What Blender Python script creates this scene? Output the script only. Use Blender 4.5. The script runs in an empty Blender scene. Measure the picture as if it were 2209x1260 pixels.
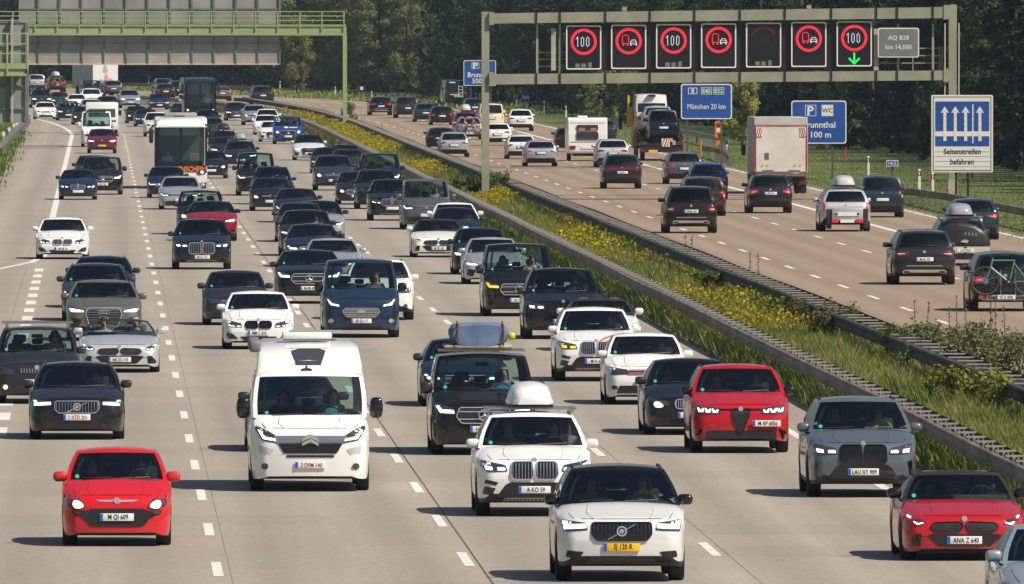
import bpy, bmesh, math, random
import numpy as np
from mathutils import Vector, Matrix
from mathutils.bvhtree import BVHTree
from mathutils.geometry import delaunay_2d_cdt

random.seed(7)
rng = np.random.default_rng(11)
scene = bpy.context.scene
COL = scene.collection
rad = math.radians

# ------------------------------------------------------------------ camera
FPX, VPX, VPY, CAMH = 33800.0, 215.0, 45.0, 8.05
CX, CY = 1104.5, 630.0
cam_d = bpy.data.cameras.new('camera')
cam = bpy.data.objects.new('camera', cam_d)
COL.objects.link(cam)
cam.location = (0, 0, CAMH)
YAW = math.atan((CX - VPX) / FPX)
PIT = math.atan((CY - VPY) / FPX)
cam.rotation_euler = (rad(90) - PIT, 0, -YAW)
cam_d.sensor_width = 36.0
cam_d.lens = 36.0 * FPX / 2209.0
cam_d.clip_start = 1.0
cam_d.clip_end = 9000.0
scene.camera = cam

# ------------------------------------------------------------------ sky, sun, exposure
SUN = Vector((0.72, -0.50, 1.0)).normalized()          # direction towards the sun
world = bpy.data.worlds.new('World')
scene.world = world
world.use_nodes = True
wn = world.node_tree
bg = wn.nodes['Background']
sky = wn.nodes.new('ShaderNodeTexSky')
sky.sky_type = 'NISHITA'
sky.sun_disc = False
sky.sun_elevation = math.asin(SUN.z)
sky.sun_rotation = math.atan2(SUN.x, SUN.y)
sky.dust_density = 1.6
wn.links.new(sky.outputs[0], bg.inputs[0])
bg.inputs[1].default_value = 0.062
sun_d = bpy.data.lights.new('sun', 'SUN')
sun_d.energy = 5.0
sun_d.angle = rad(0.5)
sun_d.color = (1.0, 0.92, 0.80)
sun_o = bpy.data.objects.new('sun', sun_d)
COL.objects.link(sun_o)
sun_o.rotation_euler = SUN.to_track_quat('Z', 'Y').to_euler()
sun_o.location = (60, -60, 90)
scene.view_settings.view_transform = 'Standard'
scene.view_settings.look = 'None'
scene.view_settings.gamma = 1.0
scene.view_settings.exposure = 0.14
scene.view_settings.use_curve_mapping = False
HAZE_D = 0.00004

# ------------------------------------------------------------------ road geometry: u across, Y along
def sm(t, a, b):
    t = min(1.0, max(0.0, (t - a) / (b - a)))
    return t * t * (3 - 2 * t)

def curve(Y):
    return 0.0 if Y < 1090 else -((Y - 1090) ** 2) / 9000.0

def ground(X, Y):
    u = X - curve(Y)
    g = 0.25 * sm(u, 15.5, 18.5) + sm(Y, 1100, 1350) * (0.25 + 0.35 * sm(u, 5, 19))
    g += 0.9 * sm(-u, 5.4, 9.5)
    return g

def head_yaw(Y):
    d = 0.0 if Y < 1090 else -(Y - 1090) / 4500.0
    return -math.atan(d)

def RP(u, Y, dz=0.0):
    x = u + curve(Y)
    return Vector((x, Y, ground(x, Y) + dz))

_R = cam.rotation_euler.to_matrix()

def ray(px, py):
    return _R @ Vector(((px - CX) / FPX, -(py - CY) / FPX, -1.0))

def PG(px, py, dz=0.0):
    """ground point seen at a pixel of the photograph (2209 x 1260)"""
    d = ray(px, py)
    g = 0.0
    for _ in range(30):
        t = (g + dz - CAMH) / d.z
        p = Vector((0, 0, CAMH)) + d * t
        g2 = ground(p.x, p.y)
        if abs(g2 - g) < 1e-4:
            break
        g = 0.5 * g + 0.5 * g2
    return Vector((p.x, p.y, g + dz))

def PY(px, py, Y):
    """point seen at a pixel at distance Y"""
    d = ray(px, py)
    return Vector((0, 0, CAMH)) + d * (Y / d.y)

# ------------------------------------------------------------------ materials
MATS = {}

def principled(name, col, rough=0.5, metal=0.0, coat=0.0, emit=None, estr=0.0, spec=0.5):
    m = MATS.get(name)
    if m:
        return m
    m = bpy.data.materials.new(name)
    m.use_nodes = True
    b = m.node_tree.nodes['Principled BSDF']
    b.inputs['Base Color'].default_value = (*col, 1)
    b.inputs['Roughness'].default_value = rough
    b.inputs['Metallic'].default_value = metal
    b.inputs['Coat Weight'].default_value = coat
    b.inputs['Coat Roughness'].default_value = 0.04
    b.inputs['Specular IOR Level'].default_value = spec
    if emit:
        b.inputs['Emission Color'].default_value = (*emit, 1)
        b.inputs['Emission Strength'].default_value = estr
    MATS[name] = m
    return m

def N(m, t, **kw):
    n = m.node_tree.nodes.new(t)
    for k, v in kw.items():
        setattr(n, k, v)
    return n

def noisy(name, c1, c2, scale=3.0, rough=0.8, metal=0.0, stretch=(1, 1, 1), bump=0.0, detail=6, c3=None, spec=0.5, lo=0.35, hi=0.65):
    """two (or three) tone noise colour on object coordinates"""
    if name in MATS:
        return MATS[name]
    m = principled(name, c1, rough, metal, spec=spec)
    L = m.node_tree.links
    b = m.node_tree.nodes['Principled BSDF']
    tc = N(m, 'ShaderNodeTexCoord'); mp = N(m, 'ShaderNodeMapping')
    mp.inputs['Scale'].default_value = stretch
    L.new(tc.outputs['Object'], mp.inputs['Vector'])
    nz = N(m, 'ShaderNodeTexNoise')
    nz.inputs['Scale'].default_value = scale; nz.inputs['Detail'].default_value = detail
    L.new(mp.outputs[0], nz.inputs['Vector'])
    cr = N(m, 'ShaderNodeValToRGB')
    cr.color_ramp.elements[0].position = lo; cr.color_ramp.elements[0].color = (*c1, 1)
    cr.color_ramp.elements[1].position = hi; cr.color_ramp.elements[1].color = (*c2, 1)
    if c3:
        e = cr.color_ramp.elements.new(0.5 * (lo + hi)); e.color = (*c3, 1)
    L.new(nz.outputs['Fac'], cr.inputs['Fac'])
    L.new(cr.outputs['Color'], b.inputs['Base Color'])
    if bump:
        bp = N(m, 'ShaderNodeBump'); bp.inputs['Strength'].default_value = bump
        L.new(nz.outputs['Fac'], bp.inputs['Height']); L.new(bp.outputs[0], b.inputs['Normal'])
    return m

def paint(name):
    """car paint: colour, fine flake variation, dust near the sills, clear coat"""
    key = 'paint_' + name
    if key in MATS:
        return MATS[key]
    col, metal = PAINTS[name]
    dk = max(col) < .12
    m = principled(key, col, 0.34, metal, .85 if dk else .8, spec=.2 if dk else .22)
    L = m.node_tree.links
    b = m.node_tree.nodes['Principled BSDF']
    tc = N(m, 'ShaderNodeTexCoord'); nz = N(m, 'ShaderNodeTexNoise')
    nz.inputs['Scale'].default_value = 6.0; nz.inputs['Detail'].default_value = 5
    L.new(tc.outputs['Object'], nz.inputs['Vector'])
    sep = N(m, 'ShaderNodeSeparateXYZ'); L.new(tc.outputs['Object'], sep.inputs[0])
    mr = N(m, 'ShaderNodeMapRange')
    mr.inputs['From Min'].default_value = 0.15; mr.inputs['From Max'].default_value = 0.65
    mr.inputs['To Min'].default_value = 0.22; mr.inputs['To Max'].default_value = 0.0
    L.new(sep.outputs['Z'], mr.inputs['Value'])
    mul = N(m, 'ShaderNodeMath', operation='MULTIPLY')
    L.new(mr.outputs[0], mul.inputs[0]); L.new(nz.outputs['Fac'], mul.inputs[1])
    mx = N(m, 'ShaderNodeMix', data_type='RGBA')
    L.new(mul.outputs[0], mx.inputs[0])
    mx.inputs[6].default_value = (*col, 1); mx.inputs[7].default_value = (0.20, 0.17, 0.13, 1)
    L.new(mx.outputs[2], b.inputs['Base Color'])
    return m

PAINTS = {
    'white': ((0.80, 0.79, 0.77), 0.0), 'pearl': ((0.70, 0.70, 0.69), 0.1), 'cream': ((0.80, 0.68, 0.46), 0.0),
    'silver': ((0.50, 0.51, 0.53), 0.55), 'pale_silver': ((0.62, 0.63, 0.65), 0.45), 'grey': ((0.13, 0.135, 0.14), 0.5),
    'greige': ((0.17, 0.16, 0.14), 0.45), 'slate': ((0.125, 0.15, 0.18), 0.35), 'dark_grey': ((0.026, 0.028, 0.032), 0.35),
    'black': ((0.005, 0.0055, 0.007), 0.0), 'brown_black': ((0.013, 0.010, 0.010), 0.2), 'navy': ((0.006, 0.011, 0.026), 0.2),
    'blue': ((0.015, 0.06, 0.26), 0.2), 'van_blue': ((0.012, 0.05, 0.24), 0.0), 'steel_blue': ((0.014, 0.036, 0.080), 0.35),
    'petrol': ((0.018, 0.045, 0.058), 0.35), 'dark_green': ((0.012, 0.026, 0.026), 0.2), 'red': ((0.46, 0.006, 0.013), 0.05),
    'fire_red': ((0.60, 0.007, 0.012), 0.0), 'dark_red': ((0.16, 0.008, 0.020), 0.2), 'crimson': ((0.27, 0.005, 0.014), 0.1),
    'brown': ((0.055, 0.024, 0.018), 0.3), 'light_blue': ((0.32, 0.37, 0.43), 0.4), 'blue_grey': ((0.035, 0.045, 0.062), 0.4),
    'deep_blue': ((0.008, 0.015, 0.055), 0.2),
}

BLACKP = principled('black_plastic', (0.014, 0.014, 0.015), 0.5)
GLOSSB = principled('gloss_black', (0.006, 0.006, 0.007), 0.12, coat=0.6)
RUBBER = noisy('tyre_rubber', (0.012, 0.012, 0.012), (0.024, 0.022, 0.02), 9, 0.85)
INTER = principled('interior_fabric', (0.05, 0.05, 0.052), 0.85)
SEATM = principled('seat_fabric', (0.085, 0.082, 0.08), 0.85)
CHROME = principled('chrome', (0.78, 0.79, 0.81), 0.26, 0.85)
ALU = principled('alloy', (0.42, 0.43, 0.45), 0.32, 0.9)
LENS = principled('lamp_lens', (0.055, 0.058, 0.065), 0.08, 0.3, coat=1.0)
LED = principled('lamp_white', (0.9, 0.92, 1.0), 0.3, emit=(0.93, 0.96, 1.0), estr=1.5)
WARM = principled('lamp_warm', (0.9, 0.8, 0.6), 0.3, emit=(1.0, 0.80, 0.44), estr=0.75)
AMBER = principled('lamp_amber', (0.9, 0.4, 0.03), 0.3, emit=(1.0, 0.42, 0.02), estr=1.4)
TAIL = principled('tail_lamp', (0.20, 0.004, 0.009), 0.12, coat=1.0)
BRAKE = principled('brake_lamp', (0.42, 0.008, 0.014), 0.15, coat=1.0, emit=(1.0, 0.03, 0.04), estr=0.22)
MESHB = noisy('grille_mesh', (0.006, 0.006, 0.007), (0.03, 0.03, 0.032), 60, 0.35, detail=1)
PLATE = principled('plate_white', (0.78, 0.78, 0.76), 0.4)
PLATEY = principled('plate_yellow', (0.85, 0.48, 0.01), 0.4)
EUBLUE = principled('plate_blue', (0.01, 0.10, 0.55), 0.4)
INK = principled('ink_black', (0.012, 0.012, 0.014), 0.5)
INKRED = principled('ink_red', (0.42, 0.03, 0.04), 0.5)
WHITEP = principled('white_paint', (0.78, 0.77, 0.74), 0.55)
STICK = principled('sticker_green', (0.05, 0.42, 0.26), 0.5)
STEEL = noisy('galvanised_steel', (0.20, 0.20, 0.195), (0.34, 0.33, 0.31), 4, 0.55, 0.5)
SKIN = principled('skin', (0.50, 0.27, 0.19), 0.55)

def glass(name, tint, refl=1.45):
    if name in MATS:
        return MATS[name]
    m = bpy.data.materials.new(name); m.use_nodes = True
    nt = m.node_tree; nt.nodes.clear()
    out = nt.nodes.new('ShaderNodeOutputMaterial'); mix = nt.nodes.new('ShaderNodeMixShader')
    tr = nt.nodes.new('ShaderNodeBsdfTransparent'); gl = nt.nodes.new('ShaderNodeBsdfGlossy')
    fr = nt.nodes.new('ShaderNodeFresnel'); fr.inputs[0].default_value = refl
    tr.inputs[0].default_value = (*tint, 1); gl.inputs['Roughness'].default_value = 0.03
    gl.inputs[0].default_value = (0.8, 0.85, 0.9, 1)
    nt.links.new(fr.outputs[0], mix.inputs[0]); nt.links.new(tr.outputs[0], mix.inputs[1])
    nt.links.new(gl.outputs[0], mix.inputs[2]); nt.links.new(mix.outputs[0], out.inputs[0])
    MATS[name] = m
    return m

GLASS = glass('car_glass', (0.66, 0.80, 0.77), 1.75)
PRIV = glass('privacy_glass', (0.10, 0.11, 0.12))
SIDEG = glass('side_glass', (0.30, 0.35, 0.34), 1.55)

# ------------------------------------------------------------------ object helpers
def link(o, parent=None):
    COL.objects.link(o)
    if parent is not None:
        o.parent = parent
    return o

def tag(o, label=None, cat=None, group=None, kind=None):
    if label: o['label'] = label
    if cat: o['category'] = cat
    if group: o['group'] = group
    if kind: o['kind'] = kind
    return o

def empty(name, loc, yaw=0.0, label=None, cat=None, group=None):
    o = bpy.data.objects.new(name, None)
    o.empty_display_size = 0.3
    COL.objects.link(o)
    o.location = loc; o.rotation_euler = (0, 0, yaw)
    return tag(o, label, cat, group)

class MB:
    """collects shapes for ONE mesh"""
    def __init__(self):
        self.v = []; self.f = []; self.m = []
    def add(self, vs, fs, mi=0):
        b = len(self.v)
        self.v += [tuple(p) for p in vs]
        self.f += [tuple(i + b for i in f) for f in fs]
        self.m += [mi] * len(fs)
        return self
    def box(self, c, s, mi=0, ch=0.0, rz=0.0, taper=1.0):
        x, y, z = s[0] / 2, s[1] / 2, s[2] / 2
        if ch <= 0:
            vs = [(-x, -y, -z), (x, -y, -z), (x, y, -z), (-x, y, -z), (-x, -y, z), (x, -y, z), (x, y, z), (-x, y, z)]
            vs = [(a * (taper if d > 0 else 1), b * (taper if d > 0 else 1), d) for a, b, d in vs]
            fs = [(3, 2, 1, 0), (4, 5, 6, 7), (0, 1, 5, 4), (1, 2, 6, 5), (2, 3, 7, 6), (3, 0, 4, 7)]
        else:
            ch = min(ch, x * .95, y * .95, z * .95)
            bm = bmesh.new(); bmesh.ops.create_cube(bm, size=1)
            for v in bm.verts:
                v.co = Vector((v.co.x * s[0] * (taper if v.co.z > 0 else 1), v.co.y * s[1] * (taper if v.co.z > 0 else 1), v.co.z * s[2]))
            bmesh.ops.bevel(bm, geom=bm.edges[:], offset=ch, segments=2, affect='EDGES', profile=0.5)
            bm.verts.index_update()
            vs = [v.co[:] for v in bm.verts]; fs = [[v.index for v in f.verts] for f in bm.faces]
            bm.free()
        cs, sn = math.cos(rz), math.sin(rz)
        vs = [(a * cs - b * sn + c[0], a * sn + b * cs + c[1], d + c[2]) for a, b, d in vs]
        return self.add(vs, fs, mi)
    def tube(self, p, q, r, n=8, mi=0, r2=None):
        p, q = Vector(p), Vector(q); d = (q - p).normalized()
        a = d.orthogonal().normalized(); b = d.cross(a); r2 = r if r2 is None else r2
        vs = []
        for k in range(n):
            t = 2 * math.pi * k / n; e = a * math.cos(t) + b * math.sin(t)
            vs += [p + e * r, q + e * r2]
        fs = [(2 * k, 2 * ((k + 1) % n), 2 * ((k + 1) % n) + 1, 2 * k + 1) for k in range(n)]
        fs += [tuple(2 * k for k in range(n))[::-1], tuple(2 * k + 1 for k in range(n))]
        return self.add(vs, fs, mi)
    def path(self, pts, r, n=6, mi=0):
        for p, q in zip(pts[:-1], pts[1:]):
            self.tube(p, q, r, n, mi)
        return self
    def lathe_x(self, c, prof, n=20, mi=0):
        """profile (x offset, radius) turned about the X axis through c"""
        vs = []; k = len(prof)
        for i in range(n):
            t = 2 * math.pi * i / n
            for (x, r) in prof:
                vs.append((c[0] + x, c[1] + r * math.cos(t), c[2] + r * math.sin(t)))
        fs = []
        for i in range(n):
            j = (i + 1) % n
            for a in range(k - 1):
                fs.append((i * k + a, i * k + a + 1, j * k + a + 1, j * k + a))
        return self.add(vs, fs, mi)
    def prism(self, poly, y0, y1, mi=0):
        """polygon in x,z pushed from y0 to y1"""
        n = len(poly)
        vs = [(x, y0, z) for x, z in poly] + [(x, y1, z) for x, z in poly]
        fs = [tuple(range(n)), tuple(range(2 * n - 1, n - 1, -1))]
        fs += [(i, i + n, (i + 1) % n + n, (i + 1) % n) for i in range(n)]
        return self.add(vs, fs, mi)
    def ring(self, c, r, w, y=None, n=20, mi=0, t=0.02):
        """flat ring in the x,z plane, thickness t"""
        vs = []
        for k in range(n):
            a = 2 * math.pi * k / n
            for rr, yy in ((r, 0), (r - w, 0), (r - w, t), (r, t)):
                vs.append((c[0] + rr * math.cos(a), c[1] + yy, c[2] + rr * math.sin(a)))
        fs = []
        for k in range(n):
            j = (k + 1) % n
            for a in range(4):
                b2 = (a + 1) % 4
                fs.append((4 * k + a, 4 * k + b2, 4 * j + b2, 4 * j + a))
        return self.add(vs, fs, mi)
    def mesh(self, name, mats, smooth=None):
        me = bpy.data.meshes.new(name)
        me.from_pydata(self.v, [], self.f)
        for m in (mats if isinstance(mats, (list, tuple)) else [mats]):
            me.materials.append(m)
        if any(self.m):
            me.polygons.foreach_set('material_index', self.m)
        if smooth:
            me.shade_smooth(); me.set_sharp_from_angle(angle=rad(smooth))
        me.update()
        return me
    def obj(self, name, mats, parent=None, smooth=None):
        return link(bpy.data.objects.new(name, self.mesh(name, mats, smooth)), parent)

def put(name, me, parent=None, loc=None, **kw):
    o = bpy.data.objects.new(name, me)
    if loc is not None: o.location = loc
    link(o, parent)
    return tag(o, **kw)

def big_mesh(name, verts, faces, mats, midx=None, smooth=False):
    """numpy mesh: verts (n,3), faces (m,3 or 4)"""
    me = bpy.data.meshes.new(name)
    k = faces.shape[1]
    me.vertices.add(len(verts)); me.vertices.foreach_set('co', np.ascontiguousarray(verts, dtype=np.float32).ravel())
    me.loops.add(faces.size); me.loops.foreach_set('vertex_index', np.ascontiguousarray(faces, dtype=np.int32).ravel())
    me.polygons.add(len(faces))
    me.polygons.foreach_set('loop_start', np.arange(0, faces.size, k, dtype=np.int32))
    for m in mats: me.materials.append(m)
    if midx is not None: me.polygons.foreach_set('material_index', np.ascontiguousarray(midx, dtype=np.int32))
    me.update(calc_edges=True)
    if smooth: me.shade_smooth()
    return me

_fonts = {}
def text_mesh(s, h, mat, wscale=1.0, bold=0.0):
    """flat lettering facing -y, centred, cap height h"""
    key = (s, h, mat.name, wscale, bold)
    if key in _fonts:
        return _fonts[key]
    cu = bpy.data.curves.new('lettering', 'FONT')
    cu.body = s; cu.align_x = 'CENTER'; cu.align_y = 'CENTER'; cu.size = 1.0; cu.offset = bold; cu.resolution_u = 2
    o = bpy.data.objects.new('lettering', cu); COL.objects.link(o)
    dg = bpy.context.evaluated_depsgraph_get()
    me = bpy.data.meshes.new_from_object(o.evaluated_get(dg))
    bpy.data.objects.remove(o); bpy.data.curves.remove(cu)
    n = len(me.vertices); co = np.empty(n * 3, np.float32); me.vertices.foreach_get('co', co); co = co.reshape(-1, 3)
    k = h / 0.70
    if n:
        cx = 0.5 * (co[:, 0].max() + co[:, 0].min()); cy = 0.5 * (co[:, 1].max() + co[:, 1].min())
        out = np.stack([(co[:, 0] - cx) * k * wscale, np.zeros(n), (co[:, 1] - cy) * k], 1)
        me.vertices.foreach_set('co', out.astype(np.float32).ravel())
    me.materials.clear(); me.materials.append(mat); me.update()
    me.name = 'lettering'
    _fonts[key] = me
    return me
# ------------------------------------------------------------------ vehicles: bodies
PTRIM = principled('pillar_trim_pale', (.46, .48, .44), .8)
def pchip(x, xs, ys):
    xs = np.asarray(xs, float); ys = np.asarray(ys, float)
    h = np.diff(xs); d = np.diff(ys) / h
    m = np.zeros(len(xs)); m[0] = d[0]; m[-1] = d[-1]
    for i in range(1, len(xs) - 1):
        if d[i - 1] * d[i] > 0:
            w1 = 2 * h[i] + h[i - 1]; w2 = h[i] + 2 * h[i - 1]
            m[i] = (w1 + w2) / (w1 / d[i - 1] + w2 / d[i])
    x = np.clip(x, xs[0], xs[-1]); i = np.clip(np.searchsorted(xs, x, 'right') - 1, 0, len(xs) - 2)
    t = (x - xs[i]) / h[i]
    return ((1 + 2 * t) * (1 - t) ** 2 * ys[i] + t * (1 - t) ** 2 * h[i] * m[i] + t * t * (3 - 2 * t) * ys[i + 1] + t * t * (t - 1) * h[i] * m[i + 1])

KINDS = dict(
    hatch=dict(nm='hatchback_car', L=4.15, W=1.78, H=1.46, gc=.17, zn=.76, zc=.97, yc=.98, yh=1.80, ye=3.45, yb=4.03, zb=.98, belt=.94, wr=.73, ya=.84, wb=2.60),
    sedan=dict(nm='saloon_car', L=4.65, W=1.82, H=1.44, gc=.16, zn=.73, zc=.95, yc=1.22, yh=2.02, ye=3.35, yb=4.10, zb=1.02, belt=.93, wr=.70, ya=.86, wb=2.82),
    wagon=dict(nm='estate_car', L=4.75, W=1.84, H=1.47, gc=.17, zn=.76, zc=.97, yc=1.20, yh=2.02, ye=4.25, yb=4.66, zb=1.00, belt=.95, wr=.71, ya=.88, wb=2.84, rails=1),
    suv=dict(nm='suv', L=4.55, W=1.85, H=1.66, gc=.23, zn=.94, zc=1.11, yc=1.10, yh=1.88, ye=4.05, yb=4.45, zb=1.10, belt=1.06, wr=.73, ya=.88, wb=2.74, Rw=.36, rails=1, clad=1),
    mpv=dict(nm='people_carrier', L=4.45, W=1.82, H=1.72, gc=.18, zn=.88, zc=1.10, yc=.88, yh=1.66, ye=4.20, yb=4.38, zb=1.10, belt=1.05, wr=.80, ya=.86, wb=2.70, rails=1),
    van=dict(nm='van', L=5.05, W=1.95, H=1.93, gc=.20, zn=1.00, zc=1.20, yc=.86, yh=1.62, ye=4.93, yb=5.00, zb=1.15, belt=1.12, wr=.84, ya=.92, wb=3.1, Rw=.35),
    bigvan=dict(nm='camper_van', L=5.95, W=2.05, H=2.05, gc=.22, zn=1.10, zc=1.27, yc=.62, yh=1.15, ye=5.80, yb=5.90, zb=1.25, belt=1.22, wr=.90, ya=.94, wb=3.7, Rw=.35),
    roadster=dict(nm='roadster', L=4.32, W=1.86, H=1.29, gc=.14, zn=.68, zc=.86, yc=1.55, yh=2.08, ye=2.75, yb=3.40, zb=.92, belt=.86, wr=.70, ya=.84, wb=2.47, Rw=.33),
    pickup=dict(nm='pickup_truck', L=5.35, W=1.92, H=1.80, gc=.26, zn=1.00, zc=1.18, yc=1.35, yh=2.0, ye=3.5, yb=3.75, zb=1.15, belt=1.12, wr=.76, ya=.95, wb=3.2, Rw=.39, clad=1),
)

class Car:
    pass

def car_geo(kind, end, ov):
    """body lofts for one car kind; 'end' is the end that faces the camera (local y = 0, looking to -y)"""
    K = dict(Rw=.33); K.update(KINDS[kind]); K.update(ov)
    if 'H' in ov and kind != 'bigvan':                      # keep the lower body in proportion with the height asked for
        f = 1 + 0.55 * (ov['H'] / KINDS[kind]['H'] - 1)
        for k in ('zn', 'zc', 'zb', 'belt'):
            if k not in ov: K[k] = KINDS[kind][k] * f
    c = Car(); c.K = K
    L, W, H, gc, zn, zc, yc = (K[k] for k in ('L', 'W', 'H', 'gc', 'zn', 'zc', 'yc'))
    hw = W / 2; Rw = K['Rw']; Ra = Rw + .05
    ya1, ya2 = K['ya'], K['ya'] + K['wb']
    flip = end == 'rear'
    def F(p):
        return (-p[0], L - p[1], p[2]) if flip else tuple(p)
    # lower body
    top = lambda y: pchip(y, [0, .04, .12, .28, yc, yc + .5, K['yb'] - .1 if K['yb'] < L - .3 else L - .4, L - .14, L - .04, L],
                          [zn - .26, zn - .14, zn - .045, zn, zc, K['belt'], K['zb'], K['zb'] - .02, K['zb'] - .08, K['zb'] - .22])
    wf = lambda y: pchip(y, [0, .04, .12, .30, .65, 1.1, L - .7, L - .25, L - .08, L], [.72, .80, .885, .955, .99, 1, 1, .965, .90, .80])
    bot = lambda y: pchip(y, [0, .05, .16, .5, L - .5, L - .2, L - .06, L], [gc + (.15 if K.get('clad') else .05), gc + (.05 if K.get('clad') else .015), gc, gc, gc + .02, gc + .06, gc + .14, gc + .28])
    def zlow(y):
        z = bot(y)
        for ya in (ya1, ya2):
            d = abs(y - ya)
            if d < Ra: z = max(z, Rw + math.sqrt(Ra * Ra - d * d))
        return z
    ys = [0, .03, .07, .12, .19, .28, .38, yc, yc * .5 + .25, yc + .25, yc + .6, K['yb'] - .1, L - .35, L - .2, L - .12, L - .07, L - .03, L]
    for ya in (ya1, ya2):
        ys += [ya + s * Ra * k for s in (-1, 1) for k in (1.01, .995, .93, .8, .55, .28)] + [ya]
    ys += list(np.linspace(yc + .6, K['yb'] - .1, 5)[1:-1])
    ys = sorted(set(round(y, 4) for y in ys if 0 <= y <= L))
    nh = 13
    V = []; mats = []; faces = []
    for y in ys:
        w = hw * float(wf(y)); zt = float(top(y)); zb0 = float(bot(y)); zl = float(zlow(y))
        cr = .045 if y < yc else .02
        hgt = zt - min(zl, zt - .1); zl = min(zl, zt - .1)
        half = [(0, zb0), (.66 * w, zb0), (.68 * w, zl), (.965 * w, zl), (.985 * w, zl + .10 * hgt), (w, zl + .40 * hgt), (.997 * w, zl + .62 * hgt),
                (.985 * w, zl + .80 * hgt), (.955 * w, zt - .055), (.89 * w, zt - .012), (.74 * w, zt + .3 * cr), (.4 * w, zt + .8 * cr), (0, zt + cr)]
        V += [F((x, y, z)) for x, z in half] + [F((-x, y, z)) for x, z in half[-2:0:-1]]
    R = 2 * nh - 2
    cab0, cab1 = yc + .12, K['yb'] - .12
    for i in range(len(ys) - 1):
        ym = .5 * (ys[i] + ys[i + 1])
        for k in range(R):
            k2 = (k + 1) % R; kk = min(k, R - 1 - k)
            faces.append((i * R + k, (i + 1) * R + k, (i + 1) * R + k2, i * R + k2))
            mi = 1 if kk <= 2 else (2 if kk >= 9 and cab0 < ym < cab1 and kind != 'pickup' else 0)
            if K.get('clad') and kk == 3: mi = 1
            mats.append(mi)
    for i, rev in ((0, False), (len(ys) - 1, True)):
        b = i * R
        for k in range(nh - 1):
            a0, a1 = b + k, b + k + 1
            c0, c1 = b + (R - k) % R, b + (R - k - 1) % R
            q = [a0, a1, c1, c0] if not rev else [c0, c1, a1, a0]
            q = list(dict.fromkeys(q))
            if len(q) >= 3: faces.append(tuple(q)); mats.append(0)
    c.bv, c.bf = V, faces
    me = bpy.data.meshes.new('body'); me.from_pydata(V, [], faces)
    for m in (WHITEP, BLACKP, INTER): me.materials.append(m)
    me.polygons.foreach_set('material_index', mats)
    me.shade_smooth(); me.set_sharp_from_angle(angle=rad(38)); me.update()
    c.body = me
    # cabin: rings from belt to roof
    wbt, wrf = .955 * hw, K['wr'] * hw
    if kind in ('hatch', 'sedan', 'wagon', 'roadster'): wbt = .93 * hw
    yb, ye, yh, zb = K['yb'], K['ye'], K['yh'], K['zb']
    Ts = [0, .045, .30, .55, .80, .925, 1.0]
    fx = [0, .22, .44, .66, .84, .925, 1.0]
    sx = [.03, .075, .20, .36, .40, .56, .70, .735, .86, .93, .97]
    rx = [1.0, .90, .80, .55, .28, 0]
    drop = .055
    rings = []
    for t in Ts:
        w = wbt + (wrf - wbt) * t + .035 * 4 * t * (1 - t) * (1 - t * .3)
        yf = yc + (yh - yc) * (t ** .93); yr = yb + (ye - yb) * (t ** 1.5)
        ring = []
        for x in fx:
            ring.append((x * w * .985, yf + .13 * x * x - .13 + .06, zc + (H - .035 - zc) * t - .02 * x * x * t - (.02 if t == 0 else 0)))
        y0 = yf + .06
        for s in sx:
            y = y0 + (yr - .05 - y0) * s
            b = zc + (zb - zc) * s + (K['belt'] - .5 * (zc + zb)) * 4 * s * (1 - s) * .5
            ztop = H - .055 - .03 * (2 * s - .9) ** 2
            ring.append((w * (1 - .04 * (1 - s) ** 6 - .06 * s ** 8), y, b - (.02 if t == 0 else 0) + (ztop - b) * t))
        for x in rx:
            ring.append((x * w * .93, yr - .10 * x * x + .02, zb + (H - .075 - zb) * t - .02 * x * x * t - (.02 if t == 0 else 0)))
        rings.append(ring)
    nr = len(rings[0]); GV = []
    for ring in rings:
        GV += [F(p) for p in ring] + [F((-p[0], p[1], p[2])) for p in ring]
    fi = lambda t, i, s: t * 2 * nr + s * nr + i
    groups = {'shell': [], 'windscreen': [], 'rear_window': [], 'side_l': [], 'side_r': []}
    nf = len(fx); ns = len(sx)
    for t in range(len(Ts) - 1):
        for i in range(nr - 1):
            g = 'shell'
            if 1 <= t <= 4:
                if i <= nf - 3: g = 'windscreen'
                elif i >= nf + ns + 1: g = 'rear_window' if not (K.get('lowwin') and t > 2) else 'shell'
                elif nf <= i < nf + ns - 1:
                    s = i - nf
                    if s not in (0, 3, 6, 9): g = 'side'
                    if K.get('panel') and s > 3 and g == 'side': g = 'shell'
            for s in (0, 1):
                q = (fi(t, i, s), fi(t, i + 1, s), fi(t + 1, i + 1, s), fi(t + 1, i, s))
                if s == 1: q = q[::-1]
                gg = g if g != 'side' else ('side_r' if s == 0 else 'side_l')
                groups[gg].append(q)
    # roof cap
    T = len(Ts) - 1; nu = 7; base = len(GV)
    cols = []
    for i in range(nr):
        x, y, z = rings[T][i]; row = []
        for a in range(nu):
            u = -1 + 2 * a / (nu - 1)
            if a == 0: row.append(fi(T, i, 1)); continue
            if a == nu - 1: row.append(fi(T, i, 0)); continue
            xe = abs(x) / wrf
            GV.append(F((u * x, y, z + (.052 * (1 - u * u) * min(1, xe * 1.02)))))
            row.append(len(GV) - 1)
        cols.append(row)
    for i in range(nr - 1):
        for a in range(nu - 1):
            q = [cols[i][a], cols[i][a + 1], cols[i + 1][a + 1], cols[i + 1][a]]
            groups['shell'].append(tuple(q))
    c.gv, c.groups = GV, groups
    def sub(name, fl, mats, smooth=40):
        used = sorted({i for f in fl for i in f}); mp = {j: k for k, j in enumerate(used)}
        m = bpy.data.meshes.new(name); m.from_pydata([GV[j] for j in used], [], [tuple(mp[j] for j in f) for f in fl])
        for q in mats: m.materials.append(q)
        m.shade_smooth(); m.set_sharp_from_angle(angle=rad(smooth)); m.update()
        return m
    dark = K.get('priv')
    c.parts = [('body', me)]
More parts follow.
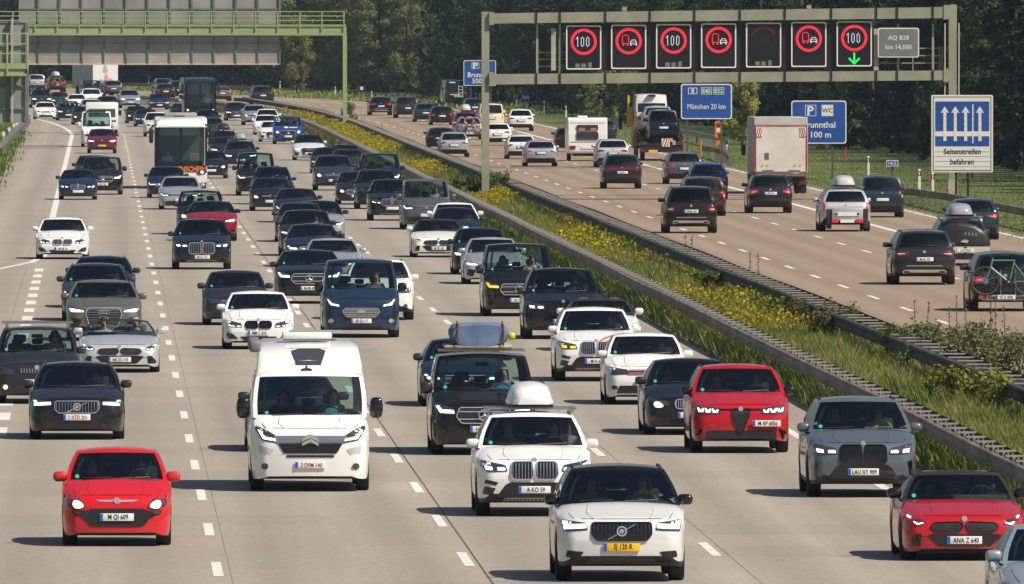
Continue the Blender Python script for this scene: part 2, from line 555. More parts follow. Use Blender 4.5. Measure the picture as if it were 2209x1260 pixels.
    if K.get('open'):                                      # windscreen frame only
        keep = [q for q in groups['shell'] if all((L - GV[j][1] if flip else GV[j][1]) < yh + .35 for j in q)]
        c.parts.append(('windscreen_frame', sub('windscreen_frame', keep, [BLACKP])))
    elif kind == 'roadster':
        c.parts.append(('soft_top', sub('soft_top', groups['shell'], [principled('soft_top_fabric', (.012, .012, .014), .9)])))
    else:
        c.parts.append(('roof', sub('roof', groups['shell'], [WHITEP])))
    c.parts.append(('windscreen', sub('windscreen', groups['windscreen'], [GLASS])))
    if not K.get('open'):
        c.parts.append(('rear_window', sub('rear_window', groups['rear_window'], [PRIV if dark else GLASS])))
        for s in ('side_l', 'side_r'):
            if groups[s]: c.parts.append(('side_window', sub('side_window', groups[s], [PRIV if dark else SIDEG])))
    c.bvh = BVHTree.FromPolygons(V + GV, faces + [tuple(i + len(V) for i in q) for g in groups.values() for q in g])
    c.F = F; c.flip = flip
    # wheels
    c.wheels = []
    for ya in (ya1, ya2):
        for s in (-1, 1):
            c.wheels.append(F((s * (hw - .125), ya, Rw)))
    # mirrors
    c.mirrors = [F((s * (hw + .025), yc + .30, K['belt'] + .10)) for s in (-1, 1)]
    # rails
    c.rails = None
    if K.get('rails'):
        mb = MB()
        for s in (-1, 1):
            pts = [F((s * (wrf * .93), yh + .12 + k * (ye - yh - .25) / 6, H - .06 + (.034 if 0 < k < 6 else 0.0) - .02 * ((k - 3) / 3) ** 2)) for k in range(7)]
            mb.path(pts, .015, 6)
        c.rails = mb.mesh('roof_rail', [BLACKP], 40)
    # seats
    mb = MB()
    for s in (-1, 1):
        x = s * .37; y = yc + 1.25 if kind not in ('van', 'bigvan') else yc + 1.0
        mb.box(F((x, y, K['belt'] - .02)), (.50, .14, .50), ch=.05)
        mb.box(F((x, y + .03, K['belt'] + .33)), (.27, .10, .17), ch=.045)
    if not K.get('open') and kind != 'roadster':
        for x in (-.42, 0, .42):
            y = min(yc + 2.15, yb - .5)
            mb.box(F((x, y, K['belt'])), (.40, .14, .36), ch=.05); mb.box(F((x, y + .03, K['belt'] + .25)), (.24, .09, .13), ch=.04)
    c.seats = mb.mesh('seat', [SEATM], 50)
    mb = MB()
    mb.box(F((0, yc + .36, K['belt'] + .02)), (W * .80, .40, .10), ch=.04)
    if kind != 'roadster': mb.box(F((0, yh + .16, H - .20)), (.24, .05, .075), ch=.02)
    wx = .37
    p = F((wx, yc + .62, K['belt'] + .02)); q = .185
    for k in range(16):
        a, b = 2 * math.pi * k / 16, 2 * math.pi * (k + 1) / 16
        mb.tube((p[0] + q * math.cos(a), p[1] - .06 * math.sin(a), p[2] + q * math.sin(a)), (p[0] + q * math.cos(b), p[1] - .06 * math.sin(b), p[2] + q * math.sin(b)), .014, 5)
    c.dash = mb.mesh('dashboard', [INTER], 50)
    c.trims = []
    if not K.get('open'):
        for s in (-1,):
            mb = MB(); mb.path([F((s * .80 * wbt, yc + .26, zc + .04)), F((s * .80 * (wbt + wrf) / 2 + s * .01, (yc + yh) / 2 + .19, (zc + H) / 2)), F((s * .80 * wrf, yh + .12, H - .14))], .026, 6)
            c.trims.append(mb.mesh('pillar_trim', [PTRIM], 60))
    c.n_seats = None
    return c

def refine(poly, step):
    out = []
    n = len(poly)
    for i in range(n):
        a, b = poly[i], poly[(i + 1) % n]
        k = max(1, int(math.hypot(b[0] - a[0], b[1] - a[1]) / step))
        out += [(a[0] + (b[0] - a[0]) * j / k, a[1] + (b[1] - a[1]) * j / k) for j in range(k)]
    return out

def rounded(poly, r, n=3):
    out = []; m = len(poly)
    for i in range(m):
        p, a, b = Vector(poly[i]), Vector(poly[i - 1]), Vector(poly[(i + 1) % m])
        da, db = (a - p), (b - p)
        k = min(r, da.length * .45, db.length * .45)
        s, e = p + da.normalized() * k, p + db.normalized() * k
        for j in range(n + 1):
            t = j / n
            q = s * (1 - t) ** 2 + p * 2 * t * (1 - t) + e * t * t
            out.append((q.x, q.y))
    return out

def disc(cx, cz, rx, rz=None, n=14):
    rz = rx if rz is None else rz
    return [(cx + rx * math.cos(2 * math.pi * k / n), cz + rz * math.sin(2 * math.pi * k / n)) for k in range(n)]

def mirror(poly):
    return [(-x, z) for x, z in reversed(poly)]

def inside(p, poly):
    x, z = p; c = False; n = len(poly)
    for i in range(n):
        a, b = poly[i], poly[i - 1]
        if (a[1] > z) != (b[1] > z) and x < (b[0] - a[0]) * (z - a[1]) / (b[1] - a[1]) + a[0]: c = not c
    return c

def hit_y(bvh, x, z, default=.2):
    h = bvh.ray_cast(Vector((x, -3, z)), Vector((0, 1, 0)))
    return h[0].y if h[0] is not None else None

def patch_into(mb, bvh, poly, proud, mi=0, step=.07, depth=.03):
    """a plate cut to POLY (x,z), laid on the body as seen from -y and standing PROUD of it"""
    area = sum(poly[i - 1][0] * poly[i][1] - poly[i][0] * poly[i - 1][1] for i in range(len(poly)))
    if area < 0: poly = poly[::-1]
    loop = refine(poly, step); n = len(loop)
    xs = [p[0] for p in loop]; zs = [p[1] for p in loop]
    pts = list(loop)
    gx = np.arange(min(xs) + step * .5, max(xs), step); gz = np.arange(min(zs) + step * .5, max(zs), step)
    for x in gx:
        for z in gz:
            if inside((x, z), loop) and min((x - a) ** 2 + (z - b) ** 2 for a, b in loop) > (step * .35) ** 2: pts.append((float(x), float(z)))
    res = delaunay_2d_cdt([Vector(p) for p in pts], [(i, (i + 1) % n) for i in range(n)], [], 1, 1e-5)
    P, tris = res[0], res[2]
    ys = [hit_y(bvh, p.x, p.y) for p in P]
    ok = [y for y in ys if y is not None]
    if not ok: return
    far = float(np.median(ok)) + .9
    ys = [min(y, far) if y is not None else None for y in ys]
    for i, y in enumerate(ys):
        if y is None:
            j = min((k for k in range(len(P)) if ys[k] is not None), key=lambda k: (P[k] - P[i]).length)
            ys[i] = ys[j] + .02
    top = [(p.x, y - proud, p.y) for p, y in zip(P, ys)]
    fs = []
    for t in tris:
        a, b, c = (P[i] for i in t)
        fs.append(tuple(t) if (b - a).cross(c - a) > 0 else tuple(t)[::-1])
    # rim
    cnt = {}
    for t in fs:
        for i in range(3):
            e = (t[i], t[(i + 1) % 3]); cnt[e] = 1
    bnd = [e for e in cnt if (e[1], e[0]) not in cnt]
    vs = list(top); mp = {}
    for a, b in bnd:
        for q in (a, b):
            if q not in mp: mp[q] = len(vs); vs.append((top[q][0], top[q][1] + depth, top[q][2]))
    fs += [(b, a, mp[a], mp[b]) for a, b in bnd]
    mb.add(vs, fs, mi)

def frame_into(mb, bvh, poly, w, proud, mi=0):
    """a raised band of width w that follows the outline of poly"""
    pr = refine(poly, .07); n = len(pr)
    cx = sum(p[0] for p in pr) / n; cz = sum(p[1] for p in pr) / n
    area = sum(pr[i - 1][0] * pr[i][1] - pr[i][0] * pr[i - 1][1] for i in range(n))
    s = 1 if area > 0 else -1
    out = []
    for i in range(n):
        a, b = Vector(pr[i - 1]), Vector(pr[(i + 1) % n]); t = (b - a)
        if t.length < 1e-6: out.append(Vector(pr[i])); continue
        t.normalize(); out.append(Vector(pr[i]) + Vector((t.y, -t.x)) * w * s)
    vs = []; last = .2
    for p, q in zip(pr, out):
        y = hit_y(bvh, p[0], p[1]); y = last if y is None else y; last = y
        y2 = hit_y(bvh, q.x, q.y); y2 = y if y2 is None else y2
        vs += [(p[0], y - proud, p[1]), (q.x, min(y2, y + .06) - proud, q.y), (q.x, y2 + .02, q.y), (p[0], y + .02, p[1])]
    fs = []
    for i in range(n):
        j = (i + 1) % n
        for a in range(4):
            b = (a + 1) % 4
            f = (4 * i + a, 4 * j + a, 4 * j + b, 4 * i + b)
            fs.append(f if s < 0 else f[::-1])
    mb.add(vs, fs, mi)

# ------------------------------------------------------------------ vehicles: faces
def rect(x0, x1, z0, z1):
    return [(x0, z0), (x1, z0), (x1, z1), (x0, z1)]

# lamp outlines: x as a share of the half width, z as a share of the bonnet edge height
LAMP = dict(
    kidney=[(.45, .74), (.78, .76), (.93, .90), (.91, .97), (.80, .97), (.48, .88)],
    roadster=[(.62, .82), (.76, .78), (.94, .98), (.92, 1.04), (.80, 1.0), (.66, .90)],
    kidney_s=[(.46, .79), (.82, .78), (.95, .90), (.92, .985), (.50, .90)],
    bar=[(.43, .79), (.86, .77), (.95, .93), (.90, .98), (.46, .91)],
    star=[(.54, .77), (.84, .78), (.95, .95), (.88, .985), (.60, .90)],
    iron=[(.52, .82), (.90, .79), (.925, .965), (.88, .975), (.54, .93)],
    wide=[(.46, .80), (.88, .80), (.96, .94), (.90, .97), (.50, .90)],
    round=[(.55, .76), (.64, .72), (.78, .715), (.90, .80), (.95, .94), (.90, 1.0), (.76, .98), (.62, .89)],
    triple=[(.40, .80), (.86, .79), (.94, .97), (.88, .985), (.44, .92)],
    van=[(.54, .76), (.80, .80), (.93, .99), (.90, 1.03), (.72, .96), (.56, .87)],
    box=[(.52, .72), (.88, .74), (.93, .92), (.86, .94), (.56, .84)],
)
DRL = dict(
    kidney=[[(.48, .76), (.60, .765), (.60, .79), (.50, .79)], [(.66, .775), (.80, .785), (.81, .81), (.67, .80)], [(.79, .79), (.84, .83), (.81, .85), (.77, .81)]],
    roadster=[[(.65, .83), (.76, .80), (.82, .86), (.79, .87), (.74, .83), (.67, .855)], [(.86, .93), (.91, .97), (.90, 1.01), (.84, .98)]],
    kidney_s=[[(.50, .81), (.64, .81), (.64, .86), (.51, .86)], [(.72, .81), (.84, .82), (.86, .89), (.73, .87)]],
    bar=[[(.56, .81), (.84, .80), (.92, .92), (.88, .93), (.82, .84), (.57, .845)]],
    star=[[(.56, .80), (.84, .81), (.92, .94), (.86, .95), (.80, .87), (.58, .86)]],
    iron=[[(.54, .85), (.89, .83), (.905, .955), (.83, .955), (.83, .905), (.54, .915)]],
    wide=[[(.52, .82), (.86, .82), (.92, .91), (.86, .92), (.54, .865)]],
    triple=[[(.45 + .145 * k, .89 + .012 * k), (.465 + .145 * k, .825 + .006 * k), (.56 + .145 * k, .825 + .006 * k), (.58 + .145 * k, .905 + .012 * k), (.555 + .145 * k, .90 + .012 * k), (.515 + .145 * k, .855 + .008 * k), (.475 + .145 * k, .89 + .012 * k)] for k in range(3)],
    round=[[(.60, .755), (.80, .74), (.87, .83), (.70, .86)]],
    van=[[(.57, .79), (.79, .825), (.88, .97), (.83, .95), (.75, .86), (.58, .83)]],
    box=[[(.56, .745), (.84, .76), (.86, .80), (.57, .785)]],
)

def face_front(c, st, near):
    """list of (part name, mesh, parent index or None) for a front end"""
    K = c.K; hw, zn, gc = K['W'] / 2, K['zn'], K['gc']
    S = lambda poly: [(x * hw, v * zn) for x, v in poly]
    out = []
    step = .06 if near else .12
    pr = .012
    def part(name, polys, mat, proud=pr, parent=None, rnd=.02):
        mb = MB()
        for p in polys:
            patch_into(mb, c.bvh, rounded(S(p), rnd, 2) if rnd else S(p), proud, 0, step)
        if mb.v:
            out.append((name, mb.mesh(name, [mat], 50), parent)); return len(out) - 1
    def framep(name, polys, w, mat, proud=.022, parent=None, rnd=.03):
        mb = MB()
        for p in polys: frame_into(mb, c.bvh, rounded(S(p), rnd, 2), w, proud)
        if mb.v: out.append((name, mb.mesh(name, [mat], 40), parent))
    def bars(name, poly, n, vertical, w, mat, proud=.02, parent=None):
        mb = MB(); P = S(poly)
        xs = [p[0] for p in P]; zs = [p[1] for p in P]
        for i in range(n):
            t = (i + .5) / n
            if vertical:
                x = min(xs) + t * (max(xs) - min(xs))
                zz = [z for z in np.linspace(min(zs), max(zs), 24) if inside((x, z), P)]
                if len(zz) > 1: patch_into(mb, c.bvh, rect(x - w / 2, x + w / 2, zz[0], zz[-1]), proud, 0, .05)
            else:
                z = min(zs) + t * (max(zs) - min(zs))
                xx = [x for x in np.linspace(min(xs), max(xs), 48) if inside((x, z), P)]
                if len(xx) > 1: patch_into(mb, c.bvh, rect(xx[0], xx[-1], z - w / 2, z + w / 2), proud, 0, .06)
        if mb.v: out.append((name, mb.mesh(name, [mat], 40), parent))
    lamp = st.get('lamp', st['style'] if st['style'] in LAMP else 'wide')
    lit = st.get('lit', 'led')
    for s in (1, -1):
        P = LAMP[lamp] if s > 0 else mirror(LAMP[lamp])
        i = part('headlight', [P], LENS)
        D = DRL[lamp] if s > 0 else [mirror(p) for p in DRL[lamp]]
        if lit == 'led': part('daytime_light', D, LED, .022, i, .008)
        elif lit == 'warm':
            B = [(.585, .77), (.66, .735), (.76, .735), (.81, .80), (.79, .89), (.72, .90), (.63, .85)]
            part('lamp_bulb', [B if s > 0 else mirror(B)], WARM, .022, i, .03)
        elif lit == 'amber' and s < 0: part('indicator', D, AMBER, .022, i, .008)
        elif lit == 'amber': part('daytime_light', D, LED, .022, i, .008)
    sty = st['style']
    plz = st.get('plz', .52)
    grille = MESHB
    if sty == 'kidney':
        z0, z1, x1 = st.get('kz', (.70, .945, .37))
        gap = .025
        for s in (1, -1):
            P = [(gap, z0 + .05), (gap + .03, z0), (x1 - .05, z0), (x1, z0 + .07), (x1 - .01, z1 - .03), (x1 - .06, z1), (gap + .02, z1)]
            P = P if s > 0 else mirror(P)
            i = part('grille', [P], GLOSSB, .010, None, .03)
            framep('grille_frame', [P], .018, GLOSSB if st.get('dark') else CHROME, .03, i)
            if near: bars('grille_bar', P, 7, True, .014, GLOSSB if st.get('dark') else ALU, .022, i)
        if K.get('clad'):
            part('air_intake', [[(-.42, .60), (.42, .60), (.50, .56), (.66, .345), (-.66, .345), (-.50, .56)]], GLOSSB, .008)
            part('skid_plate', [[(-.50, .335), (.50, .335), (.56, .275), (-.56, .275)]], principled('skid_silver', (.40, .40, .39), .4, .5) if not st.get('dark') else BLACKP)
            for s in (1, -1):
                P = [(.62, .60), (.84, .65), (.87, .585), (.66, .545)]; Q = [(.66, .50), (.86, .53), (.90, .40), (.74, .37)]
                if st.get('dark'): P, Q = [(.82, .66), (.90, .68), (.91, .42), (.85, .40)], [(.68, .36), (.88, .40), (.88, .34), (.68, .31)]
                part('air_intake', [P if s > 0 else mirror(P)], GLOSSB); part('air_intake', [Q if s > 0 else mirror(Q)], GLOSSB)
        else:
            part('air_intake', [[(-.52, .44), (.52, .44), (.40, .30), (-.40, .30)]], GLOSSB)
            for s in (1, -1):
                P = [(.56, .36), (.70, .52), (.88, .58), (.90, .46), (.84, .36)]
                j = part('air_intake', [P if s > 0 else mirror(P)], GLOSSB)
                if near: part('fog_light', [disc(s * .80, .46, .05, .05)], LENS, .02, j, 0)
        out_emb = ('disc', 0, .985, .041)
        plz = st.get('plz', .54)
    elif sty == 'roadster':
        for s in (1, -1):
            P = [(.025, .74), (.10, .655), (.46, .66), (.55, .75), (.48, .84), (.08, .86), (.03, .82)]
            P = P if s > 0 else mirror(P)
            i = part('grille', [P], MESHB, .010)
            framep('grille_frame', [P], .012, GLOSSB, .02, i)
        part('air_intake', [[(-.60, .57), (-.52, .60), (.52, .60), (.60, .57), (.42, .33), (-.42, .33)]], GLOSSB, .008)
        for s in (1, -1):
            P = [(.68, .60), (.78, .60), (.92, .40), (.88, .33), (.70, .34)]
            part('air_intake', [P if s > 0 else mirror(P)], GLOSSB)
        out_emb = ('disc', 0, .93, .041); plz = st.get('plz', .50)
    elif sty == 'hexagon':
        P = [(-.40, .92), (.40, .92), (.47, .78), (.36, .42), (-.36, .42), (-.47, .78)]
        i = part('grille', [P], MESHB)
        framep('grille_frame', [P], .022, CHROME if not st.get('dark') else GLOSSB, .03, i)
        if near: bars('grille_bar', P, 7, False, .012, ALU, .02, i)
        for s in (1, -1):
            Q = [(.58, .62), (.86, .66), (.90, .40), (.70, .33)]
            part('air_intake', [Q if s > 0 else mirror(Q)], GLOSSB)
        out_emb = ('rings', 0, .82, .05); plz = st.get('plz', .53)
    elif sty == 'bar':
        P = [(-.44, .91), (.44, .91), (.44, .80), (-.44, .80)]
        i = part('grille', [P], GLOSSB)
        bars('grille_bar', P, 2, False, .014, CHROME, .022, i)
        part('air_intake', [[(-.66, .50), (.66, .50), (.74, .30), (-.74, .30)]], GLOSSB)
        if near:
            for s in (1, -1): part('fog_light', [[(s * .70, .40), (s * .84, .40), (s * .85, .50), (s * .71, .50)][::s]], LENS, .016)
        out_emb = ('vee', 0, .87, .06); plz = st.get('plz', .56)
    elif sty == 'star':
        P = [(-.46, .90), (.46, .90), (.52, .74), (.42, .62), (-.42, .62), (-.52, .74)]
        i = part('grille', [P], MESHB)
        framep('grille_frame', [P], .018, CHROME, .03, i)
        if near: bars('grille_bar', P, 2, False, .02, CHROME, .022, i)
        part('air_intake', [[(-.62, .42), (.62, .42), (.70, .28), (-.70, .28)]], GLOSSB)
        for s in (1, -1):
            Q = [(.66, .54), (.90, .60), (.92, .44), (.70, .42)]
            part('air_intake', [Q if s > 0 else mirror(Q)], GLOSSB)
        out_emb = ('star', 0, .765, .11); plz = st.get('plz', .52)
    elif sty == 'shield':
        P = [(-.18, .90), (.18, .90), (.16, .74), (.03, .42), (-.03, .42), (-.16, .74)]
        i = part('grille', [P], MESHB)
        framep('grille_frame', [P], .012, GLOSSB, .028, i)
        part('air_intake', [[(-.68, .47), (.68, .47), (.74, .33), (.66, .30), (-.66, .30), (-.74, .33)]], MESHB, .008)
        for s in (1, -1):
            Q = [(.76, .52), (.92, .46), (.93, .30), (.84, .28)]
            part('air_intake', [Q if s > 0 else mirror(Q)], GLOSSB)
        part('grille_trim', [[(-.62, .905), (.62, .905), (.62, .87), (-.62, .87)]], GLOSSB)
        out_emb = ('disc', 0, .90, .045); plz = .60
    elif sty == 'iron':
        P = [(-.45, .93), (.45, .93), (.455, .75), (.38, .66), (-.38, .66), (-.455, .75)]
        i = part('grille', [P], MESHB if not near else GLOSSB)
        framep('grille_frame', [P], .014, GLOSSB if st.get('dark') else CHROME, .028, i)
        if near: bars('grille_bar', P, 15, True, .010, ALU if not st.get('dark') else BLACKP, .02, i)
        part('air_intake', [[(-.50, .40), (.50, .40), (.56, .27), (-.56, .27)]], GLOSSB)
        for s in (1, -1):
            Q = [(.58, .48), (.84, .50), (.86, .40), (.66, .36)]
            part('air_intake', [Q if s > 0 else mirror(Q)], BLACKP)
        out_emb = ('iron', 0, .80, .075); plz = .55
    elif sty == 'grin':                                     # small red hatchback
        part('grille_trim', [[(-.40, .90), (.40, .90), (.30, .86), (-.30, .86)]], CHROME)
        part('air_intake', [[(-.48, .735), (.48, .735), (.56, .70), (.82, .70), (.80, .62), (.62, .57), (.52, .43), (.42, .385), (-.42, .385), (-.52, .43), (-.62, .57), (-.80, .62), (-.82, .70), (-.56, .70)]], BLACKP)
        for s in (1, -1):
            Q = [(.64, .685), (.79, .69), (.77, .635), (.66, .62)]
            part('fog_light', [Q if s > 0 else mirror(Q)], LENS, .02)
        out_emb = ('disc', 0, .885, .05); plz = .57
    elif sty == 'ford':
        P = [(-.42, .74), (.42, .74), (.48, .66), (.38, .53), (-.38, .53), (-.48, .66)]
        i = part('grille', [P], GLOSSB)
        bars('grille_bar', P, 5, False, .018, CHROME, .024, i)
        framep('grille_frame', [P], .012, CHROME, .028, i)
        part('air_intake', [[(-.50, .30), (.50, .30), (.58, .22), (-.58, .22)]], BLACKP)
        for s in (1, -1):
            Q = [(.66, .46), (.88, .50), (.86, .38), (.70, .36)]
            j = part('fog_surround', [Q if s > 0 else mirror(Q)], BLACKP)
            part('fog_light', [disc(s * .78, .43, .075, .055)], CHROME, .02, j, 0)
        out_emb = ('oval', 0, .665, .08); plz = .43
    elif sty == 'chevron':
        i = part('grille_trim', [[(-.62, .875), (-.06, .875), (0, .90), (.06, .875), (.62, .875), (.55, .765), (-.55, .765)]], principled('chrome_blueish', (.30, .34, .39), .3, .7), .02)
        P = [(-.54, .755), (.54, .755), (.44, .60), (-.44, .60)]
        i = part('grille', [P], MESHB)
        bars('grille_bar', P, 4, False, .012, BLACKP, .02, i)
        part('air_intake', [[(-.40, .575), (.40, .575), (.40, .54), (-.40, .54)]], BLACKP)
        part('bumper_lip', [[(-.50, .25), (.50, .25), (.44, .215), (-.44, .215)]], ALU)
        for s in (1, -1):
            Q = [(.60, .66), (.86, .73), (.84, .60), (.66, .58)]
            part('bumper_recess', [Q if s > 0 else mirror(Q)], principled('white_shade_plastic', (.5, .5, .49), .4), .006)
            part('fog_light', [disc(s * .76, .40, .06, .05)], LENS, .02, None, 0)
        out_emb = ('chevrons', 0, .83, .14); plz = .42
    else:                                                    # generic
        P = [(-.40, .88), (.40, .88), (.40, .76), (-.40, .76)]
        i = part('grille', [P], MESHB)
        if near: bars('grille_bar', P, 12 if sty == 'round' else 3, sty == 'round', .012, CHROME, .022, i)
        part('air_intake', [[(-.56, .46), (.56, .46), (.62, .30), (-.62, .30)]], BLACKP)
        if near:
            for s in (1, -1): part('fog_light', [disc(s * .74, .42, .06, .06)], WARM if st.get('fog') else LENS, .018, None, 0)
        out_emb = ('disc', 0, .90, .05); plz = st.get('plz', .54)
    lw, lh = (.72, .07) if K.get('clad') else (.52, .035)
    if sty != 'grin': part('bumper_lip', [[(-lw, gc / zn + lh), (lw, gc / zn + lh), (lw - .05, gc / zn + .015), (-lw + .05, gc / zn + .015)]], BLACKP, .012)
    if near:
        for s in (1, -1):                                   # bonnet creases catch the light
            mb = MB(); q = [(.50, K['zc'] - .005), (.52, zn + .45 * (K['zc'] - zn)), (.44, zn * 1.0)]
            P = [(s * x * hw - .012, z) for x, z in q] + [(s * x * hw + .012, z) for x, z in q[::-1]]
            patch_into(mb, c.bvh, P, .02, 0, .05, .03)
            if mb.v: out.append(('bonnet_crease', mb.mesh('bonnet_crease', [WHITEP], 80), None))
            mb = MB(); patch_into(mb, c.bvh, [(s * .93 * hw, .74 * zn), (s * .985 * hw, .66 * zn), (s * .985 * hw, .645 * zn), (s * .92 * hw, .73 * zn)], .004, 0, .06, .01)
            if mb.v: out.append(('bumper_seam', mb.mesh('bumper_seam', [GLOSSB]), None))
    if near:                                                # bonnet shut lines
        for s in (1, -1):
            mb = MB(); q = [(.84, K['zc'] - .01), (.80, zn + .35 * (K['zc'] - zn)), (.73, zn * .985)]
            P = [(s * x * hw - .005, z) for x, z in q] + [(s * x * hw + .005, z) for x, z in q[::-1]]
            patch_into(mb, c.bvh, P, .004, 0, .06, .01)
            if mb.v: out.append(('bonnet_seam', mb.mesh('bonnet_seam', [GLOSSB]), None))
        mb = MB(); patch_into(mb, c.bvh, [(-.62 * hw, .985 * zn), (.62 * hw, .985 * zn), (.62 * hw, .985 * zn + .008), (-.62 * hw, .985 * zn + .008)], .003, 0, .08, .01)
        if mb.v: out.append(('bonnet_seam', mb.mesh('bonnet_seam', [GLOSSB]), None))
    # emblem
    ty, ex, ev, er = out_emb; ez = ev * zn
    y = hit_y(c.bvh, 0, min(ez, zn + .01)); y = .1 if y is None else y
    y = min(y, .30)
    mb = MB()
    if ty == 'disc': mb.prism(disc(0, ez, er), y - .03, y + .05)
    elif ty == 'oval': mb.prism(disc(0, ez, er * 1.3, er * .5), y - .045, y + .02)
    elif ty == 'rings':
        for k in range(4): mb.ring((-.105 + .07 * k, y - .045 - .003 * k, ez), er, .012)
    elif ty == 'vee':
        mb.ring((0, y - .03, ez), er, .013)
        for a, b in (((-.6, .6), (-.25, -.05)), ((-.25, -.05), (0, .35)), ((0, .35), (.25, -.05)), ((.25, -.05), (.6, .6)), ((-.5, .2), (-.2, -.75)), ((-.2, -.75), (0, -.2)), ((0, -.2), (.2, -.75)), ((.2, -.75), (.5, .2))):
            mb.tube((a[0] * er, y - .02, ez + a[1] * er), (b[0] * er, y - .02, ez + b[1] * er), .007, 5)
    elif ty == 'star':
        mb.ring((0, y - .05, ez), er, .016)
        for k in range(3):
            a = rad(90 + 120 * k); mb.tube((0, y - .04, ez), (er * .95 * math.cos(a), y - .04, ez + er * .95 * math.sin(a)), .022, 6, r2=.007)
    elif ty == 'iron':
        mb.ring((0, y - .045, ez), er, .022)
        mb.tube((-.20, y - .032, ez - .13 * zn), (.20, y - .032, ez + .11 * zn), .010, 5)
        mb.prism(disc(0, ez, er * .45), y - .04, y)
    elif ty == 'chevrons':
        for dz in (0, -.075):
            mb.add([(-er, y - .05, ez + dz - .05), (-er, y - .05, ez + dz), (0, y - .06, ez + dz + .075), (er, y - .05, ez + dz), (er, y - .05, ez + dz - .05), (0, y - .06, ez + dz + .02)],
                   [(0, 5, 2, 1), (5, 4, 3, 2)])
    out.append(('emblem', mb.mesh('emblem', [CHROME], 40), None))
    c.plate = (0, plz * zn)
    return out

def face_rear(c, st, near):
    K = c.K; hw, zb, gc, H = K['W'] / 2, K['zb'], K['gc'], K['H']
    S = lambda poly: [(x * hw, v * zb) for x, v in poly]
    out = []; step = .06 if near else .12
    def part(name, polys, mat, proud=.014, parent=None, rnd=.02):
        mb = MB()
        for p in polys: patch_into(mb, c.bvh, rounded(S(p), rnd, 2) if rnd else S(p), proud, 0, step)
        if mb.v: out.append((name, mb.mesh(name, [mat], 50), parent)); return len(out) - 1
    sty = st['style']; lit = BRAKE if st.get('brake') else TAIL
    T = dict(block=[(.60, .85), (.93, .88), (.95, .74), (.86, .70), (.62, .74)], slim=[(.48, .885), (.92, .92), (.955, .82), (.84, .78), (.50, .835)],
             ell=[(.54, .87), (.93, .91), (.95, .74), (.80, .71), (.76, .78), (.56, .80)], round=[(.72, .86), (.92, .90), (.95, .66), (.86, .62), (.76, .68)],
             tall=[(.80, .98), (.94, 1.02), (.97, .62), (.90, .58), (.84, .66)])
    if sty == 'lightbar':
        part('tail_light_bar', [[(-.93, .90), (.93, .90), (.95, .78), (.70, .76), (.64, .82), (-.64, .82), (-.70, .76), (-.95, .78)]], TAIL)
    elif sty == 'pillar':                                    # lamps run up the pillars
        for s in (1, -1):
            mb = MB(); P = [(.74 * hw, H - .12), (.80 * hw, H - .14), (.90 * hw, zb + .12), (.97 * hw, zb - .02), (.96 * hw, zb * .70), (.80 * hw, zb * .74), (.80 * hw, zb * .92), (.86 * hw, zb + .08)]
            patch_into(mb, c.bvh, P if s > 0 else mirror(P), .016, 0, .07)
            out.append(('tail_light', mb.mesh('tail_light', [lit], 50), None))
    else:
        P = T.get(sty, T['block'])
        for s in (1, -1):
            i = part('tail_light', [P if s > 0 else mirror(P)], lit)
            if near:
                cx = sum(p[0] for p in P) / len(P); cz = sum(p[1] for p in P) / len(P)
                Q = [(cx + (x - cx) * .55, cz + (z - cz) * .28) for x, z in P]
                part('reverse_light', [Q if s > 0 else mirror(Q)], principled('lamp_clear', (.6, .5, .5), .15, coat=1.0), .02, i, .008)
    # plate recess, bumper, trim
    plv = st.get('plv', .70)
    part('plate_recess', [[(-.34, plv + .075), (.34, plv + .075), (.30, plv - .085), (-.30, plv - .085)]], BLACKP if st.get('recess') else GLOSSB, .006)
    part('rear_bumper', [[(-.86, .42), (.86, .42), (.84, .28), (.62, gc / zb + .07), (-.62, gc / zb + .07), (-.84, .28)]], BLACKP, .02)
    if near:
        for s in (1, -1):
            Q = [(.66, .452), (.84, .465), (.84, .447), (.66, .434)]
            part('reflector', [Q if s > 0 else mirror(Q)], TAIL, .03, None, 0)
    if st.get('chrome'):
        part('bumper_trim', [[(-.70, .37), (-.62, .42), (.62, .42), (.70, .37), (.66, .30), (.52, .31), (.46, .34), (-.46, .34), (-.52, .31), (-.66, .30)]], CHROME, .035)
        part('trim_strip', [[(-.56, .53), (.56, .53), (.56, .512), (-.56, .512)]], CHROME, .02, None, 0)
        for s in (1, -1): part('exhaust_pipe', [rect(s * .56 - .09, s * .56 + .09, .325, .375)], GLOSSB, .045, None, .02)
    # emblem and wiper
    y = hit_y(c.bvh, 0, zb * .93); y = .1 if y is None else y
    mb = MB(); mb.prism(disc(0, zb * .90, .045), y - .02, y + .03); out.append(('emblem', mb.mesh('emblem', [CHROME], 40), None))
    mb = MB(); z0 = zb + .07
    p = [(x, (hit_y(c.bvh, x, z0 + .03 * abs(x)) or y) - .02, z0 + .03 * abs(x)) for x in (-.02, .16, .34)]
    mb.path(p, .012, 5); out.append(('rear_wiper', mb.mesh('rear_wiper', [BLACKP], 40), None))
    c.plate = (0, plv * zb)
    return out

def plate_parts(c, s, yellow=False, red=False, text=None):
    x, z = c.plate
    y = min(v for v in (hit_y(c.bvh, dx, z) for dx in (-.2, 0, .2)) if v is not None) if hit_y(c.bvh, 0, z) is not None else .05
    mb = MB(); mb.box((x, y - .026, z), (.52, .022, .115), ch=.006)
    out = [('number_plate', mb.mesh('number_plate', [PLATEY if yellow else PLATE], 40), None)]
    mb = MB(); mb.box((x - .235, y - .0385, z), (.045, .004, .108)); out.append(('euro_band', mb.mesh('euro_band', [EUBLUE]), 0))
    if text:
        me = text_mesh(text, .078, INKRED if red else INK, .72, .008)
        out.append(('lettering', me, 0, (x + .02, y - .0415, z)))
    return out

